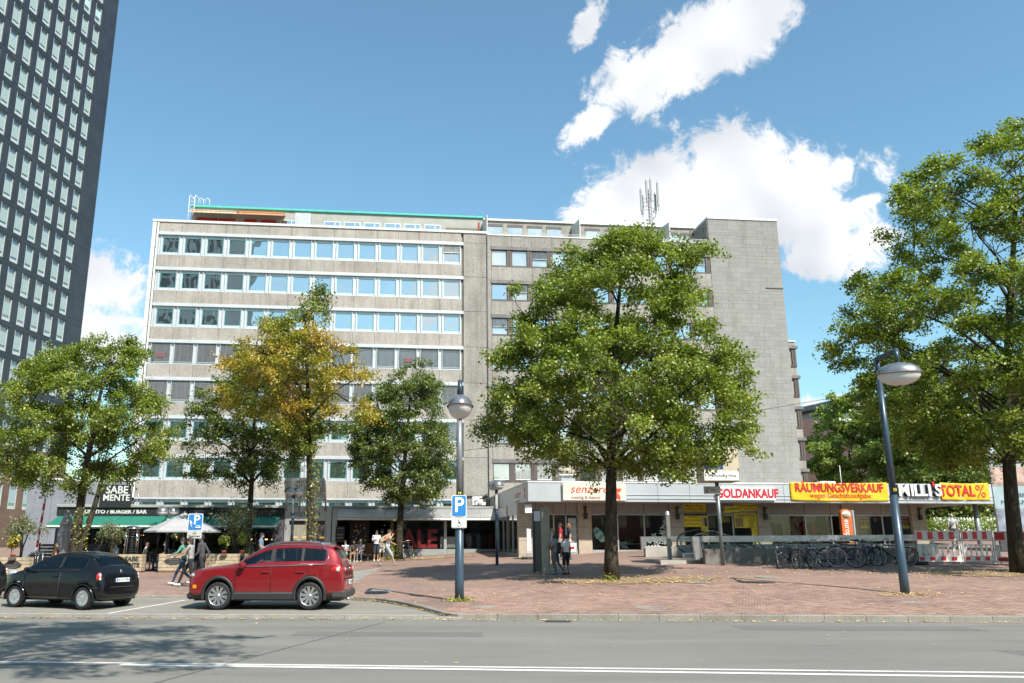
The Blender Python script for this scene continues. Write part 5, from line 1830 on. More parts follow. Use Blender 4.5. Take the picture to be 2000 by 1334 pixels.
# trees behind the pavilion
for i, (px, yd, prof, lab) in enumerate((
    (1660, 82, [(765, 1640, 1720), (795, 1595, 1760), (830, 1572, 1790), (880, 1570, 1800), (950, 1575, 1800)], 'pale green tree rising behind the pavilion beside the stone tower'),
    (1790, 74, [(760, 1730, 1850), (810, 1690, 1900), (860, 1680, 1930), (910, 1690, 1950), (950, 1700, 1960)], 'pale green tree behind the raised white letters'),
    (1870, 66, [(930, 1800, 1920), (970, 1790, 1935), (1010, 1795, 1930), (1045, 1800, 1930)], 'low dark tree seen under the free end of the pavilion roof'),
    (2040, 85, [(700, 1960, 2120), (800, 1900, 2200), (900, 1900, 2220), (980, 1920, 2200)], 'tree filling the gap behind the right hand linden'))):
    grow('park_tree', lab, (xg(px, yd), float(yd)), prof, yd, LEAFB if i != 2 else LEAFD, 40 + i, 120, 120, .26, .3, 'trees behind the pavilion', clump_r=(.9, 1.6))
# street trees on the near side of the road (seen only as shade on the road and in the glass)
for i, (bx, by, zc, R) in enumerate(((-3.4, 2.3, 12.4, 4.6), (-9.0, -6.0, 11.5, 5.2), (13.0, -7.0, 10.0, 4.5), (-24, -6, 10, 5.0), (26, -6, 10, 5.0))):
    wp = [(zc - 4.2, bx, .8), (zc - 3, bx - .2, R * .8), (zc - .5, bx, R), (zc + 2, bx, R * .8), (zc + 4, bx, R * .3)]
    if i == 0:
        wp = [(10.6, -1.8, 1.5), (11.3, -2.2, 4.2), (13.0, -2.4, 5.2), (15, -2.2, 4.4), (16.8, -1.4, 1.8)]
    grow('street_tree', ['linden overhanging the near lane beside the viewpoint', 'near side street tree across from the black car', 'near side street tree across from the tall lamp', 'near side street tree across from the bar', 'near side street tree across from the barriers'][i],
         (bx, by), None, 0, LEAF, 60 + i, 90 if i else 46, 110 if i else 120, .24 if i else .15, .35, 'street trees on the near pavement', world_prof=wp, clump_r=(.8, 1.4), lean=(1.0 if i == 0 else None), yc=(6.3 if i == 0 else None))

# sprouts and ivy on the trunks
def tuft(name, label, loc, n, spread, mat, seed, leaf=.09, cat='plant', group=None, tone=.7):
    rng = np.random.default_rng(seed)
    P = rng.normal(0, 1, (n, 3)) * np.array(spread)
    P[:, 2] = np.abs(P[:, 2])
    D = rng.normal(0, 1, (n, 3)); D[:, 2] += .4
    me = leaves_mesh(name, P, D, leaf * rng.uniform(.6, 1.3, n), tone + rng.normal(0, .15, n), mat, rng)
    o = link(name, me, None, loc)
    return tag(o, label, cat, group)
def ivy(name, label, loc, h, n, r, seed):
    rng = np.random.default_rng(seed)
    z = rng.random(n) * h
    a = rng.uniform(0, 2 * pi, n)
    P = np.stack([r * np.cos(a), r * np.sin(a) - .05, z], 1) + rng.normal(0, .06, (n, 3))
    me = leaves_mesh(name, P, rng.normal(0, 1, (n, 3)), .1 * rng.uniform(.6, 1.3, n), .8 + rng.normal(0, .12, n), LEAF, rng)
    return tag(link(name, me, None, loc), label, 'ivy', 'ivy on the trunks')
ivy('ivy', 'ivy climbing the trunk of the yellow linden', (T3[0], T3[1], G(*T3) + 1.6), 3.6, 260, .26, 1)
ivy('ivy', 'bright ivy on the lower twin trunk of the left linden', (T1[0] + .35, T1[1] - .1, G(*T1) + 1.0), 2.0, 200, .34, 2)
tuft('sprout', 'leafy sprouts at the foot of the skate shop linden', (TREE4[0] - .5, TREE4[1] - .2, G(*TREE4)), 260, (.25, .2, .7), LEAF, 3, .13)
tuft('sprout', 'small green sprouts at the foot of the big linden', (TREE5[0] - .1, TREE5[1] - .38, G(*TREE5)), 70, (.22, .08, .1), LEAF, 4, .07)
tuft('grass_tuft', 'tuft of grass round the foot of the disabled parking lamp post', (-.12, 24.75, G(-.12, 24.8)), 160, (.22, .12, .07), LEAF, 5, .08)
for o in (ivy,): pass
# ================================================================== across the street, behind the viewpoint
opp = thing('street_building', 'plain rendered house row on the near side of the street', 'building', (-10, -26, 0), 0)
MB().box(-60, 70, -12, 0, 0, 13).build('wall', plain('render_wall', (.36, .33, .28), .85), opp)
mb = MB()
for k in range(34):
    for r in range(4):
        mb.box(-56 + k * 3.6, -56 + k * 3.6 + 1.5, -.05, .06, 1.2 + r * 3, 2.9 + r * 3)
o = mb.build('windows', GLASS, opp); o['kind'] = 'stuff'
ref = thing('striped_tower', 'tall dark tower with slanted pale stripes behind the viewpoint', 'building', (-38, -62, 0), .25)
MB().box(-12, 12, -12, 12, 0, 78).build('shaft', plain('tower_dark', (.06, .065, .07), .4), ref)
mb = MB()
for k in range(11):
    mb.box(-11.5 + k * 2.2, -10.6 + k * 2.2, 12.0, 12.25, 4, 78)
for k in range(18):
    mb.box(-12, 12, 12.02, 12.14, 4 + k * 4, 4.9 + k * 4)
o = mb.build('fins', plain('tower_fins', (.45, .5, .52), .4), ref); o['kind'] = 'stuff'
# ================================================================== street lamps, signs, railings, bicycles
LAMPBLUE = plain('lamp_post_blue', (.045, .075, .105), .35, .2, var=.15)
LAMPGREY = plain('lamp_post_grey', (.22, .23, .24), .4, .3)
LAMPSILV = plain('lamp_shell', (.30, .31, .31), .28, .7, var=.2, scale=4)
OPAL = plain('opal_bowl', (.62, .60, .57), .25, var=.06)
TAGM = plain('number_tag', (.75, .6, .03), .5)
def ellipsoid_half(c, a, b, h, up, n=28, m=8):
    mb = MB(); mb.sm = True
    vs, fs = [], []
    for i in range(m + 1):
        th = (pi / 2) * i / m
        for k in range(n):
            an = 2 * pi * k / n
            vs.append((c[0] + a * cos(th) * cos(an), c[1] + b * cos(th) * sin(an), c[2] + (h if up else -h) * sin(th)))
    for i in range(m):
        for k in range(n):
            k2 = (k + 1) % n
            fs.append((i * n + k, i * n + k2, (i + 1) * n + k2, (i + 1) * n + k))
    return mb.add(vs, fs)
def tall_lamp(label, x, y, H, arm_dir, arm_len, num, turn=0.0):
    """mast with an angled arm and a hanging egg shaped lantern; the arm points along arm_dir"""
    o = thing('street_lamp', label, 'street lamp', (x, y, G(x, y)), arm_dir, 'tall single street lamps')
    MB().tube([(0, 0, -.1), (0, 0, .5), (0, 0, 2.9)], [.135, .13, .115], 16).build('lower_mast', LAMPBLUE, o)
    MB().tube([(0, 0, 2.9), (0, 0, H - .62)], [.10, .085], 16).build('mast', LAMPBLUE if num == '13' else LAMPGREY, o)
    MB().tube([(0, 0, H - .64), (0, 0, H - .58)], .1, 16).build('collar', DARKGREY, o)
    MB().bbox(-.05, arm_len + .06, -.06, .06, H - .10, H + .03, .015).build('arm', LAMPBLUE, o)
    MB().tube([(0, 0, H - .6), (0, 0, H - .02)], .075, 14).build('neck', LAMPBLUE, o)
    MB().tube([(arm_len, 0, H - .42), (arm_len, 0, H + .0)], .07, 12).build('hanger', LAMPBLUE, o)
    c = (arm_len, 0, H - .75)
    sh = ellipsoid_half((0, 0, 0), .62, .36, .34, True).build('lantern_shell', LAMPSILV, o)
    sh.location = c; sh.rotation_euler = (0, 0, turn)
    MB().lathe([(.0, 0)], 4) if False else None
    ring = MB()
    pts = [(.635 * cos(2 * pi * k / 32), .372 * sin(2 * pi * k / 32), 0) for k in range(33)]
    ring.tube(pts, .022, 6, cap=False).build('rim', plain('rusty_rim', (.20, .15, .13), .5, .3), sh)
    bw = ellipsoid_half((0, 0, -.01), .60, .345, .36, False).build('lantern_bowl', OPAL, o)
    bw.location = c; bw.rotation_euler = (0, 0, turn)
    MB().lathe([(.05, 0), (.05, .03)], 10, (c[0], 0, c[2] - .4)).build('drain_cap', plain('rusty_cap', (.2, .09, .05), .6), o)
    tg = MB().bbox(-.075, .075, -.13, -.105, 2.98, 3.12, .005).build('number_tag', BLACK, o)
    tg.rotation_euler = (0, 0, -arm_dir)
    text('lettering', num, .11, TAGM, tg, (0, -.133, 3.05), bold=.01)
    return o
lampL = tall_lamp('tall blue lamp post carrying the disabled parking sign', -.12, 24.84, 6.2, radians(-89), 1.2, '14')
lampR = tall_lamp('tall dark blue lamp post before the red white barriers', 13.17, 25.73, 7.2, radians(-90), 1.2, '13', radians(64))
# parking signs
def rounded(w, h, r, n=5):
    pts = []
    for (cx_, cz_, a0) in ((w / 2 - r, h / 2 - r, 0), (-w / 2 + r, h / 2 - r, 90), (-w / 2 + r, -h / 2 + r, 180), (w / 2 - r, -h / 2 + r, 270)):
        for k in range(n + 1):
            a = radians(a0 + 90 * k / n)
            pts.append((cx_ + r * cos(a), cz_ + r * sin(a)))
    return pts
def plate(parent, name, cx_, cz_, w, h, mat, y, th=.004, r=.04):
    mb = MB().prism([(cx_ + a, cz_ + b) for a, b in rounded(w, h, r)], y - th, y, 'y')
    return mb.build(name, mat, parent)
SGW = plain('sign_white', (.78, .78, .76), .4)
SGB = plain('parking_blue', (.025, .20, .50), .4, var=.1)
def wheelchair(parent, cx_, cz_, s, y, mat):
    mb = MB()
    ring = [(cx_ + s * .32 * cos(a) - .02 * s, y, cz_ - s * .22 + s * .32 * sin(a)) for a in np.linspace(.6, 5.6, 22)]
    mb.tube(ring, s * .045, 5)
    mb.tube([(cx_ - s * .08, y, cz_ + s * .38), (cx_ - s * .05, y, cz_ - s * .05), (cx_ + s * .25, y, cz_ - s * .05), (cx_ + s * .4, y, cz_ - s * .42)], s * .055, 5)
    mb.tube([(cx_ - s * .06, y, cz_ + s * .2), (cx_ + s * .22, y, cz_ + s * .2)], s * .045, 5)
    mb.ball((cx_ - s * .1, y, cz_ + s * .52), s * .1, 8, 6, (1, .3, 1))
    mb.build('wheelchair_symbol', mat, parent)
sp = thing('parking_sign', 'blue parking sign with a white wheelchair plate on the lamp post', 'sign', (-.12 - .01, 24.84, G(-.12, 24.84)), 0)
plate(sp, 'back_plate', 0, 2.68, .44, .62, SGW, -.16, r=.05)
plate(sp, 'blue_plate', 0, 2.68, .40, .58, SGB, -.168, r=.04)
text('lettering', 'P', .60, SGW, sp, (0, -.178, 2.69), bold=.03, sx=.95)
plate(sp, 'lower_plate', 0, 2.20, .44, .30, SGW, -.16, r=.03)
plate(sp, 'black_edge', 0, 2.20, .405, .265, BLACK, -.165, r=.02)
plate(sp, 'white_field', 0, 2.20, .39, .25, SGW, -.169, r=.02)
wheelchair(sp, .0, 2.19, .17, -.175, BLACK)
for z in (2.08, 2.5, 2.86):
    MB().box(-.12, .12, -.17, -.08, z, z + .03).build('clamp', MIDGREY, sp)
X2, Y2 = xg(380, 31.98), 31.6
ps = thing('parking_sign', 'blue parking sign with hand and car symbol on a slim grey post', 'sign', (X2, Y2, G(X2, Y2)), 0)
MB().tube([(0, 0, -.1), (0, 0, 2.65)], .032, 10).build('post', LAMPGREY, ps)
plate(ps, 'back_plate', 0, 2.30, .55, .62, SGW, -.04, r=.05)
plate(ps, 'blue_plate', 0, 2.30, .50, .57, SGB, -.047, r=.04)
text('lettering', 'P', .48, SGW, ps, (.05, -.055, 2.37), bold=.02)
mb = MB().tube([(-.2, -.055, 2.36), (-.17, -.055, 2.22), (-.11, -.055, 2.1)], .016, 5).tube([(-.15, -.055, 2.34), (-.12, -.055, 2.2)], .012, 5)
mb.tube([(.0, -.055, 2.12), (.06, -.055, 2.17), (.16, -.055, 2.17), (.2, -.055, 2.12), (.0, -.055, 2.12)], .012, 5).tube([(.0, -.055, 2.1), (.2, -.055, 2.1)], .022, 5)
mb.build('hand_and_car_symbol', SGW, ps)
plate(ps, 'lower_plate', 0, 1.84, .54, .26, plain('dull_white', (.5, .5, .46), .5), -.04, r=.02)
text('lettering', 'mit', .1, DARKGREY, ps, (0, -.05, 1.90))
text('lettering', 'Parkschein', .1, DARKGREY, ps, (0, -.05, 1.79))

# double globe lamps
def globe_lamp(label, px, y, ztop_py, dirs, dark=False):
    x = xg(px, y)
    top = at(px, ztop_py, y).z - G(x, y)
    o = thing('globe_lamp', label, 'street lamp', (x, y, G(x, y)), 0, 'twin globe lamps')
    MB().tube([(0, 0, -.1), (0, 0, top - .42)], .075, 12).build('post', LAMPBLUE, o)
    MB().tube([(dirs[0], -.15, top - .42), (dirs[1], .15, top - .42)], .05, 8).build('cross_arm', LAMPGREY, o)
    for i, dx in enumerate(dirs):
        yy = -.15 if i == 0 else .15
        h = ellipsoid_half((dx, yy, top - .28), .30, .30, .28, True, 20, 6).build('globe_shell', LAMPSILV, o)
        ellipsoid_half((dx, yy, top - .285), .285, .285, .2, False, 20, 6).build('globe_bowl', OPAL, o)
    mb = MB().bbox(-.06, .06, -.13, -.07, top - 1.4, top - .62, .01)
    mb.build('street_plate', plain('plate_pale', (.5, .5, .48), .5), o)
    return o
globe_lamp('twin globe lamp standing before the bar fascia', 322, 43, 989, (-.32, .12))
globe_lamp('twin globe lamp with a brownish globe by the glass entrance canopy', 567, 45, 951, (-.2, .2))
globe_lamp('twin globe lamp left of the pavilion corner', 971, 41.2, 938, (.08, -.14))

# ---- information pillar
X, Y = xg(1064, 34.6), 34.6
ip = thing('phone_pillar', 'grey steel phone pillar with dark glass side beside the two boys', 'phone pillar', (X, Y, G(X, Y)), radians(8))
MB().bbox(-.13, .22, -.14, .14, 0, 2.65, .02).build('steel_column', plain('pillar_steel', (.27, .27, .24), .4, .5), ip)
MB().bbox(-.40, -.33, .26, .36, .05, 2.6, .01).build('blue_post', LAMPBLUE, ip).location = (0, 0, 0)
MB().quad((-.13, -.05, .1), (-.36, .32, .1), (-.36, .32, 2.55), (-.13, -.05, 2.55)).build('glass_panel', plain('smoked_glass', (.05, .05, .046), .22, spec=.3), ip)
MB().quad((-.145, -.05, 2.1), (-.35, .28, 2.1), (-.35, .28, 2.5), (-.145, -.05, 2.5)).build('notice', plain('notice_white', (.6, .6, .6), .6), ip)
# leaning pavement sign
X, Y = xg(1034, 45.2), 45.2
pb = thing('pavement_sign', 'thin white pavement sign on a grey wheeled base by the corner pier', 'sign', (X, Y, G(X, Y)), radians(70))
MB().bbox(-.42, .42, -.32, .32, .06, .18, .05).build('base', plain('base_grey', (.24, .27, .28), .5), pb)
MB().bbox(-.36, .36, -.03, .03, .38, 1.55, .02).build('panel', WHITE, pb)
for sx_ in (-.25, .25):
    MB().tube([(sx_, 0, .15), (sx_, 0, .4)], .02, 6).build('spring', STEEL, pb)
    MB().lathe([(.06, -.03), (.06, .03)], 10, (sx_ * 1.3, .25, .06), 'x').build('wheel', BLACK, pb)

# ---- U-Bahn sign box on a pole
X, Y = xg(1413, 36.5), 36.5
g = G(X, Y)
ub = thing('metro_sign', 'square illuminated style metro box sign on a leaning grey pole', 'sign', (X, Y, g), 0)
MB().tube([(.02, 0, -.1), (0, 0, 3.6)], .085, 12).build('pole', plain('pole_grey', (.17, .20, .21), .4, .4), ub)
MB().bbox(-.72, .85, -.55, .55, 3.5, 4.95, .04).build('sign_box', plain('box_beige', (.50, .44, .32), .5), ub)
MB().box(-.68, .16, -.56, -.552, 4.02, 4.9).build('blue_field', plain('metro_blue', (.01, .09, .32), .4), ub)
text('lettering', 'U', .95, SGW, ub, (-.26, -.565, 4.44), bold=.02)
MB().box(-.68, .8, -.56, -.552, 3.54, 3.95).build('white_field', SGW, ub)
text('lettering', '↑ (H) Richtung Mitte', .16, DARKGREY, ub, (.0, -.565, 3.74))
fl = MB().bbox(-.62, .1, -.14, -.1, 2.98, 3.32, .01).build('arrow_plate', plain('plate_grey', (.42, .42, .41), .5), ub)
mb = MB().tube([(-.42, -.145, 3.26), (-.53, -.145, 3.06), (-.53, -.145, 3.18)], .014, 5).tube([(-.53, -.145, 3.06), (-.43, -.145, 3.10)], .014, 5)
mb.build('arrow', DARKGREY, fl)
text('lettering', 'WC', .15, DARKGREY, fl, (-.2, -.145, 3.15))

# ---- metro stair enclosure
GRAN = speckled('grey_granite', (.20, .195, .175), (.13, .125, .115), (.27, .26, .24), 60, .8, .3)
GRANL = speckled('pale_granite', (.42, .40, .36), (.33, .31, .28), (.5, .48, .44), 60, .8, .3)
FROST = glass_clear('rail_glass', (.72, .78, .76), .06)
Yf, Yb = 37.4, 42.6
xa, xb = xg(1375, Yf), 20.0
met = thing('metro_stair', 'stone parapet with steel and glass railing round the metro stairs', 'metro entrance', (0, 0, 0), 0)
def gz(x, y): return G(x, y)
# near parapet wall of granite blocks with coping
n_ = 7
for k in range(n_):
    x0, x1 = xa + (xb - xa) * k / n_ + .006, xa + (xb - xa) * (k + 1) / n_ - .006
    z = gz((x0 + x1) / 2, Yf)
    MB().bbox(x0, x1, Yf, Yf + .42, z - .3, z + .62, .02).build('granite_block', GRAN, met)
# far parapet
xc, xd = xg(1264, 42.4), 23.6
for k in range(9):
    x0, x1 = xc + (xd - xc) * k / 9 + .006, xc + (xd - xc) * (k + 1) / 9 - .006
    z = gz((x0 + x1) / 2, Yb)
    MB().bbox(x0, x1, Yb, Yb + .4, z - .3, z + .5, .02).build('granite_block', GRANL, met)
# top beam, posts and glass of both sides
def railing(y, x0, x1, zt0, zt1, hb, nm):
    nn = 8
    zt = lambda x: zt0 + (zt1 - zt0) * (x - x0) / (x1 - x0)
    mb = MB()
    vs = []
    for x in (x0, x1):
        z = zt(x)
        vs += [(x, y - .06, z - .26), (x, y + .14, z - .26), (x, y + .14, z), (x, y - .06, z)]
    mb.add(vs, [(0, 4, 7, 3), (1, 2, 6, 5), (3, 7, 6, 2), (0, 1, 5, 4), (0, 3, 2, 1), (4, 5, 6, 7)])
    mb.build('handrail_beam', STEEL, met)
    for k in range(nn + 1):
        x = x0 + .04 + (x1 - x0 - .08) * k / nn
        z0 = gz(x, y) + hb
        MB().box(x - .035, x + .035, y, y + .08, z0 - .05, zt(x) - .26).build('post', LAMPGREY, met)
        if k < nn:
            x2 = x0 + .04 + (x1 - x0 - .08) * (k + 1) / nn
            MB().quad((x + .05, y + .04, gz(x, y) + hb + .05), (x2 - .05, y + .04, gz(x2, y) + hb + .05), (x2 - .05, y + .04, zt(x2) - .27), (x + .05, y + .04, zt(x) - .27)).build('glass_panel', FROST, met)
ztn = at(1372, 1047, Yf).z
railing(Yf + .1, xa, xb, ztn, ztn + .06, .62, 'n')
# slanted end of the near rail
x = xg(1366, Yf)
MB().prism([(x - .1, gz(x, Yf) + .18), (x + .22, gz(x, Yf) + .30), (x + .12, ztn - .02), (x - .18, ztn - .02)], Yf + .02, Yf + .28, 'y').build('end_bracket', STEEL, met)
ztb = at(1264, 1048, Yb).z
railing(Yb + .1, xc, xd, ztb, ztb + .06, .5, 'f')
MB().prism([(xc - .14, gz(xc, Yb) + .35), (xc + .1, gz(xc, Yb) + .5), (xc + .08, ztb), (xc - .18, ztb)], Yb + .02, Yb + .28, 'y').build('end_bracket', STEEL, met)
# landing plate, stair well
zl = gz(10.2, 40) + .03
MB().box(xg(1262, 41), xa + .3, Yf + .45, Yb - .05, zl - .2, zl).build('landing', GRANL, met)
# escalator balustrades
for (px, y) in ((1322, 41.4), (1349, 39.6)):
    x = xg(px, y)
    z = gz(x, y)
    pts = []
    R = .46
    for k in range(13):
        a = radians(100 + 160 * k / 12)
        pts.append((x + .55 + R * cos(a), y, z + .72 + R * sin(a)))
    pts = [(x + 2.6, y, z + .2)] and pts
    band = pts + [(x + 1.6, y, z + .1), (x + 4.6, y, z - 1.2)]
    top = [(x + 4.6, y, z + .0), (x + 1.9, y, z + 1.1), (x + 1.1, y, z + 1.34)] + pts
    MB().tube(top, .035, 8).build('escalator_handrail', BLACK, met)
    vs = [(p[0], p[1], p[2]) for p in pts] + [(x + 1.5, y, z + .15), (x + 4.5, y, z - 1.2), (x + 4.5, y, z + .0), (x + 1.9, y, z + 1.08), (x + 1.1, y, z + 1.3)]
    MB().add(vs, [tuple(range(len(vs)))]).build('escalator_glass', FROST, met)
    MB().bbox(x + .35, x + 1.6, y - .12, y + .12, z - .05, z + .22, .03).build('escalator_skirt', STEEL, met)
zst = gz(13, 40)
for k in range(8):
    MB().box(12.0 + k * .3, 20, 39.9, 42.4, zst - 1.6 - .17 * k, zst - .17 * k - .05).build('step', GRAN, met)
# stair handrails
y = 39.0
zr = gz(12, y)
MB().tube([(xg(1315, 40.2), 40.2, zr + .86), (xg(1403, y), y, zr + .88), (xg(1440, y), y, zr + .3), (xg(1480, y), y, zr - .5)], .025, 8).build('stair_rail', STEEL, met)
x0 = xg(1428, y)
MB().tube([(x0 + .25, y, zr + .52), (x0 + .02, y, zr + .55), (x0 - .1, y, zr + .72), (x0, y, zr + .9), (x0 + .3, y, zr + .97), (x0 + 1.1, y, zr + .97), (x0 + 2.2, y, zr + .2)], .03, 8).build('stair_rail', STEEL, met)
# steel bollard with lamp cap at the head of the stairs
X, Y = xg(1310, 40.1), 40.1
po = thing('steel_post', 'square steel post with a white cap at the head of the escalator', 'post', (X, Y, G(X, Y)), 0)
MB().bbox(-.09, .09, -.09, .09, 0, 2.02, .01).build('shaft', plain('post_steel', (.30, .29, .27), .4, .6), po)
MB().lathe([(.09, 2.02), (.11, 2.06), (.11, 2.14), (.09, 2.15), (.09, 2.24), (.02, 2.27)], 14).build('cap', PALEMETAL, po)

# ---- bicycle stands and bicycles
TUBEM = plain('stand_grey', (.12, .14, .15), .4, .5)
def stand(px, y, label, ang):
    x = xg(px, y)
    mb = MB().tube([(-.35, 0, -.1), (-.35, 0, .6), (-.3, 0, .75), (-.18, 0, .82), (.18, 0, .82), (.3, 0, .75), (.35, 0, .6), (.35, 0, -.1)], .028, 8)
    o = mb.build('bicycle_stand', TUBEM)
    o.location = (x, y, G(x, y)); o.rotation_euler = (0, 0, ang)
    tag(o, label, 'bicycle stand', 'bicycle stands')
for k, px in enumerate((1497, 1548, 1590, 1640, 1684, 1722)):
    stand(px, 36.0, ['empty hoop stand left of all the bicycles', 'hoop stand by the front wheel of the leftmost bicycle', 'hoop stand behind the silver bicycle', 'hoop stand behind the purple bicycle', 'hoop stand under the blue bicycle', 'hoop stand just left of the tall lamp post'][k], radians(80))
RUB = plain('tyre_rubber', (.014, .014, .015), .7)
def bicycle(label, loc, ang, col, tyre=None, lean=.0, steer=.25, rack=True, saddle_z=.95, step=False):
    fm = plain('bike_%d_%d_%d' % tuple(int(c * 100) for c in col), col, .3, .2, coat=.4)
    o = thing('bicycle', label, 'bicycle', loc, ang, 'parked bicycles')
    o.rotation_euler = (lean, 0, ang)
    o.scale = (1.06, 1.06, 1.06)
    R = .345
    def wheel(cx_, nm, rot):
        mb = MB()
        ring = [(R * cos(2 * pi * k / 28), 0, R * sin(2 * pi * k / 28)) for k in range(29)]
        mb.tube(ring, .027, 6, cap=False)
        w = mb.build('wheel', tyre or RUB, o)
        w.location = (cx_, 0, R + .015); w.rotation_euler = (0, 0, rot)
        mb = MB()
        mb.tube([(p[0] * .93, 0, p[2] * .93) for p in ring], .011, 5, cap=False)
        mb.build('rim', STEEL, w)
        mb = MB()
        for k in range(16):
            a = 2 * pi * k / 16
            mb.tube([(.02 * cos(a + .5), .02 * (-1) ** k, .02 * sin(a + .5)), (R * .93 * cos(a), 0, R * .93 * sin(a))], .0028, 3, cap=False)
        mb.lathe([(.022, -.04), (.022, .04)], 8, (0, 0, 0), 'y')
        mb.build('spokes', STEEL, w)
        f = MB()
        arc = [((R + .03) * cos(a), 0, (R + .03) * sin(a)) for a in np.linspace(.35 if cx_ > 0 else .1, 3.0 if cx_ > 0 else 2.9, 12)]
        f.tube(arc, .018, 5)
        f.build('mudguard', BLACK if not tyre else fm, w)
        return w
    # x forward
    bb = (-.06, 0, .3); ra = (-.5, 0, R + .015); hd0 = (.40, 0, .62); hd1 = (.34, 0, .86); fa = (.56, 0, R + .015); st = (-.2, 0, saddle_z - .1)
    wheel(-.5, 'r', 0); wheel(.56, 'f', steer)
    mb = MB()
    mb.tube([bb, (-.2, 0, .78), st], .022, 7)
    mb.tube([bb, hd0], .028, 7)
    if step: mb.tube([(-.13, 0, .52), (hd0[0] - .0, 0, hd0[2] + .02)], .018, 7)
    else: mb.tube([(-.18, 0, .74), (hd1[0] + .01, 0, hd1[2] - .06)], .024, 7)
    mb.tube([hd0, hd1], .02, 7)
    for s in (-.05, .05):
        mb.tube([bb, (ra[0], s, ra[2])], .015, 6).tube([(-.19, 0, .72), (ra[0], s, ra[2])], .013, 6)
    mb.build('frame', fm, o)
    mb = MB()
    for s in (-.05, .05):
        mb.tube([(.41, s, .60), (.46, s, .5), (fa[0], s, fa[2])], .017, 6)
    mb.tube([hd1, (.31, 0, .98)], .014, 6).tube([(.41, -.06, .60), (.41, .06, .60)], .02, 6).tube([(.41, 0, .60), hd1], .014, 6)
    mb.build('fork', fm, o)
    mb = MB()
    mb.tube([(.20, -.30, 1.02), (.28, -.26, 1.04), (.36, -.12, 1.02), (.34, 0, 1.0), (.36, .12, 1.02), (.28, .26, 1.04), (.20, .30, 1.02)], .017, 6)
    mb.build('handlebar', STEEL, o)
    mb = MB()
    for s in (-1, 1): mb.tube([(.18, s * .30, 1.015), (.27, s * .27, 1.035)], .018, 6)
    mb.build('grip', BLACK, o)
    mb = MB(); mb.sm = True
    mb.ball((-.24, 0, saddle_z), .13, 10, 6, (1.05, .75, .35)).ball((-.09, 0, saddle_z + .005), .06, 8, 6, (1.6, .6, .5))
    mb.build('saddle', BLACK, o)
    MB().tube([st, (-.22, 0, saddle_z)], .013, 6).build('seat_post', STEEL, o)
    mb = MB().lathe([(.09, -.01), (.09, .01)], 16, (bb[0], -.06, bb[2]), 'y')
    mb.tube([(bb[0], -.07, bb[2]), (bb[0] + .12, -.08, bb[2] - .12)], .012, 5).tube([(bb[0], .07, bb[2]), (bb[0] - .12, .08, bb[2] + .12)], .012, 5)
    mb.box(bb[0] + .07, bb[0] + .17, -.16, -.08, bb[2] - .14, bb[2] - .11).box(bb[0] - .17, bb[0] - .07, .08, .16, bb[2] + .11, bb[2] + .14)
    mb.build('crankset', plain('crank_grey', (.2, .2, .2), .4, .6), o)
    MB().box(-.5, bb[0], -.065, -.055, .28, .36).build('chain_guard', BLACK, o)
    if rack:
        mb = MB()
        for s in (-.06, .06):
            mb.tube([(-.22, s, .74), (-.72, s, .74)], .007, 5).tube([(-.62, s, .74), (ra[0], s, ra[2])], .006, 5)
        for k in range(4): mb.tube([(-.3 - .13 * k, -.06, .74), (-.3 - .13 * k, .06, .74)], .006, 5)
        mb.build('rack', STEEL, o)
        MB().ball((-.74, 0, .66), .03, 6, 5).build('rear_reflector', RED, o)
    MB().lathe([(.012, -.03), (.04, .02), (.042, .05)], 10, (.47, 0, .76), 'x').build('headlamp', STEEL, o)
    return o
def bike_at(px, y, label, deg, col, **k):
    x = xg(px, y)
    return bicycle(label, (x, y, G(x, y)), radians(deg), col, **k)
bike_at(1543, 34.6, 'dark blue bicycle nearest the stair wall with its front wheel turned left', 205, (.012, .02, .035), steer=.7, lean=.05)
bike_at(1574, 34.4, 'dark bicycle with its wheel turned to the viewer, second from the stair wall', 215, (.02, .035, .07), steer=1.0, lean=-.05)
bike_at(1610, 34.9, 'silver framed bicycle with grey tyres', 160, (.30, .31, .33), tyre=plain('grey_tyre', (.22, .21, .18), .7), steer=.3, step=True)
bike_at(1648, 34.8, 'purple bicycle with a bright rack between the silver and the black one', 150, (.045, .025, .08), steer=-.4, lean=.06)
bike_at(1668, 36.2, 'black city bicycle behind the purple one', 140, (.015, .015, .018), steer=.4, lean=-.04)
bike_at(1700, 35.4, 'blue framed bicycle half hidden by stands', 35, (.025, .03, .16), steer=-.3)
bike_at(1752, 35.6, 'black bicycle partly covered by the tall lamp post', 165, (.02, .02, .025), steer=.3)
x4, y4 = xg(797, 50.6), 50.6
bicycle('black bicycle leaning on the linden before the sale window', (x4, y4, G(x4, y4)), radians(250), (.015, .015, .017), lean=.12, steer=.2)

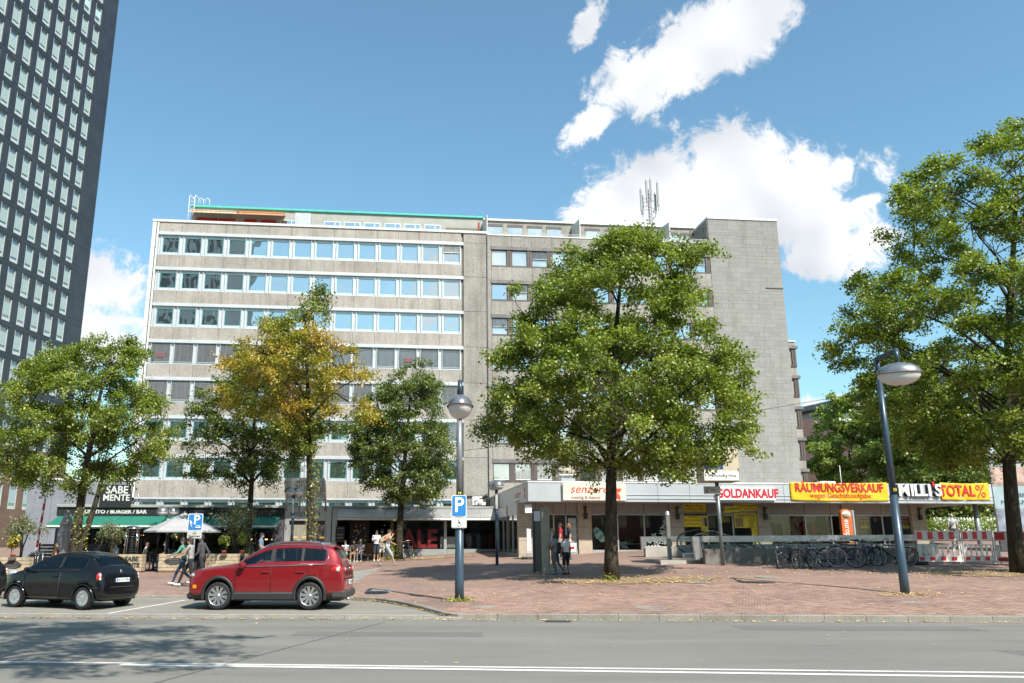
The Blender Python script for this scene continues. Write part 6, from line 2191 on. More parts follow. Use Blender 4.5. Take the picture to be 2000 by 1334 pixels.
# ---- red and white site barriers
BWH = plain('barrier_white', (.66, .65, .62), .5, var=.1)
BRD = plain('barrier_red', (.60, .02, .025), .45, var=.1)
def barrier(label, x0, y0, x1, y1, nb=6):
    d = Vector((x1 - x0, y1 - y0, 0)); L = d.length
    o = thing('site_barrier', label, 'barrier', (x0, y0, G((x0 + x1) / 2, (y0 + y1) / 2)), atan2(d.y, d.x), 'red and white site barriers')
    H = 1.40
    mb = MB()
    mb.bbox(.0, .05, -.03, .03, 0.05, H, .01).bbox(L - .05, L, -.03, .03, .05, H, .01)
    for z in (H - .04, 1.0, .80, .32, .12):
        mb.bbox(.05, L - .05, -.025, .025, z - .02, z + .025, .008)
    mb.build('frame', BWH, o)
    n_ = 2 * nb
    for k in range(n_):
        a, b = .05 + (L - .1) * k / n_, .05 + (L - .1) * (k + 1) / n_
        MB().box(a, b, -.015, .015, 1.03, H - .06).build('stripe', BRD if k % 2 == 0 else BWH, o)
        MB().box(a, b, -.012, .012, .145, .30).build('stripe', BRD if k % 2 == 0 else BWH, o)
    for k in range(nb * 2):
        a = .12 + (L - .24) * k / (nb * 2 - 1)
        w = .06 if k % 3 else .11
        MB().box(a - w / 2, a + w / 2, -.018, .018, .345, .78).build('upright', BWH, o)
    for x in (.15, L - .15):
        MB().tube([(x, 0, -.03), (x, 0, .1)], .025, 6).build('foot_pin', MIDGREY, o)
    return o
yb = 36.3
xs_ = [xg(1798, yb), xg(1888, yb), xg(1952, yb + .05), xg(2010, yb - .9)]
barrier('first red and white barrier left of the right hand trunk', xs_[0], yb, xs_[1], yb + .05, 4)
barrier('second red and white barrier meeting the right hand trunk', xs_[1] + .04, yb + .05, xs_[2], yb + .1, 3)
barrier('red and white barrier showing right of the right hand trunk', xs_[2] + .04, yb + .1, xs_[2] + 1.0, yb - 1.2, 2)
fo = tag(MB().bbox(-.9, .35, -.18, .18, 0, .13, .03).build('rubber_block', plain('recycled_rubber', (.03, .03, .028), .8)), 'long black rubber foot block at the left end of the barriers', 'rubber block')
fo.location = (xs_[0] - .1, yb - .15, G(xs_[0], yb))
fo = tag(MB().bbox(-.4, .5, -.18, .18, 0, .13, .03).build('rubber_block', MATS['recycled_rubber']), 'black rubber foot block right of the right hand trunk', 'rubber block')
fo.location = (xs_[2] + 1.1, yb - 1.3, G(xs_[2], yb))

# ---- orange shop pylon
X, Y = xg(1662, 46.2), 46.2
py_ = thing('shop_pylon', 'orange and silver advertising pylon with a round white logo behind the bicycles', 'sign', (X, Y, G(X, Y)), YAW)
ORG = plain('pylon_orange', (.55, .13, .03), .45)
pr = [(-.33, .1), (.33, .1), (.33, 2.5)] + [(.33 * cos(a), 2.5 + .33 * sin(a)) for a in np.linspace(.1, pi - .1, 12)] + [(-.33, 2.5)]
py_.scale = (.92, .92, .76)
MB().prism(pr, -.12, .12, 'y').build('orange_face', ORG, py_)
MB().bbox(.335, .5, -.16, .16, .1, 2.75, .05).build('silver_edge', PALEMETAL, py_)
MB().lathe([(.26, 0), (.26, .02)], 24, (0, -.14, 2.45), 'y').build('logo_disc', SGW, py_)
text('lettering', 'm', .42, plain('olive_letter', (.30, .26, .04), .5), py_, (0, -.15, 2.44), bold=.02)
text('lettering', 'europol', .5, SGW, py_, (0, -.125, 1.3), (pi / 2, pi / 2, 0), bold=.004)

# ---- advertising hoarding at the right edge
X0, Y0 = xg(1962, 44), 44.0
hd = thing('billboard', 'pale blue travel billboard at the right edge behind the trunk', 'billboard', (X0, Y0, G(X0, Y0)), radians(-12))
MB().bbox(0, 4.2, 0, .2, .0, 1.0, .01).build('base', DARKGREY, hd)
MB().bbox(0, 4.2, -.02, .12, 1.0, 5.6, .01).build('panel', plain('poster_blue', (.38, .50, .53), .6), hd)
MB().box(.02, 4.1, -.03, -.021, 3.35, 4.35).build('beach_picture', plain('beach_print', (.50, .36, .30), .6, var=.6, scale=2.2), hd)
MB().box(.02, 4.1, -.03, -.021, 1.05, 2.2).build('sea_picture', plain('sea_print', (.30, .34, .42), .6, var=.5, scale=2.0), hd)
text('lettering', 'KARIBIK', .58, plain('print_navy', (.09, .13, .17), .5), hd, (1.35, -.032, 4.95))
MB().box(.3, 3.0, -.03, -.021, 4.5, 4.58).build('print_line', DARKGREY, hd)
text('lettering', 'KARIBIK', .3, MATS['print_navy'], hd, (1.05, -.032, 2.85))
text('lettering', 'MITTELMEER', .3, MATS['print_navy'], hd, (1.15, -.032, 2.5))
# dark glazed office building beyond
X0, Y0 = xg(1900, 88), 88.0
dk = thing('glass_building', 'dark steel and glass building glimpsed behind the right hand linden', 'building', (X0, Y0, 0), radians(-16))
MB().box(0, 26, .3, 12, 0, 20).build('core', DARKGREY, dk)
DG = glass_dark('dark_curtain_wall', (.05, .07, .075), .35)
for r in range(5):
    z0 = 1.5 + r * 3.6
    MB().bbox(-.2, 26, -.25, .3, z0 + 2.7, z0 + 3.6, .02).build('floor_band', plain('dark_band', (.03, .045, .06), .5), dk)
    for k in range(14):
        MB().box(k * 1.85 + .06, k * 1.85 + 1.79, .1, .2, z0, z0 + 2.7).build('window', DG, dk)
        MB().box(k * 1.85 - .06, k * 1.85 + .06, -.05, .25, z0, z0 + 2.7).build('mullion', POST, dk)
# brown roofed building behind the trees
X0, Y0 = xg(1582, 120), 120.0
bb_ = thing('brick_building', 'dark brown clad building with a white flat upper storey behind the trees', 'building', (X0, Y0, 0), radians(18))
MB().box(0, 30, 0, 14, 0, at(1585, 818, 120).z).build('wall', plain('brown_sheet', (.07, .035, .03), .6), bb_)
zt = at(1640, 790, 122).z
MB().box(9, 30, 1.5, 12, 18, zt).build('upper_storey', COPE, bb_)
MB().bbox(7.2, 31, 0, 13, zt, zt + .8, .05).build('flat_roof', MIDGREY, bb_)
# low street backdrop under the free roof end
X0, Y0 = xg(1830, 92), 92.0
cf = thing('cafe_building', 'low beige street front with a green neon line seen under the roof end', 'building', (X0, Y0, 0), radians(-6))
MB().box(-6, 20, 0, 6, 0, 7.5).build('wall', plain('cafe_wall', (.30, .25, .2), .8), cf)
for k in range(6):
    MB().box(-4 + k * 3, -2 + k * 3, -.08, .1, 2.6, 4.8).build('window', GLASSG, cf)
MB().box(-3, 6.5, -.2, -.1, 5.4, 5.55).build('neon_line', emit('green_neon', (.05, .8, .1), 1.2), cf)
# distant small metro sign and twin lamp under the roof end
X, Y = xg(1815, 58), 58.0
ms = thing('metro_sign', 'small metro sign on a thin pale post under the roof end', 'sign', (X, Y, G(X, Y)), 0)
MB().tube([(0, 0, 0), (0, 0, 3.6)], .05, 8).build('post', COPE, ms)
MB().bbox(.15, .95, -.05, .05, 2.85, 3.6, .03).build('panel', SGW, ms)
MB().box(.22, .88, -.06, -.051, 2.92, 3.53).build('blue_field', MATS['metro_blue'], ms)
text('lettering', 'U', .6, SGW, ms, (.55, -.07, 3.22), bold=.02)
MB().bbox(.2, .9, -.04, .04, 2.1, 2.7, .02).build('lower_panel', SGW, ms)
X, Y = xg(1909, 70), 70.0
gl = thing('globe_lamp', 'distant twin dish lamp under the free roof end', 'street lamp', (X, Y, G(X, Y)), 0, 'twin globe lamps')
MB().tube([(0, 0, 0), (0, 0, 3.3)], .09, 8).build('post', LAMPBLUE, gl)
for dx in (-.9, .9):
    ellipsoid_half((dx, 0, 3.4), .75, .75, .28, True, 16, 5).build('dish', LAMPGREY, gl)
    MB().tube([(0, 0, 3.3), (dx, 0, 3.42)], .05, 6).build('arm', LAMPBLUE, gl)
# hedge and white fence back there
rngh = np.random.default_rng(8)
n_ = 2600
P = np.stack([rngh.uniform(-4.5, 5, n_), rngh.normal(0, .35, n_), np.abs(rngh.normal(.5, .25, n_))], 1)
hx, hy = xg(1850, 54), 54.0
me = leaves_mesh('hedge', P, rngh.normal(0, 1, (n_, 3)), rngh.uniform(.1, .2, n_), .5 + rngh.normal(0, .2, n_), LEAFB, rngh)
tag(link('hedge', me, None, (hx, hy, G(hx, hy) + .5)), 'pale hedge behind the barriers', 'hedge')
wf = thing('picket_fence', 'white picket fence behind the hedge', 'fence', (xg(1835, 57), 57, G(xg(1835, 57), 57)), 0)
for z in (.5, 1.2):
    MB().box(0, 4.6, 0, .06, z, z + .09).build('rail', BWH, wf)
for k in range(24):
    MB().box(k * .2, k * .2 + .11, -.04, .0, .1, 1.4).build('picket', BWH, wf)
# overhead cable
p0, p1 = at(640, 905, 47), at(1760, 752, 47)
pts = [p0.lerp(p1, k / 16) - Vector((0, 0, .9 * 4 * (k / 16) * (1 - k / 16) * .5)) for k in range(17)]
tag(MB().tube(pts, .014, 5).build('overhead_cable', BLACK), 'thin black cable slung across in front of the facade', 'cable')
# ================================================================== vehicles
def car_paint(name, col, flake=0.0, rough=.28):
    m, n, l, b = nt(name)
    f = pos_noise(n, l, 600, 1, coord='obj')
    c = cramp(n, l, f, [(.35, tuple(x * (1 - flake) for x in col)), (.65, tuple(min(1, x * (1 + flake)) for x in col))])
    d = pos_noise(n, l, 2.0, 5, coord='obj')
    c = mixc(n, l, c, (.25, .23, .2), cramp(n, l, d, [(.5, (0, 0, 0)), (.9, (.035, .035, .035))]))
    l.new(c, b.inputs['Base Color'])
    b.inputs['Roughness'].default_value = rough
    b.inputs['Metallic'].default_value = .35 if flake else 0
    b.inputs['Coat Weight'].default_value = 1.0 if flake else .35
    b.inputs['Coat Roughness'].default_value = .04
    b.inputs['Specular IOR Level'].default_value = .5 if flake else .25
    return m
CARGLASS = None
def car_glass(name, tint):
    m, n, l, b = nt(name)
    n.remove(b)
    t = n.new('ShaderNodeBsdfTransparent'); t.inputs['Color'].default_value = (*tint, 1)
    g = n.new('ShaderNodeBsdfGlossy'); g.inputs['Roughness'].default_value = .01
    fr = n.new('ShaderNodeFresnel'); fr.inputs['IOR'].default_value = 1.5
    a = n.new('ShaderNodeMath'); a.operation = 'MULTIPLY_ADD'; a.use_clamp = True
    l.new(fr.outputs[0], a.inputs[0]); a.inputs[1].default_value = 1.0; a.inputs[2].default_value = .03
    x = n.new('ShaderNodeMixShader')
    l.new(a.outputs[0], x.inputs[0]); l.new(t.outputs[0], x.inputs[1]); l.new(g.outputs[0], x.inputs[2])
    l.new(x.outputs[0], n['Material Output'].inputs['Surface'])
    return m
CG_CLEAR = car_glass('car_glass', (.80, .86, .83))
CG_TINT = car_glass('car_glass_tinted', (.22, .27, .25))
TRIMB = plain('car_trim_black', (.02, .02, .021), .55, coord='obj')
RIMM = plain('alloy_rim', (.55, .55, .55), .28, .8, coord='obj')
CHROME = plain('chrome', (.7, .7, .7), .12, 1.0, coord='obj')
TAILR = plain('tail_lamp_red', (.50, .01, .012), .12, coat=1.0, coord='obj')
TAILW = plain('tail_lamp_clear', (.75, .55, .5), .12, coat=1.0, coord='obj')
AMBER = plain('amber_lens', (.75, .22, .01), .2, coord='obj')
HEADL = plain('headlamp_lens', (.6, .64, .66), .08, .4, coat=1.0, coord='obj')
SEATM = plain('seat_cloth', (.03, .03, .033), .9, coord='obj')
def half_profile(x, w, zb, zbelt, wb, zte, wt, ztop):
    zm = zb + .58 * (zbelt - zb)
    L = lambda t: (wb + (wt - wb) * t, zbelt + (zte - zbelt) * t)
    return [(0, zb), (.78 * w, zb), (.965 * w, zb + .10), (w, zm), (wb, zbelt), L(.07), L(.92), (wt, zte), (wt * .62, zte + (ztop - zte) * .72), (0, ztop)]
def loft(stations, regions):
    """closed car shell; regions(i_x, row) -> material slot"""
    mb = MB()
    rings = []
    for st in stations:
        hp = half_profile(*st)
        ring = [(st[0], y, z) for y, z in hp] + [(st[0], -y, z) for y, z in hp[-2:0:-1]]
        rings.append(ring)
    N = len(rings[0])
    vs = [p for r in rings for p in r]
    mb.sm = True
    for i in range(len(rings) - 1):
        for j in range(N):
            j2 = (j + 1) % N
            row = j if j < 9 else 17 - j
            mb.cur = regions((stations[i][0] + stations[i + 1][0]) / 2, row)
            b = len(mb.v)
            mb.f.append((i * N + j, (i + 1) * N + j, (i + 1) * N + j2, i * N + j2)); mb.m.append(mb.cur); mb.smooth.append(True)
    mb.f.append(tuple(range(N))); mb.m.append(regions(99, 2)); mb.smooth.append(True)
    mb.f.append(tuple((len(rings) - 1) * N + k for k in range(N))[::-1]); mb.m.append(regions(-99, 2)); mb.smooth.append(True)
    mb.v = vs
    return mb
def bake_subsurf(mb, levels=2):
    me = mb.mesh('tmp_shell', [WHITE] * 12)
    bm = bmesh.new(); bm.from_mesh(me); bmesh.ops.recalc_face_normals(bm, faces=bm.faces); bm.to_mesh(me); bm.free()
    o = link('tmp_shell', me)
    md = o.modifiers.new('s', 'SUBSURF'); md.levels = levels; md.render_levels = levels
    dg = bpy.context.evaluated_depsgraph_get()
    r = bpy.data.meshes.new_from_object(o.evaluated_get(dg))
    bpy.data.objects.remove(o); bpy.data.meshes.remove(me)
    return r
def wheel_rim(kind, R):
    mb = MB()
    if kind == 'spoke':
        for k in range(20):
            a = 2 * pi * k / 20 + (.07 if k % 2 else -.07)
            w = .018
            ca, sa = cos(a), sin(a)
            q = []
            for (r, hw, yo) in ((.05 * R / .35, .016, -.02), (R * .68, .024, -.045)):
                for s in (-1, 1):
                    q.append((r * ca - s * hw * sa, yo, r * sa + s * hw * ca))
            q2 = [(p[0], p[1] + .05, p[2]) for p in q]
            mb.add(q + q2, [(0, 1, 3, 2), (4, 6, 7, 5), (0, 4, 5, 1), (2, 3, 7, 6), (0, 2, 6, 4), (1, 5, 7, 3)])
        mb.lathe([(R * .74, -.06), (R * .70, -.062), (R * .66, -.03), (R * .66, .08)], 36, (0, 0, 0), 'y', cap=False)
        mb.lathe([(.0, -.03), (.055, -.028), (.06, .02)], 14, (0, 0, 0), 'y', cap=False)
    else:
        n = 36
        for k in range(9):
            a = 2 * pi * k / 9
            mb.ball((R * .5 * cos(a), -.05, R * .5 * sin(a)), R * .085, 8, 5, (1, .25, 1))
        mb.lathe([(0, -.05), (.05, -.052), (.09, -.035), (R * .5, -.045), (R * .62, -.05), (R * .70, -.058), (R * .73, -.045), (R * .73, .06)], n, (0, 0, 0), 'y', cap=False)
    return mb
def car(name, label, loc, heading, st, regions, wb_f, wb_r, R, track, paint, arch_r, arch_trim, rim, side_glass, extra, cat='car', lip=.045):
    o = thing(name, label, cat, loc, heading)
    me = bake_subsurf(loft(st, regions))
    bm = bmesh.new(); bm.from_mesh(me)
    kill = []
    for f in bm.faces:
        c = f.calc_center_median()
        for wx in (wb_f, wb_r):
            if abs(c.y) > track - .32 and (c.x - wx) ** 2 + (c.z - R) ** 2 < arch_r ** 2:
                kill.append(f); break
    bmesh.ops.delete(bm, geom=kill, context='FACES')
    groups = {}
    for f in bm.faces:
        c = f.calc_center_median()
        key = f.material_index
        if key in (2,):
            key = ('w', 1 if c.y > 0 else -1, side_glass(c.x))
        groups.setdefault(key, []).append(f.index)
    bm.faces.ensure_lookup_table()
    bm.to_mesh(me)
    slots = {0: ('body', paint), 1: ('lower_cladding', arch_trim), 3: ('windscreen', CG_CLEAR), 4: ('rear_window', CG_TINT if name != 'small_car' else CG_CLEAR), 5: ('pillar_trim', TRIMB)}
    names = []
    for key, idx in groups.items():
        b2 = bm.copy(); b2.faces.ensure_lookup_table()
        keep = set(idx)
        bmesh.ops.delete(b2, geom=[f for f in b2.faces if f.index not in keep], context='FACES')
        m2 = bpy.data.meshes.new('p'); b2.to_mesh(m2); b2.free()
        m2.materials.clear()
        if isinstance(key, tuple):
            nm, mt = ('pillar_trim', TRIMB) if key[2] < 0 else ('side_window', CG_CLEAR if key[2] == 0 else CG_TINT)
            if name == 'small_car' and key[2] >= 0: mt = CG_CLEAR
        else:
            nm, mt = slots.get(key, ('body', paint))
        m2.name = nm; m2.materials.append(mt)
        for p in m2.polygons: p.material_index = 0
        q = link(nm, m2, o)
        if nm == 'body':
            md = q.modifiers.new('t', 'SOLIDIFY'); md.thickness = .02; md.offset = -1
    bm.free()
    # underside, wheel wells
    x0, x1 = st[-1][0] + .15, st[0][0] - .15
    MB().box(x0, x1, -track + .28, track - .28, .2, .5).build('underbody', TRIMB, o)
    rim_me = rim.mesh('rim', [RIMM])
    tyre = MB().lathe([(R * .70, -.09), (R * .90, -.105), (R * .98, -.09), (R, -.06), (R, .06), (R * .98, .09), (R * .9, .105), (R * .7, .09), (R * .66, .0)], 40, (0, 0, 0), 'y', cap=False)
    tyre_me = tyre.mesh('tyre', [RUB])
    disc_me = MB().lathe([(0, .0), (R * .66, .0)], 24, (0, 0, 0), 'y', cap=False).mesh('disc', [DARKGREY])
    for wx in (wb_f, wb_r):
        for s in (1, -1):
            w = link('wheel', tyre_me, o, (wx, s * (track - .115), R))
            if s == 1: w.rotation_euler = (0, 0, pi)
            link('rim', rim_me, w, (0, -.03, 0)); link('brake_disc', disc_me, w, (0, .03, 0))
            # arch lip and inner liner
            mb = MB()
            n_ = 20
            vs, fs = [], []
            a0, a1 = radians(-14), radians(194)
            for k in range(n_ + 1):
                a = a0 + (a1 - a0) * k / n_
                for (r, yy) in ((arch_r - .035, track - .02), (arch_r - .03, track + .012), (arch_r + lip, track + .006), (arch_r + lip + .005, track - .05)):
                    vs.append((wx + r * cos(a), s * yy, max(.16, R + r * sin(a))))
            for k in range(n_):
                for j in range(3):
                    a = k * 4 + j
                    fs.append((a, a + 4, a + 5, a + 1) if s > 0 else (a, a + 1, a + 5, a + 4))
            mb.sm = True; mb.add(vs, fs)
            mb.build('arch_trim', arch_trim, o)
            mb = MB(); vs, fs = [], []
            for k in range(n_ + 1):
                a = a0 + (a1 - a0) * k / n_
                for yy in (track - .02, track - .34):
                    vs.append((wx + (arch_r - .02) * cos(a), s * yy, max(.16, R + (arch_r - .02) * sin(a))))
            for k in range(n_): fs.append((2 * k, 2 * k + 1, 2 * k + 3, 2 * k + 2))
            mb.add(vs, fs)
            mb.box(wx - arch_r, wx + arch_r, s * (track - .36) - .01, s * (track - .36) + .01, .2, R + arch_r)
            mb.build('wheel_liner', BLACK, o)
    extra(o)
    return o
# seats, dash and wheel, shared layout
def cabin(o, xs_front, xs_rear, zseat, w):
    for (x, zt) in ((xs_front, 1.28), (xs_rear, 1.2)):
        for s in (-.36, .36):
            mb = MB().bbox(x - .05, x + .45, s - .24, s + .24, zseat - .1, zseat + .08, .05)
            mb.bbox(x - .16, x + .0, s - .24, s + .24, zseat, zt - .18, .06).bbox(x - .16, x - .06, s - .13, s + .13, zt - .2, zt, .04)
            mb.build('seat', SEATM, o)
    xd = xs_front + .95
    MB().bbox(xd - .1, xd + .35, -w + .14, w - .14, .55, .98, .06).build('dashboard', TRIMB, o)
    ring = [(xd - .2 + .06 * cos(a), .36 + .18 * sin(a), .95 + .17 * cos(a)) for a in np.linspace(0, 2 * pi, 20)]
    MB().tube(ring, .016, 6, cap=False).tube([(xd - .2, .36, .95), (xd, .36, .88)], .03, 6).build('steering_wheel', TRIMB, o)
def strip_on(o, name, pts, r, mat): return MB().tube(pts, r, 5).build(name, mat, o)

# ---- red compact SUV
TST = [(2.24, .66, .34, .70, .62, .79, .52, .82), (2.215, .79, .27, .82, .74, .89, .61, .92), (2.10, .86, .22, .91, .80, .95, .68, .98), (1.92, .875, .21, .95, .83, .99, .70, 1.02), (1.6, .90, .21, .99, .86, 1.03, .74, 1.06), (1.2, .905, .21, 1.01, .875, 1.06, .76, 1.10), (.92, .905, .21, 1.02, .875, 1.08, .77, 1.13), (.80, .905, .21, 1.03, .875, 1.13, .76, 1.17), (.45, .905, .21, 1.04, .875, 1.37, .68, 1.41), (.05, .905, .21, 1.05, .875, 1.55, .62, 1.595), (-.12, .905, .21, 1.055, .875, 1.585, .61, 1.635), (-.24, .905, .21, 1.06, .875, 1.6, .605, 1.65), (-.62, .905, .21, 1.065, .875, 1.62, .60, 1.675), (-.98, .905, .21, 1.075, .872, 1.62, .60, 1.675), (-1.05, .905, .21, 1.08, .87, 1.615, .60, 1.67), (-1.5, .905, .21, 1.095, .862, 1.58, .59, 1.64), (-1.66, .90, .21, 1.10, .855, 1.56, .585, 1.625), (-1.86, .895, .22, 1.10, .845, 1.50, .58, 1.60), (-1.95, .89, .23, 1.09, .84, 1.42, .59, 1.53), (-2.10, .885, .24, 1.07, .83, 1.21, .66, 1.25), (-2.16, .88, .25, 1.02, .82, 1.10, .70, 1.12), (-2.21, .86, .28, .90, .80, .94, .70, .95), (-2.25, .80, .34, .70, .74, .76, .66, .77)]
def treg(x, row):
    if row <= 1: return 1
    if abs(x) > 50: return 0
    if row == 5 and -1.66 < x < .80: return 2
    if row in (7, 8) and .05 < x < .92: return 3
    if row in (7, 8) and -2.13 < x < -1.90: return 4
    if row == 6 and -1.66 < x < .6: return 0
    return 0
def tglass(x):
    if -.24 < x < -.12: return -1
    if -1.05 < x < -.98: return -2
    return 0 if x > -.2 else 1
REDP = car_paint('metallic_red_paint', (.25, .010, .014), .25)
def tig_extra(o):
    cabin(o, -.35, -1.15, .72, .88)
    T = .905
    for s in (1, -1):
        # chrome window line, roof rail, doors, handles, mirrors
        strip_on(o, 'window_chrome', [(.80, s * .884, 1.04), (0, s * .886, 1.06), (-1.0, s * .88, 1.085), (-1.66, s * .865, 1.11)], .012, CHROME)
        strip_on(o, 'window_chrome', [(-1.66, s * .865, 1.11), (-1.76, s * .80, 1.25), (-1.70, s * .68, 1.45), (-1.5, s * .615, 1.56), (-.9, s * .618, 1.60), (-.2, s * .625, 1.585), (.1, s * .65, 1.53), (.45, s * .71, 1.36), (.80, s * .80, 1.13)], .011, CHROME)
        strip_on(o, 'roof_rail', [(.12, s * .585, 1.545), (-.02, s * .57, 1.605), (-.5, s * .56, 1.665), (-1.1, s * .555, 1.67), (-1.5, s * .56, 1.625), (-1.62, s * .565, 1.57)], .02, CHROME)
        for x in (.86, -.16, -1.12):
            strip_on(o, 'door_gap', [(x, s * (T + .003), .42), (x, s * (T + .004), .75), (x - .01, s * .887, 1.03)], .005, BLACK)
        strip_on(o, 'door_gap', [(.86, s * (T + .0), .42), (-1.0, s * (T + .0), .42)], .005, BLACK)
        for x in (-.0, -.98):
            MB().bbox(x - .11, x + .11, s * .90 - .03, s * .90 + .03, .90, .935, .012).build('door_handle', REDP, o)
        m = MB().bbox(.56, .74, s * 1.0 - .11, s * 1.0 + .11, 1.02, 1.17, .05)
        m.bbox(.6, .68, min(s * .87, s * .95), max(s * .87, s * .95), 1.0, 1.05, .01)
        m.build('wing_mirror', REDP, o)
        MB().bbox(-.86, .90, s * .885 - .02, s * .885 + .02, .24, .42, .02).build('sill_cladding', TRIMB, o)
        MB().bbox(-.84, .86, s * .897 - .02, s * .897 + .012, .37, .43, .012).build('door_moulding', plain('trim_grey', (.07, .07, .07), .4, coord='obj'), o)
        # lamps
        mb = MB(); mb.sm = True
        mb.ball((2.04, s * .735, .83), .16, 14, 8, (.95, .55, .5)); mb.build('headlight', HEADL, o)
        MB().bbox(1.96, 2.08, s * .845 - .025, s * .845 + .025, .50, .60, .02).build('side_marker', AMBER, o)
        tl = MB(); tl.sm = True
        tl.ball((-1.99, s * .80, .98), .15, 14, 8, (1.25, .52, .62))
        tl = tl.build('tail_light', TAILR, o)
        MB().ball((-2.05, s * .86, .98), .065, 10, 7, (.9, .5, .9)).build('clear_lens', TAILW, tl)
        q = MB(); q.sm = True
        q.ball((-2.20, s * .60, .98), .10, 12, 8, (.32, .95, .62)); q = q.build('tail_light', TAILR, o)
        MB().ball((-2.225, s * .60, .98), .045, 10, 7, (.4, 1, 1)).build('clear_lens', TAILW, q)
        MB().bbox(-2.27, -2.2, s * .52 - .15, s * .52 + .15, .47, .50, .01).build('reflector', TAILR, o)
    # bumper cladding
    MB().bbox(-2.29, -1.86, -.86, .86, .26, .49, .06).build('rear_bumper', plain('bumper_grey', (.045, .045, .045), .5, coord='obj'), o)
    MB().bbox(1.95, 2.27, -.78, .78, .24, .42, .06).build('front_bumper', TRIMB, o)
    MB().bbox(2.19, 2.25, -.6, .6, .55, .70, .02).build('grille', TRIMB, o)
    MB().bbox(-2.0, -1.80, -.5, .5, 1.505, 1.545, .018).build('roof_spoiler', REDP, o)
    MB().box(-2.015, -1.985, -.25, .25, 1.485, 1.505).build('brake_light_strip', TAILR, o)
    e = MB().lathe([(.055, 0), (.055, .02)], 20, (-2.235, 0, .98), 'x')
    e = e.build('badge', CHROME, o)
    MB().lathe([(.046, 0), (.046, .004)], 20, (-2.240, 0, .98), 'x').build('badge_field', DARKGREY, e)
    MB().tube([(-2.243, .03, 1.01), (-2.243, 0, .95), (-2.243, -.03, 1.01)], .006, 5).build('badge_mark', CHROME, e)
    pl = MB().bbox(-2.29, -2.265, -.26, .26, .60, .71, .005).build('number_plate', SGW, o)
    MB().box(-2.293, -2.29, .215, .255, .605, .705).build('plate_band', SIGNBLUE, pl)
    text('lettering', 'DO T 1860', .1, BLACK, pl, (-2.292, -.02, .655), (pi / 2, 0, -pi / 2), ext=.001)
    MB().tube([(-2.14, .0, 1.16), (-2.06, .35, 1.22)], .012, 5).build('rear_wiper', BLACK, o)
    MB().tube([(-2.25, .42, .25), (-2.33, .42, .25)], .035, 10).build('exhaust', STEEL, o)
    MB().tube([(-1.35, 0, 1.66), (-1.5, 0, 1.72)], .012, 5).build('aerial', BLACK, o)
YT = 23.5
tig_c = Vector((xg(536, YT + .85, .5) , YT + .86, 0))
tig = car('suv_car', 'dark red SUV with silver roof rails standing in the lay-by', (tig_c.x - .05, tig_c.y, bay(tig_c.x, tig_c.y) - .005), pi - radians(2), TST, treg, 1.33, -1.275, .352, .905, REDP, .43, TRIMB, wheel_rim('spoke', .352), tglass, tig_extra)

tig.scale = (.965, 1, 1.075)
for w in tig.children:
    if w.name.startswith('wheel') and not w.name.startswith('wheel_l'):
        w.scale = (1 / .965 * 1.02, 1, 1 / 1.075 * 1.02)
        w.location.z = .352 * 1.02 / 1.075
# ---- small black three door car
MST = [(1.875, .34, .40, .56, .33, .60, .26, .62), (1.83, .52, .30, .68, .50, .73, .40, .76), (1.72, .68, .22, .80, .65, .84, .53, .87), (1.5, .79, .19, .89, .75, .93, .61, .97), (1.25, .825, .19, .93, .785, .98, .65, 1.03), (1.02, .83, .19, .95, .79, 1.02, .67, 1.08), (.88, .83, .19, .96, .79, 1.09, .66, 1.14), (.5, .83, .19, .975, .79, 1.32, .58, 1.37), (.1, .83, .19, .985, .79, 1.45, .535, 1.50), (-.28, .83, .19, .99, .79, 1.485, .525, 1.54), (-.38, .83, .19, .995, .79, 1.485, .522, 1.54), (-.8, .83, .19, 1.005, .785, 1.47, .52, 1.53), (-1.02, .83, .19, 1.015, .778, 1.445, .52, 1.505), (-1.16, .83, .19, 1.02, .77, 1.42, .52, 1.48), (-1.36, .825, .19, 1.03, .755, 1.35, .525, 1.42), (-1.46, .822, .20, 1.03, .75, 1.30, .53, 1.36), (-1.66, .815, .21, 1.01, .735, 1.10, .58, 1.14), (-1.72, .81, .22, .98, .725, 1.04, .60, 1.07), (-1.80, .79, .25, .88, .70, .93, .58, .95), (-1.855, .72, .32, .72, .64, .77, .54, .79), (-1.87, .60, .40, .60, .54, .66, .46, .67)]
def mreg(x, row):
    if abs(x) > 50: return 0
    if row == 5 and -1.16 < x < .70: return 2
    if row in (7, 8) and .1 < x < 1.02: return 3
    if row in (7, 8) and -1.69 < x < -1.36: return 4
    if row == 6 and -1.66 < x < -1.40: return 4
    return 0
def mglass(x):
    if -.38 < x < -.28: return -1
    return 0 if x > -.3 else 1
BLKP = car_paint('black_paint', (.006, .0065, .008), 0, .2)
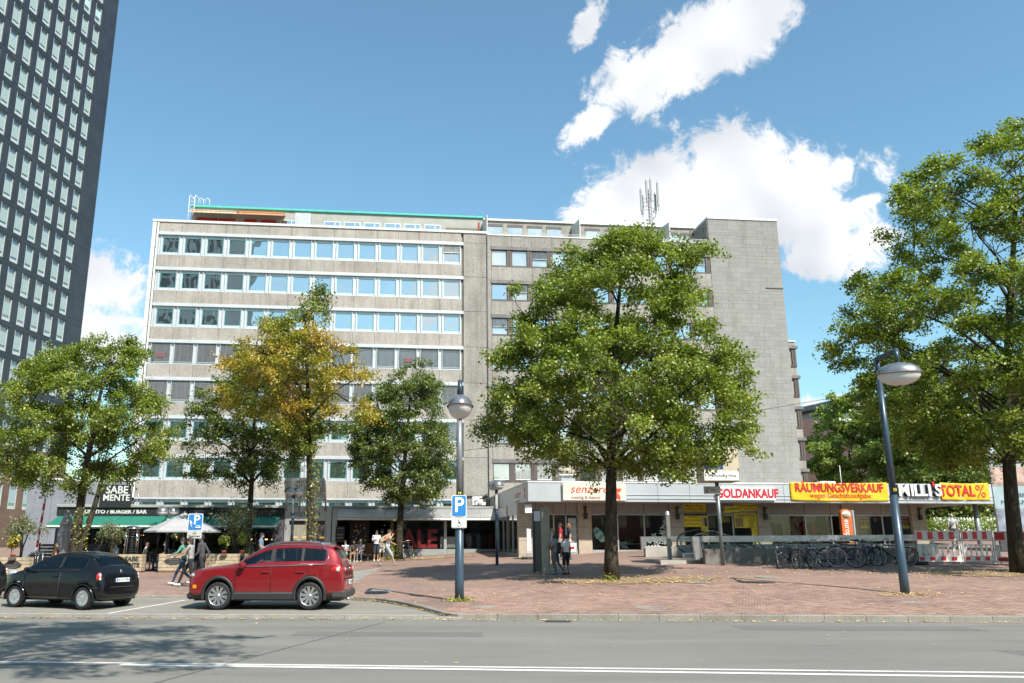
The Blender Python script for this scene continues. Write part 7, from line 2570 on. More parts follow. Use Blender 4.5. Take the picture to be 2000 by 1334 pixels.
def mic_extra(o):
    cabin(o, -.35, -1.0, .62, .8)
    T = .83
    for s in (1, -1):
        for x in (.86, -.42):
            strip_on(o, 'door_gap', [(x, s * (T + .003), .30), (x, s * (T + .004), .62), (x - .01, s * .802, .96)], .005, DARKGREY)
        strip_on(o, 'door_gap', [(.86, s * (T + .0), .30), (-.42, s * (T + .0), .30)], .005, DARKGREY)
        MB().bbox(-.32, -.12, s * .825 - .025, s * .825 + .025, .84, .875, .012).build('door_handle', BLKP, o)
        m = MB().bbox(.62, .76, s * .92 - .09, s * .92 + .09, .97, 1.10, .05)
        m.bbox(.66, .72, min(s * .8, s * .88), max(s * .8, s * .88), .96, 1.0, .01)
        m.build('wing_mirror', BLKP, o)
        h = MB(); h.sm = True
        h.ball((1.52, s * .60, .92), .14, 14, 8, (1.2, .8, .62)); h.build('headlight', HEADL, o)
        MB().bbox(1.0, 1.07, s * .823 - .02, s * .823 + .02, .68, .71, .01).build('side_marker', HEADL, o)
        t = MB(); t.sm = True
        t.ball((-1.70, s * .725, .84), .10, 12, 8, (.7, .62, 1.35)); t = t.build('tail_light', TAILR, o)
        MB().ball((-1.755, s * .735, .89), .045, 10, 7, (.7, .8, 1)).build('clear_lens', TAILW, t)
        MB().ball((-1.765, s * .735, .80), .045, 10, 7, (.7, .8, 1)).build('clear_lens', TAILW, t)
        strip_on(o, 'bumper_seam', [(-1.50, s * .83, .56), (-1.75, s * .80, .57)], .006, DARKGREY)
    strip_on(o, 'bumper_seam', [(-1.80, -.76, .57), (-1.87, -.4, .575), (-1.885, 0, .575), (-1.87, .4, .575), (-1.80, .76, .57)], .007, DARKGREY)
    strip_on(o, 'window_seal', [(.75, .80, .985), (0, .80, 1.0), (-1.1, .785, 1.03)], .008, TRIMB)
    e = MB().lathe([(.045, 0), (.045, .015)], 18, (-1.80, 0, .985), 'x').build('badge', CHROME, o)
    MB().box(-1.808, -1.802, -.05, .05, .977, .993).build('badge_bar', CHROME, e)
    pl = MB().bbox(-1.895, -1.87, -.26, .26, .70, .81, .005).build('number_plate', SGW, o)
    MB().box(-1.898, -1.895, .215, .255, .705, .805).build('plate_band', SIGNBLUE, pl)
    text('lettering', 'RE M 9794', .1, BLACK, pl, (-1.897, -.02, .755), (pi / 2, 0, -pi / 2), ext=.001)
    MB().tube([(-1.68, .0, 1.10), (-1.60, .30, 1.14)], .01, 5).build('rear_wiper', BLACK, o)
    MB().box(-1.90, -1.84, -.3, .3, .66, .69).build('boot_handle', CHROME, o) if False else None
rear = Vector((xg(163, 23.6, .2), 23.6, 0))
th = radians(20)
fw = Vector((-cos(th), sin(th), 0)); lf = Vector((fw.y * -1, fw.x, 0))
mc = rear - fw * (-1.27) - lf * .72
mic = car('small_car', 'small black three door hatchback parked at an angle on the left', (mc.x, mc.y, bay(mc.x, mc.y) - .005), atan2(fw.y, fw.x), MST, mreg, 1.16, -1.27, .295, .83, BLKP, .37, BLKP, wheel_rim('cap', .295), mglass, mic_extra, lip=.0)
ot = copy_tree(mic)
ot['label'] = 'black car of which only the tail shows at the left edge'
mo = Vector((xg(-34, 27.2, .3), 27.2, 0))
ot.location = (mo.x - 1.2, mo.y + .35, bay(mo.x, mo.y))
ot.rotation_euler = (0, 0, atan2(fw.y, fw.x) + radians(-14))
# ================================================================== bar terrace
WOODP = plain('crate_wood', (.40, .33, .22), .8, var=.3, scale=5)
WOODR = plain('skid_wood', (.20, .09, .05), .8)
BLOB = plain('chalk_black', (.035, .035, .036), .9)
def planter(label, pa, pb, y, h, mark=None, depth=.5):
    x0, x1 = xg(pa, y), xg(pb, y)
    z = G((x0 + x1) / 2, y)
    o = thing('planter_box', label, 'planter', ((x0 + x1) / 2, y, z), 0, 'wooden terrace planters')
    w = x1 - x0
    n_ = 5
    for k in range(n_):
        a, b = .08 + (h - .08) * k / n_, .08 + (h - .08) * (k + 1) / n_ - .012
        MB().bbox(-w / 2, w / 2, -.02, .02, a, b, .006).build('plank', WOODP, o)
        MB().bbox(-w / 2, -w / 2 + .04, .022, depth, a, b, .006).build('plank', WOODP, o)
        MB().bbox(w / 2 - .04, w / 2, .022, depth, a, b, .006).build('plank', WOODP, o)
    MB().box(-w / 2 + .02, w / 2 - .02, -.0, depth, 0, .08).build('skid', WOODR, o)
    MB().box(-w / 2 + .04, w / 2 - .04, .025, depth - .02, .1, h - .06).build('soil', plain('potting_soil', (.05, .035, .025), .9), o)
    if mark == 'blob':
        r_ = random.Random(int(pa))
        pts = [(.30 * w * (1 + r_.uniform(-.12, .12)) * cos(2 * pi * k / 20), h * .60 + .17 * (1 + r_.uniform(-.15, .15)) * sin(2 * pi * k / 20)) for k in range(20)]
        MB().prism(pts, -.03, -.022, 'y').build('chalk_panel', BLOB, o)
        for k in range(3):
            MB().box(-.16 * w, .16 * w, -.033, -.0305, h * .68 - k * .09, h * .68 - k * .09 + .02).build('chalk_line', plain('chalk_grey', (.14, .14, .14), .9), o)
    elif mark:
        text('lettering', mark[0], .30, BLOB, o, (.08, -.024, h * .72), bold=.05, ext=.001)
        text('lettering', mark[1], .26, BLOB, o, (.06, -.024, h * .40), bold=.05, ext=.001)
    return o
PT = 37.6
planter('wooden planter with a black chalk blot at the left edge', -6, 51, 37.5, .84, 'blob')
planter('wooden planter behind the small black car', 106, 170, 39.5, .84)
planter('wooden planter lettered with the bar name', 228, 275, 40.8, .86, ('SABE', 'MENTE'))
planter('wooden planter with a black chalk blot left of the walkers', 308, 368, 41.0, .86, 'blob')
planter('plain wooden planter right of the walkers', 400, 462, 41.4, .86)
planter('narrow wooden planter with a small black board beside the red car roof', 464, 482, 42.0, .86, 'blob', .3)
def olive(label, px, y, zb, h, r, seed, mat=None, fruit=None, name='olive_tree', n=1500, leaf=.085, stems=3, tr=.05):
    x = xg(px, y)
    rng = np.random.default_rng(seed)
    o = thing(name, label, 'potted tree', (x, y, G(x, y) + zb), 0, 'potted terrace trees')
    mb = MB()
    for k in range(stems):
        a = 2 * pi * k / max(stems, 1) + seed
        mb.tube([(0, 0, 0), (.04 * cos(a), .04 * sin(a), h * .25), (.35 * r * cos(a), .35 * r * sin(a), h * .6), (.6 * r * cos(a), .6 * r * sin(a), h * .8)], [tr, tr * .75, tr * .45, .01], 7)
    mb.build('trunk', BARK, o)
    cl = [(rng.normal(0, r * .42), rng.normal(0, r * .42), h * .72 + rng.normal(0, r * .34)) for _ in range(16)]
    P = np.concatenate([np.array(c) + rng.normal(0, 1, (n // 16, 3)) * r * .24 for c in cl])
    D = rng.normal(0, 1, P.shape); D[:, 2] += .5
    me = leaves_mesh('crown', P, D, leaf * rng.uniform(.6, 1.3, len(P)), .5 + rng.normal(0, .22, len(P)), mat or LEAFO, rng)
    link('crown', me, o)
    if fruit:
        for k in range(7):
            c = cl[k]
            MB().ball((c[0], c[1] - r * .3, c[2] - .05), .05, 8, 6).build('orange', plain('orange_fruit', (.75, .25, .01), .5), o)
    return o
olive('grey green olive tree in the left planter', 36, 38.2, .8, 1.75, .62, 3)
olive('little orange tree with fruit in the left planter', 19, 37.9, .8, 1.0, .32, 4, LEAF, True, 'orange_tree', 700, .09, 1, .02)
olive('olive tree beside the glass patio heater', 213, 40.6, .5, 2.0, .62, 5)
olive('large olive tree behind the plain planter', 455, 42.5, .6, 2.5, .95, 6, n=2600, tr=.11)
olive('olive tree in the shade under the open parasol', 357, 46, .6, 1.9, .5, 7)
olive('small citrus tree in a clay pot on the plain planter', 435, 41.2, .86, .9, .26, 8, LEAF, None, 'citrus_tree', 380, .09, 1, .018)
olive('small bushy tree in a clay pot right of the olive', 470, 42.0, .86, .95, .28, 9, LEAF, None, 'citrus_tree', 380, .09, 1, .018)
tuft('bush', 'bright green bush behind the red car roof', (xg(488, 42.6), 42.6, G(xg(488, 42.6), 42.6)), 420, (.35, .25, .45), LEAF, 12, .12)
TERRA = plain('terracotta', (.42, .14, .06), .8)
def pot(label, px, y, z):
    x = xg(px, y)
    o = thing('clay_pot', label, 'pot', (x, y, G(x, y) + z), 0, 'clay pots on the planters')
    MB().bbox(-.14, .14, -.1, .1, -.14, -.0, .01).build('holder', plain('pot_holder', (.12, .09, .07), .7), o)
    MB().lathe([(.08, -.02), (.11, .08), (.125, .09), (.125, .12), (.10, .12)], 12).build('pot', TERRA, o)
pot('clay pot of the little orange tree', 20, 37.42, .86)
pot('clay pot of the small citrus tree', 435, 41.32, .88)
pot('clay pot of the small bushy tree', 470, 41.9, .88)
# closed parasol
X, Y = xg(120, 42.5), 42.5
cp = thing('closed_parasol', 'closed grey parasol tied up beside the twin trunks', 'parasol', (X, Y, G(X, Y)), 0)
GCL = plain('grey_canvas', (.36, .36, .37), .8, var=.12)
mb = MB(); mb.sm = True
vs, fs = [], []
prof = [(.02, 3.0), (.10, 2.93), (.20, 2.5), (.28, 2.2), (.24, 2.19), (.30, 1.9), (.30, 1.5), (.22, 1.05), (.15, .95), (.26, .7), (.30, .55), (.22, .54)]
n_ = 28
for (r, z) in prof:
    for k in range(n_):
        a = 2 * pi * k / n_
        rr_ = r * (1 + .16 * sin(7 * a + z) + .08 * sin(11 * a))
        vs.append((rr_ * cos(a), rr_ * sin(a), z))
for i in range(len(prof) - 1):
    for k in range(n_):
        fs.append((i * n_ + k, i * n_ + (k + 1) % n_, (i + 1) * n_ + (k + 1) % n_, (i + 1) * n_ + k))
mb.add(vs, fs); mb.build('canopy', GCL, cp)
MB().tube([(0, 0, 0), (0, 0, 3.05)], .03, 8).build('pole', BLACK, cp)
MB().bbox(-.35, .35, -.35, .35, 0, .12, .03).build('base', DARKGREY, cp)
# open parasol
X, Y = xg(352, 42.0), 42.0
opn = thing('open_parasol', 'open grey parasol over the bar terrace beside the walkers', 'parasol', (X, Y, G(X, Y)), 0)
zt = at(352, 1001, Y).z - G(X, Y); ze = at(352, 1037, Y).z - G(X, Y)
mb = MB()
hwid = 1.85
for k in range(8):
    a0_, a1_ = 2 * pi * k / 8 + pi / 8, 2 * pi * (k + 1) / 8 + pi / 8
    r = hwid
    mb.add([(0, 0, zt), (r * cos(a0_), r * sin(a0_), ze), (r * cos(a1_), r * sin(a1_), ze)], [(0, 1, 2)])
    mb.add([(r * cos(a0_), r * sin(a0_), ze), (r * cos(a1_), r * sin(a1_), ze), (r * cos(a1_), r * sin(a1_), ze - .08), (r * cos(a0_), r * sin(a0_), ze - .08)], [(0, 1, 2, 3)])
mb.build('canopy', GCL, opn)
for k in range(8):
    a0_ = 2 * pi * k / 8 + pi / 8
    MB().tube([(0, 0, zt - .05), (hwid * cos(a0_), hwid * sin(a0_), ze - .03)], .014, 5).build('rib', DARKGREY, opn)
MB().tube([(0, 0, 0), (0, 0, zt + .05)], .035, 8).build('pole', LAMPGREY, opn)
MB().bbox(-.4, .4, -.4, .4, 0, .1, .03).build('base', DARKGREY, opn)
# patio heater
X, Y = xg(252, 41.6), 41.6
ht = thing('patio_heater', 'silver pyramid patio heater with a glass tube', 'heater', (X, Y, G(X, Y)), .2)
for sx_ in (-1, 1):
    for sy_ in (-1, 1):
        MB().tube([(sx_ * .27, sy_ * .27, .85), (sx_ * .24, sy_ * .24, 2.05)], .028, 6).build('corner_post', CHROME, ht)
MB().bbox(-.3, .3, -.3, .3, 0, .85, .02).build('cabinet', BLACK, ht)
mb = MB().lathe([(.52, 2.02), (.55, 2.05), (.3, 2.16), (.05, 2.2)], 4, (0, 0, 0))
mb.xform(Matrix.Rotation(pi / 4, 4, 'Z')); mb.build('reflector', CHROME, ht)
MB().tube([(0, 0, .85), (0, 0, 2.0)], .07, 12).build('glass_tube', FROST, ht)
mb = MB()
for k in range(9):
    for s in ((-.27, -.27, .27, -.27), (-.27, .27, .27, .27)):
        mb.tube([(s[0], s[1], .95 + k * .12), (s[2], s[3], .95 + k * .12)], .005, 4)
mb.build('guard_wires', CHROME, ht)
# red and white barrier arm standing upright
X, Y = xg(66, 44.0), 44.0
ba = thing('parking_barrier', 'upright white barrier arm with red bands at the left', 'barrier', (X, Y, G(X, Y)), 0)
zt = at(70, 972, Y).z - G(X, Y)
nb_ = 9
for k in range(nb_):
    a, b = .8 + (zt - .8) * k / nb_, .8 + (zt - .8) * (k + 1) / nb_
    MB().tube([(.0 + .15 * k / nb_, 0, a), (.0 + .15 * (k + 1) / nb_, 0, b - .004)], .06, 10).build('band', BRD if k % 2 else BWH, ba)
MB().bbox(-.2, .2, -.2, .2, 0, .85, .03).build('drive_box', MIDGREY, ba)
# security camera on the granite
# terrace tables and chairs
CHB = plain('chair_black', (.025, .025, .027), .6)
def tchair(label, px, y, ang):
    x = xg(px, y)
    o = thing('terrace_chair', label, 'chair', (x, y, G(x, y)), radians(ang), 'black terrace chairs')
    MB().bbox(-.22, .22, -.22, .22, .42, .46, .015).build('seat', CHB, o)
    for k in range(4):
        MB().bbox(-.21, .21, -.23, -.20, .55 + k * .09, .61 + k * .09, .008).build('back_slat', CHB, o)
    for sx_ in (-.2, .2):
        MB().tube([(sx_, -.2, 0), (sx_, -.21, .46), (sx_, -.25, .92)], .014, 6).build('leg', STEEL, o)
        MB().tube([(sx_, .2, 0), (sx_, .2, .44)], .014, 6).build('leg', STEEL, o)
def ttable(label, px, y):
    x = xg(px, y)
    o = thing('terrace_table', label, 'table', (x, y, G(x, y)), 0, 'terrace tables')
    MB().bbox(-.38, .38, -.38, .38, .72, .75, .01).build('table_top', CHB, o)
    MB().tube([(0, 0, .02), (0, 0, .72)], .035, 8).build('leg', CHB, o)
    MB().bbox(-.25, .25, -.25, .25, 0, .03, .01).build('foot', CHB, o)
for k, (px, y, a, lab) in enumerate(((62, 39.5, 20, 'black slat chair just right of the left planter'), (80, 39.8, -15, 'second black slat chair from the left planter'), (58, 41.0, 170, 'black slat chair behind the first one by the left planter'), (280, 43.0, 80, 'black chair under the man in the white shirt'), (302, 42.6, -90, 'empty black chair facing the man in the white shirt'), (398, 43.5, 100, 'black chair behind the walkers'), (186, 44.0, 0, 'black chair of the guest in the patterned shirt'), (330, 46.0, 30, 'black chair in the shade under the open parasol'))):
    tchair(lab, px, y, a)
for (px, y, lab) in ((70, 40.4, 'black table between the chairs at the left'), (291, 43.0, 'black table before the man in the white shirt'), (200, 44.6, 'black table of the guest in the patterned shirt'), (345, 46.2, 'black table in the shade under the open parasol')):
    ttable(lab, px, y)
MB().box(0, 0.01, 0, .01, 0, .01) if False else None
# dark fence panels behind the terrace at the left
fn = thing('terrace_fence', 'low dark slatted fence behind the left terrace chairs', 'fence', (xg(70, 46), 46, G(xg(70, 46), 46)), 0)
for k in range(6):
    MB().box(0, 3.6, 0, .03, .25 + k * .17, .38 + k * .17).build('slat', plain('fence_dark', (.05, .042, .035), .7), fn)
for k in range(4):
    MB().box(k * 1.18, k * 1.18 + .06, .03, .09, 0, 1.3).build('post', BLACK, fn)
# ================================================================== people
SK = {'light': plain('skin_light', (.52, .33, .245), .55, coord='obj'), 'tan': plain('skin_tan', (.38, .22, .145), .55, coord='obj'), 'brown': plain('skin_brown', (.24, .13, .085), .55, coord='obj')}
def clothm(col, rough=.85):
    k = 'cloth_%03d_%03d_%03d' % tuple(int(c * 255) for c in col)
    return plain(k, col, rough, var=.16, scale=9, coord='obj')
BASE = dict(pel=(0, 0, .96), wai=(0, .0, 1.10), che=(0, .0, 1.30), nec=(0, -.01, 1.50), hea=(0, .015, 1.645),
    shR=(.185, -.01, 1.435), elR=(.235, -.03, 1.145), wrR=(.245, .05, .905), shL=(-.185, -.01, 1.435), elL=(-.235, -.03, 1.145), wrL=(-.245, .05, .905),
    hiR=(.095, 0, .93), knR=(.105, .02, .50), anR=(.105, -.03, .085), toR=(.115, .13, .03), hiL=(-.095, 0, .93), knL=(-.105, .02, .50), anL=(-.105, -.03, .085), toL=(-.115, .13, .03))
def P_(**k):
    d = dict(BASE); d.update(k); return d
STAND = P_()
WALK = P_(knR=(.10, .26, .53), anR=(.10, .40, .12), toR=(.10, .56, .10), knL=(-.10, -.08, .50), anL=(-.10, -.46, .19), toL=(-.10, -.34, .05),
    elR=(.24, -.16, 1.17), wrR=(.25, -.14, .93), elL=(-.24, .08, 1.15), wrL=(-.24, .26, .98), che=(0, .03, 1.30), nec=(0, .04, 1.50), hea=(0, .07, 1.645), shR=(.185, -.0, 1.435), shL=(-.185, .06, 1.435))
SIT = dict(pel=(0, -.02, .53), wai=(0, -.03, .68), che=(0, .02, .88), nec=(0, .05, 1.07), hea=(0, .09, 1.21), shR=(.185, .03, 1.0), elR=(.24, .10, .74), wrR=(.16, .30, .68), shL=(-.185, .03, 1.0), elL=(-.24, .10, .74), wrL=(-.16, .30, .68),
    hiR=(.095, .02, .50), knR=(.13, .43, .50), anR=(.12, .45, .085), toR=(.13, .60, .03), hiL=(-.095, .02, .50), knL=(-.13, .43, .50), anL=(-.12, .45, .085), toL=(-.13, .60, .03))
def capsule(mb, a, b, ra, rb, n=10):
    a, b = Vector(a), Vector(b)
    mb.tube([a, a.lerp(b, .5), b], [ra, (ra + rb) / 2, rb], n)
    mb.ball(a, ra, n, 6); mb.ball(b, rb, n, 6)
def person(label, loc, heading, h, J, top, bottom, shoes, skin='light', hair=(.04, .025, .015), sleeve=.55, shorts=False, long_hair=False, cap=None, dress=1.0, voxel=.0135, sock=None):
    """one continuous body grown round a skeleton, then dressed by region; faces local +y"""
    s = h / 1.75
    o = thing('person', label, 'person', loc, heading)
    V = {k: Vector(v) for k, v in J.items()}
    mb = MB()
    bones = []
    def bone(a, b, ra, rb, tag_, t0=0, t1=1):
        A, B = V[a], V[b]
        capsule(mb, A, B, ra, rb)
        bones.append((A, B, (ra + rb) / 2, tag_))
    # trunk as flattened overlapping balls
    sp = [V['pel'], V['wai'], V['che'], V['nec']]
    for (p, q, n_, w0, w1, d0, d1) in ((0, 1, 4, .155, .14, .115, .10), (1, 2, 4, .14, .165, .10, .115), (2, 3, 5, .165, .075, .115, .07)):
        for k in range(n_ + 1):
            t = k / n_
            c = sp[p].lerp(sp[q], t)
            if p == 2: w = .165 * (1 - t ** 2.4) + .07 * t ** 2.4; d = .115 * (1 - t * t) + .07 * t * t
            else: w = w0 + (w1 - w0) * t; d = d0 + (d1 - d0) * t
            mb.ball(c, 1.0, 14, 8, (w * dress, d * dress, .085))
    for a, b in (('pel', 'wai'), ('wai', 'che'), ('che', 'nec')):
        bones.append((V[a], V[b], .15, 'top' if a != 'pel' else 'hip'))
    for S in 'RL':
        bone('che', 'sh' + S, .09, .072, 'top')
        bone('sh' + S, 'el' + S, .058 * (1.12 if sleeve else 1), .043, 'uarm')
        bone('el' + S, 'wr' + S, .042, .029, 'farm')
        bone('hi' + S, 'kn' + S, .092 * (1.08 if shorts else 1), .064 * (1.28 if shorts else 1), 'thigh')
        bone('kn' + S, 'an' + S, .058, .037 if shorts else .046, 'shin')
        A, T = V['an' + S], V['to' + S]
        hb = A + (A - T).normalized() * .05; hb.z = A.z - .045
        capsule(mb, hb, T, .042, .036); capsule(mb, A, A - Vector((0, 0, .04)), .042, .044)
        bones.append((hb, T, .045, 'foot')); bones.append((A, hb, .045, 'foot'))
        # hand: palm, four fingers of different length, thumb from the side
        el, wr = V['el' + S], V['wr' + S]
        d = (wr - el).normalized()
        side = d.cross(Vector((0, 1, 0)));
        side = side.normalized() if side.length > .2 else Vector((1, 0, 0))
        up = side.cross(d).normalized()
        palm = wr + d * .055
        capsule(mb, wr, palm, .027, .034, 8)
        mb.ball(palm + d * .02, 1, 8, 6, (.036, .03, .04))
        for k, (off, ln) in enumerate(((-.028, .075), (-.010, .088), (.009, .082), (.027, .064))):
            f0 = palm + d * .03 + up * off
            f1 = f0 + d * ln * .55 + side * .006
            f2 = f1 + d * ln * .38 + side * -.022
            mb.tube([f0, f1, f2], [.0105, .0098, .0085], 6)
        t0 = palm - d * .02 + up * -.03
        mb.tube([t0, t0 + up * -.028 + d * .03, t0 + up * -.036 + d * .06], [.012, .0105, .009], 6)
        bones.append((wr, palm + d * .1, .03, 'hand'))
    bone('nec', 'hea', .055, .06, 'neck')
    hc = V['hea']
    hd = (hc - V['nec'])
    mb.ball(hc + Vector((0, .0, .03)), 1, 16, 10, (.077, .096, .112))
    mb.ball(hc + Vector((0, .035, -.055)), 1, 12, 8, (.055, .06, .055))
    mb.tube([hc + Vector((0, .085, .03)), hc + Vector((0, .118, -.012)), hc + Vector((0, .095, -.02))], [.011, .017, .014], 6)
    for sgn in (-1, 1): mb.ball(hc + Vector((sgn * .079, -.005, .015)), 1, 8, 6, (.014, .022, .032))
    bones.append((hc, hc + Vector((0, 0, .06)), .1, 'head'))
    me = mb.mesh('tmp_body', [WHITE])
    t = link('tmp_body', me)
    md = t.modifiers.new('r', 'REMESH'); md.mode = 'VOXEL'; md.voxel_size = voxel; md.use_smooth_shade = True
    m2 = t.modifiers.new('s', 'SMOOTH'); m2.factor = .5; m2.iterations = 2
    dg_ = bpy.context.evaluated_depsgraph_get()
    body = bpy.data.meshes.new_from_object(t.evaluated_get(dg_))
    bpy.data.objects.remove(t); bpy.data.meshes.remove(me)
    n = len(body.polygons)
    C = np.zeros(n * 3, dtype=np.float32); body.polygons.foreach_get('center', C); C = C.reshape(-1, 3)
    best = np.full(n, 1e9); lab = np.zeros(n, dtype=int); tt = np.zeros(n)
    for i, (A, B, r, tg) in enumerate(bones):
        a, b = np.array(A), np.array(B); ab = b - a
        u = np.clip(((C - a) @ ab) / max(ab @ ab, 1e-9), 0, 1)
        dist = np.linalg.norm(C - (a + u[:, None] * ab), axis=1) / r
        m_ = dist < best
        best[m_] = dist[m_]; lab[m_] = i; tt[m_] = u[m_]
    body.materials.clear()
    mats = [SK[skin], clothm(top), clothm(bottom), clothm(shoes, .6), clothm(sock or shoes)]
    for m in mats: body.materials.append(m)
    idx = np.zeros(n, dtype=np.int32)
    for i, (A, B, r, tg) in enumerate(bones):
        k = lab == i
        if tg == 'top': idx[k] = 1
        elif tg == 'hip': idx[k] = np.where(tt[k] > .45, 1, 2)
        elif tg == 'uarm': idx[k] = np.where(tt[k] < min(sleeve * 1.0, 1.01), 1, 0)
        elif tg == 'farm': idx[k] = np.where(tt[k] < sleeve - 1.0, 1, 0)
        elif tg == 'thigh': idx[k] = 2
        elif tg == 'shin': idx[k] = np.where(tt[k] < (.12 if shorts else 1.0), 2, np.where(tt[k] > .88, 4, 0))
        elif tg == 'foot': idx[k] = 3
        elif tg == 'neck': idx[k] = np.where(tt[k] < .12, 1, 0)
    body.polygons.foreach_set('material_index', idx)
    bo = link('body', body, o); bo.scale = (s, s, s)
    # face and hair
    F = MB()
    for sgn in (-1, 1): F.ball(hc + Vector((sgn * .032, .088, .032)), 1, 6, 5, (.012, .008, .008))
    F.ball(hc + Vector((0, .092, -.058)), 1, 8, 5, (.024, .008, .006))
    q = F.build('face_features', plain('face_dark', (.09, .04, .035), .5, coord='obj'), o); q.scale = (s, s, s)
    hm = plain('hair_%03d_%03d' % (int(hair[0] * 255), int(hair[2] * 255)), hair, .7, var=.3, scale=30, coord='obj')
    H = MB(); H.sm = True
    vs, fs = [], []
    nn, mm = 20, 10
    for i in range(mm + 1):
        th_ = pi * .62 * i / mm
        for k in range(nn):
            a = 2 * pi * k / nn
            front_ = max(0, sin(a))
            th2 = th_ * (1 - .42 * front_ ** 2)
            wob = 1 + .03 * sin(5 * a + 3 * th_)
            vs.append(hc + Vector((.088 * wob * sin(th2) * cos(a), .108 * wob * sin(th2) * sin(a) - .006, .035 + .122 * wob * cos(th2))))
    for i in range(mm):
        for k in range(nn):
            fs.append((i * nn + k, i * nn + (k + 1) % nn, (i + 1) * nn + (k + 1) % nn, (i + 1) * nn + k))
    H.add(vs, fs)
    if long_hair:
        H.ball(hc + Vector((0, -.055, -.06)), 1, 12, 8, (.085, .05, .15)); H.ball(hc + Vector((0, -.05, -.17)), 1, 10, 8, (.06, .035, .10))
    q = H.build('hair', hm, o); q.scale = (s, s, s)
    if cap:
        c_ = MB(); c_.sm = True
        c_.lathe([(.099, .04), (.10, .08), (.085, .135), (.04, .165), (0, .17)], 16, tuple(hc + Vector((0, -.005, .0))))
        c_.sm = False
        c_.add([hc + Vector((-.07, .07, .065)), hc + Vector((.07, .07, .065)), hc + Vector((.055, .18, .05)), hc + Vector((-.055, .18, .05)), hc + Vector((-.07, .07, .055)), hc + Vector((.07, .07, .055)), hc + Vector((.055, .18, .04)), hc + Vector((-.055, .18, .04))], [(0, 1, 2, 3), (7, 6, 5, 4), (0, 3, 7, 4), (1, 5, 6, 2), (3, 2, 6, 7), (0, 4, 5, 1)])
        q = c_.build('cap', clothm(cap), o); q.scale = (s, s, s)
    return o
def at_g(px, y, dz=0): x = xg(px, y, G(xg(px, y), y) + .9); return (x, y, G(x, y) + dz)
RIGHT, LEFT, AWAY, TOWARD = -pi / 2, pi / 2, 0.0, pi
# man striding past the sale shop with a parcel on his shoulder
PAR = dict(WALK); PAR.update(elR=(.28, .20, 1.33), wrR=(.10, .26, 1.50), shR=(.19, .05, 1.44), elL=(-.25, .10, 1.16), wrL=(-.14, .28, 1.10))
wl_ = at_g(757, 44.2)
person('bearded man in white vest and grey shorts striding past the skate shop with a parcel', wl_, RIGHT - .15, 1.80, PAR, (.72, .72, .73), (.30, .31, .34), (.22, .22, .23), 'tan', sleeve=.15, shorts=True)
pc = thing('paper_parcel', 'brown paper parcel on the shoulder of the striding man', 'parcel', (wl_[0] - .12, wl_[1] - .18, wl_[2] + 1.42), 0)
pc.rotation_euler = (0, radians(-28), .1)
MB().bbox(-.30, .28, -.12, .12, -.12, .12, .03).build('wrapping', plain('kraft_paper', (.42, .30, .18), .8), pc)
MB().box(-.05, .07, -.125, -.12, -.03, .04).build('red_stamp', RED, pc)
# walkers by the parking sign
W1 = dict(WALK); W1.update(elR=(.24, .16, 1.2), wrR=(.18, .40, 1.1), elL=(-.24, .2, 1.22), wrL=(-.18, .46, 1.14))
person('woman in a green cardigan and jeans reaching forward as she walks left', at_g(359, 31.9), LEFT, 1.70, W1, (.12, .28, .22), (.03, .06, .11), (.75, .75, .74), 'light', (.06, .035, .02), sleeve=1.95, long_hair=True)
person('dark haired woman in a grey top and black trousers walking left with a shoulder bag', at_g(372, 31.3), LEFT + .1, 1.72, W1, (.30, .30, .29), (.015, .015, .016), (.75, .75, .74), 'tan', (.05, .028, .018), sleeve=.2, long_hair=True)
person('man in a dark hooded top and black trousers walking left behind the sign post', at_g(394, 32.2), LEFT, 1.80, WALK, (.06, .06, .065), (.02, .02, .022), (.6, .6, .6), 'tan', sleeve=1.95, cap=(.03, .03, .035))
# boys at the phone pillar
BL = dict(STAND); BL.update(elL=(-.22, .12, 1.2), wrL=(-.10, .30, 1.22), elR=(.22, .14, 1.2), wrR=(.12, .32, 1.18), hea=(0, .06, 1.63), knR=(.10, -.06, .5), anR=(.12, -.34, .12), toR=(.13, -.22, .04))
b1 = at_g(1086, 34.4)
person('boy in a grey shirt and jeans with a black backpack leaning at the phone pillar', b1, LEFT - .5, 1.52, BL, (.25, .28, .30), (.10, .125, .16), (.03, .15, .22), 'brown', sleeve=.55)
bp = tag(MB().bbox(-.15, .15, -.10, .10, -.22, .22, .06).build('backpack', plain('black_nylon', (.015, .015, .017), .7)), 'black backpack on the boy in the grey shirt', 'backpack')
bp.location = (b1[0] + .16, b1[1] - .04, b1[2] + 1.02); bp.rotation_euler = (0, .1, LEFT - .5)
person('boy in a white shirt and black shorts seen from behind by the phone pillar', at_g(1105, 34.2), AWAY + .45, 1.50, STAND, (.66, .66, .68), (.012, .012, .013), (.02, .02, .02), 'brown', (.012, .010, .010), sleeve=.6, shorts=True, sock=(.5, .1, .1))
PH = dict(STAND); PH.update(elR=(.26, .14, 1.25), wrR=(.10, .16, 1.52), elL=(-.22, .1, 1.18), wrL=(-.1, .28, 1.12))
person('fair haired woman in a white top half hidden by the phone pillar', at_g(1080, 36.5), LEFT, 1.70, PH, (.62, .63, .66), (.35, .16, .05), (.5, .5, .5), 'light', (.42, .28, .14), sleeve=.5, long_hair=True)
person('young man in a red polo shirt before the salon door', at_g(1095, 43.6), LEFT - .3, 1.76, STAND, (.36, .015, .035), (.30, .28, .24), (.3, .3, .3), 'light', (.03, .02, .015), sleeve=.6)
nv = at_g(1112, 43.2)
person('woman in a navy shirt and light shorts carrying a white shopping bag', nv, LEFT, 1.74, STAND, (.02, .028, .06), (.50, .45, .38), (.05, .08, .2), 'light', (.20, .10, .045), sleeve=.6, shorts=True, long_hair=True)
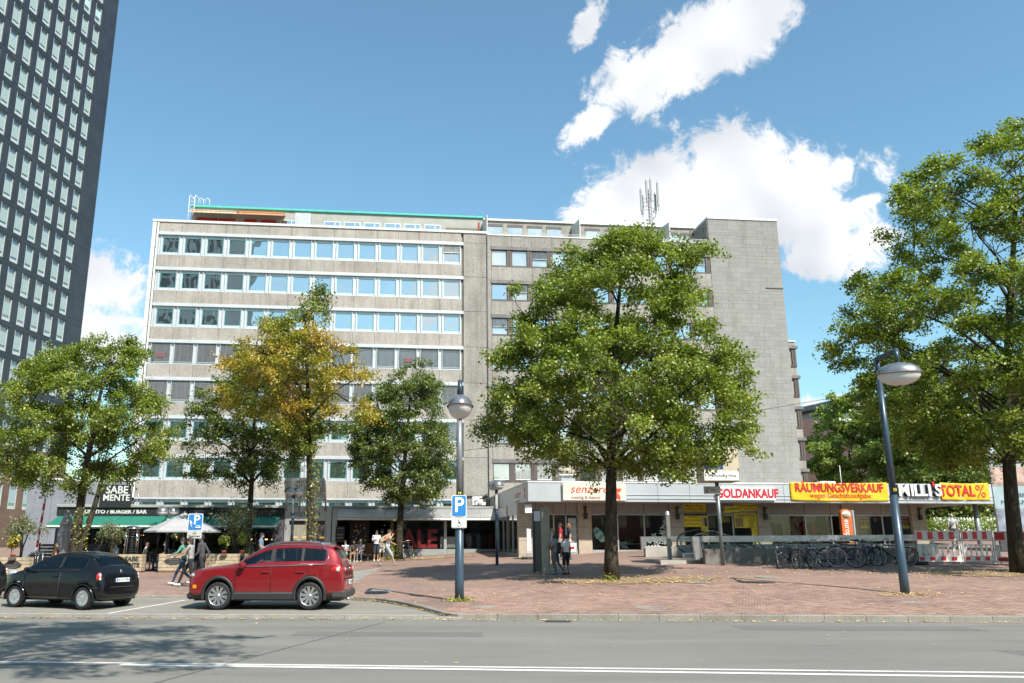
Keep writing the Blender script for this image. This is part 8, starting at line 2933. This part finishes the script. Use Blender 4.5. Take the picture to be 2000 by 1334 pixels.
sb = thing('shopping_bag', 'white plastic shopping bag with red print hanging from the hand of the woman in navy', 'bag', (nv[0] + .12, nv[1] - .26, nv[2] + .34), 0)
MB().bbox(-.16, .16, -.07, .07, 0, .45, .03).build('bag', plain('white_bag', (.72, .72, .72), .4), sb)
MB().tube([(-.1, 0, .44), (-.04, 0, .56), (.04, 0, .56), (.1, 0, .44)], .012, 5).build('handle', WHITE, sb)
MB().box(-.08, .08, -.078, -.071, .18, .30).build('red_print', RED, sb)
# trio on the bench
bx_, by_ = xg(690, 52.6), 52.6
bn = thing('bench', 'low dark bench under the three seated people at the shop door', 'bench', (bx_, by_, G(bx_, by_)), 0)
MB().bbox(-1.1, 1.1, -.2, .2, .38, .43, .01).build('seat', DARKGREY, bn)
for sx_ in (-.9, .9): MB().box(sx_ - .04, sx_ + .04, -.18, .18, 0, .38).build('leg', DARKGREY, bn)
SITB = {k: (v[0], v[1], v[2]) for k, v in SIT.items()}
for (px, lab, top, bot, sk, hr, sh) in ((674, 'seated man in a white shirt at the shop door, left of three', (.72, .72, .74), (.10, .20, .17), 'brown', (.02, .015, .012), True), (691, 'seated person in a dark flowered shirt, middle of the three on the bench', (.16, .13, .11), (.28, .20, .15), 'tan', (.10, .06, .04), True), (704, 'seated fair haired person in grey, right of the three on the bench', (.36, .36, .40), (.13, .13, .15), 'light', (.50, .40, .26), False)):
    x = xg(px, by_)
    person(lab, (x, by_ - .02, G(x, by_) - .03), TOWARD - .1, 1.72, SITB, top, bot, (.55, .55, .52), sk, hr, sleeve=.55, shorts=sh)
TXT = dict(STAND); TXT.update(elR=(.25, .06, 1.17), wrR=(.12, .28, 1.22), elL=(-.24, -.02, 1.15), wrL=(-.24, .08, .92), hea=(0, .05, 1.63))
p5 = at_g(735, 50.8)
person('man in a long white shirt looking at his phone by the shop door', p5, TOWARD + .3, 1.78, TXT, (.62, .63, .70), (.02, .03, .05), (.72, .72, .70), 'tan', (.02, .015, .012), sleeve=.7, shorts=True, dress=1.06)
person('man in a black shirt white shorts and cap behind the man with the phone', at_g(746, 52.0), TOWARD, 1.80, STAND, (.02, .02, .022), (.60, .58, .54), (.72, .72, .70), 'tan', (.02, .015, .012), sleeve=.7, shorts=True, cap=(.03, .03, .06))
# man in checked shirt behind the red car
TR_ = dict(STAND); TR_.update(elR=(.24, .04, 1.16), wrR=(.20, .30, 1.10), elL=(-.24, .04, 1.16), wrL=(-.20, .30, 1.10))
person('dark haired man in a blue checked shirt standing behind the red car', at_g(509, 41.0), RIGHT, 1.80, TR_, (.15, .19, .26), (.05, .05, .06), (.03, .03, .03), 'tan', (.012, .010, .010), sleeve=.7)
# guests on the terrace
for (px, y, head, top, bot, sk, hr, lab, lh) in ((283, 43.0, RIGHT + .3, (.66, .64, .58), (.10, .05, .06), 'light', (.10, .06, .035), 'man with glasses in a white shirt sitting on the terrace', False), (190, 44.0, RIGHT, (.06, .07, .12), (.05, .05, .06), 'tan', (.02, .015, .012), 'guest in a dark patterned shirt sitting behind the small car', False), (228, 44.2, LEFT, (.32, .35, .42), (.05, .05, .06), 'tan', (.03, .02, .015), 'guest in a grey blue shirt sitting behind the heater', False), (106, 41.5, RIGHT + .4, (.55, .22, .12), (.1, .1, .12), 'light', (.50, .34, .16), 'blonde guest in an orange top sitting behind the small car', True), (326, 46.0, LEFT + .4, (.16, .24, .36), (.05, .05, .06), 'light', (.05, .03, .02), 'guest in a blue shirt in the shade of the open parasol', False), (492, 47.5, LEFT, (.03, .05, .11), (.05, .05, .06), 'tan', (.03, .02, .015), 'guest in a navy shirt sitting inside the bar front by the right', False)):
    person(lab, at_g(px, y), head, 1.75, SIT, top, bot, (.05, .05, .05), sk, hr, sleeve=.6, long_hair=lh)
# man in the distance behind the barriers
bg_ = at_g(1862, 48.0)
person('grey haired man in a pale shirt with a dark bag strap behind the barriers', bg_, AWAY - .3, 1.80, STAND, (.50, .50, .50), (.10, .11, .13), (.05, .05, .05), 'light', (.36, .34, .32), sleeve=.7)
st_ = tag(MB().tube([(.20, .0, 1.50), (0, -.15, 1.28), (-.2, -.1, 1.02)], .022, 6).tube([(.20, 0, 1.50), (.05, .13, 1.3), (-.2, .05, 1.02)], .022, 6).build('bag_strap', BLACK), 'dark bag strap across the back of the man behind the barriers', 'strap')
st_.location = bg_; st_.rotation_euler = (0, 0, AWAY - .3)
# driver of the red car
DR = dict(SIT); DR.update(elL=(-.26, .18, .80), wrL=(-.10, .44, .86), elR=(.24, .18, .78), wrR=(.1, .44, .84), knR=(.13, .45, .56), knL=(-.13, .45, .56), anR=(.12, .62, .22), anL=(-.12, .62, .22), toR=(.12, .75, .20), toL=(-.12, .75, .20))
M_ = Matrix.Translation(tig.location) @ Matrix.Rotation(tig.rotation_euler.z, 4, 'Z')
dl_ = M_ @ Vector((-.30, .36, .26))
person('driver in a patterned shirt with an arm on the wheel of the red car', dl_, tig.rotation_euler.z - pi / 2, 1.75, DR, (.22, .19, .19), (.05, .05, .07), (.03, .03, .03), 'light', sleeve=.6)
# ================================================================== lettering to meshes
dg = bpy.context.evaluated_depsgraph_get()
for o in TEXTS:
    me = bpy.data.meshes.new_from_object(o.evaluated_get(dg))
    if o.name in DRAPE:                      # print follows the folds of its cloth
        u0, u1, z0, z1, disp = DRAPE[o.name]
        bm = bmesh.new(); bm.from_mesh(me)
        bmesh.ops.triangulate(bm, faces=bm.faces)
        for _ in range(2):
            bmesh.ops.subdivide_edges(bm, edges=[e for e in bm.edges if e.calc_length() > .09], cuts=1)
            bmesh.ops.triangulate(bm, faces=bm.faces)
        for v in bm.verts:
            u, z = o.location.x + v.co.x * o.scale.x, o.location.z + v.co.y
            v.co.z = disp((u - u0) / (u1 - u0), (z - z0) / (z1 - z0)) + .03
        bm.to_mesh(me); bm.free()
    q = bpy.data.objects.new(o.name.split('.')[0], me)
    COL.objects.link(q)
    q.parent = o.parent
    q.location, q.rotation_euler, q.scale = o.location, o.rotation_euler, o.scale
for o in TEXTS:
    cu = o.data
    bpy.data.objects.remove(o)
    bpy.data.curves.remove(cu)
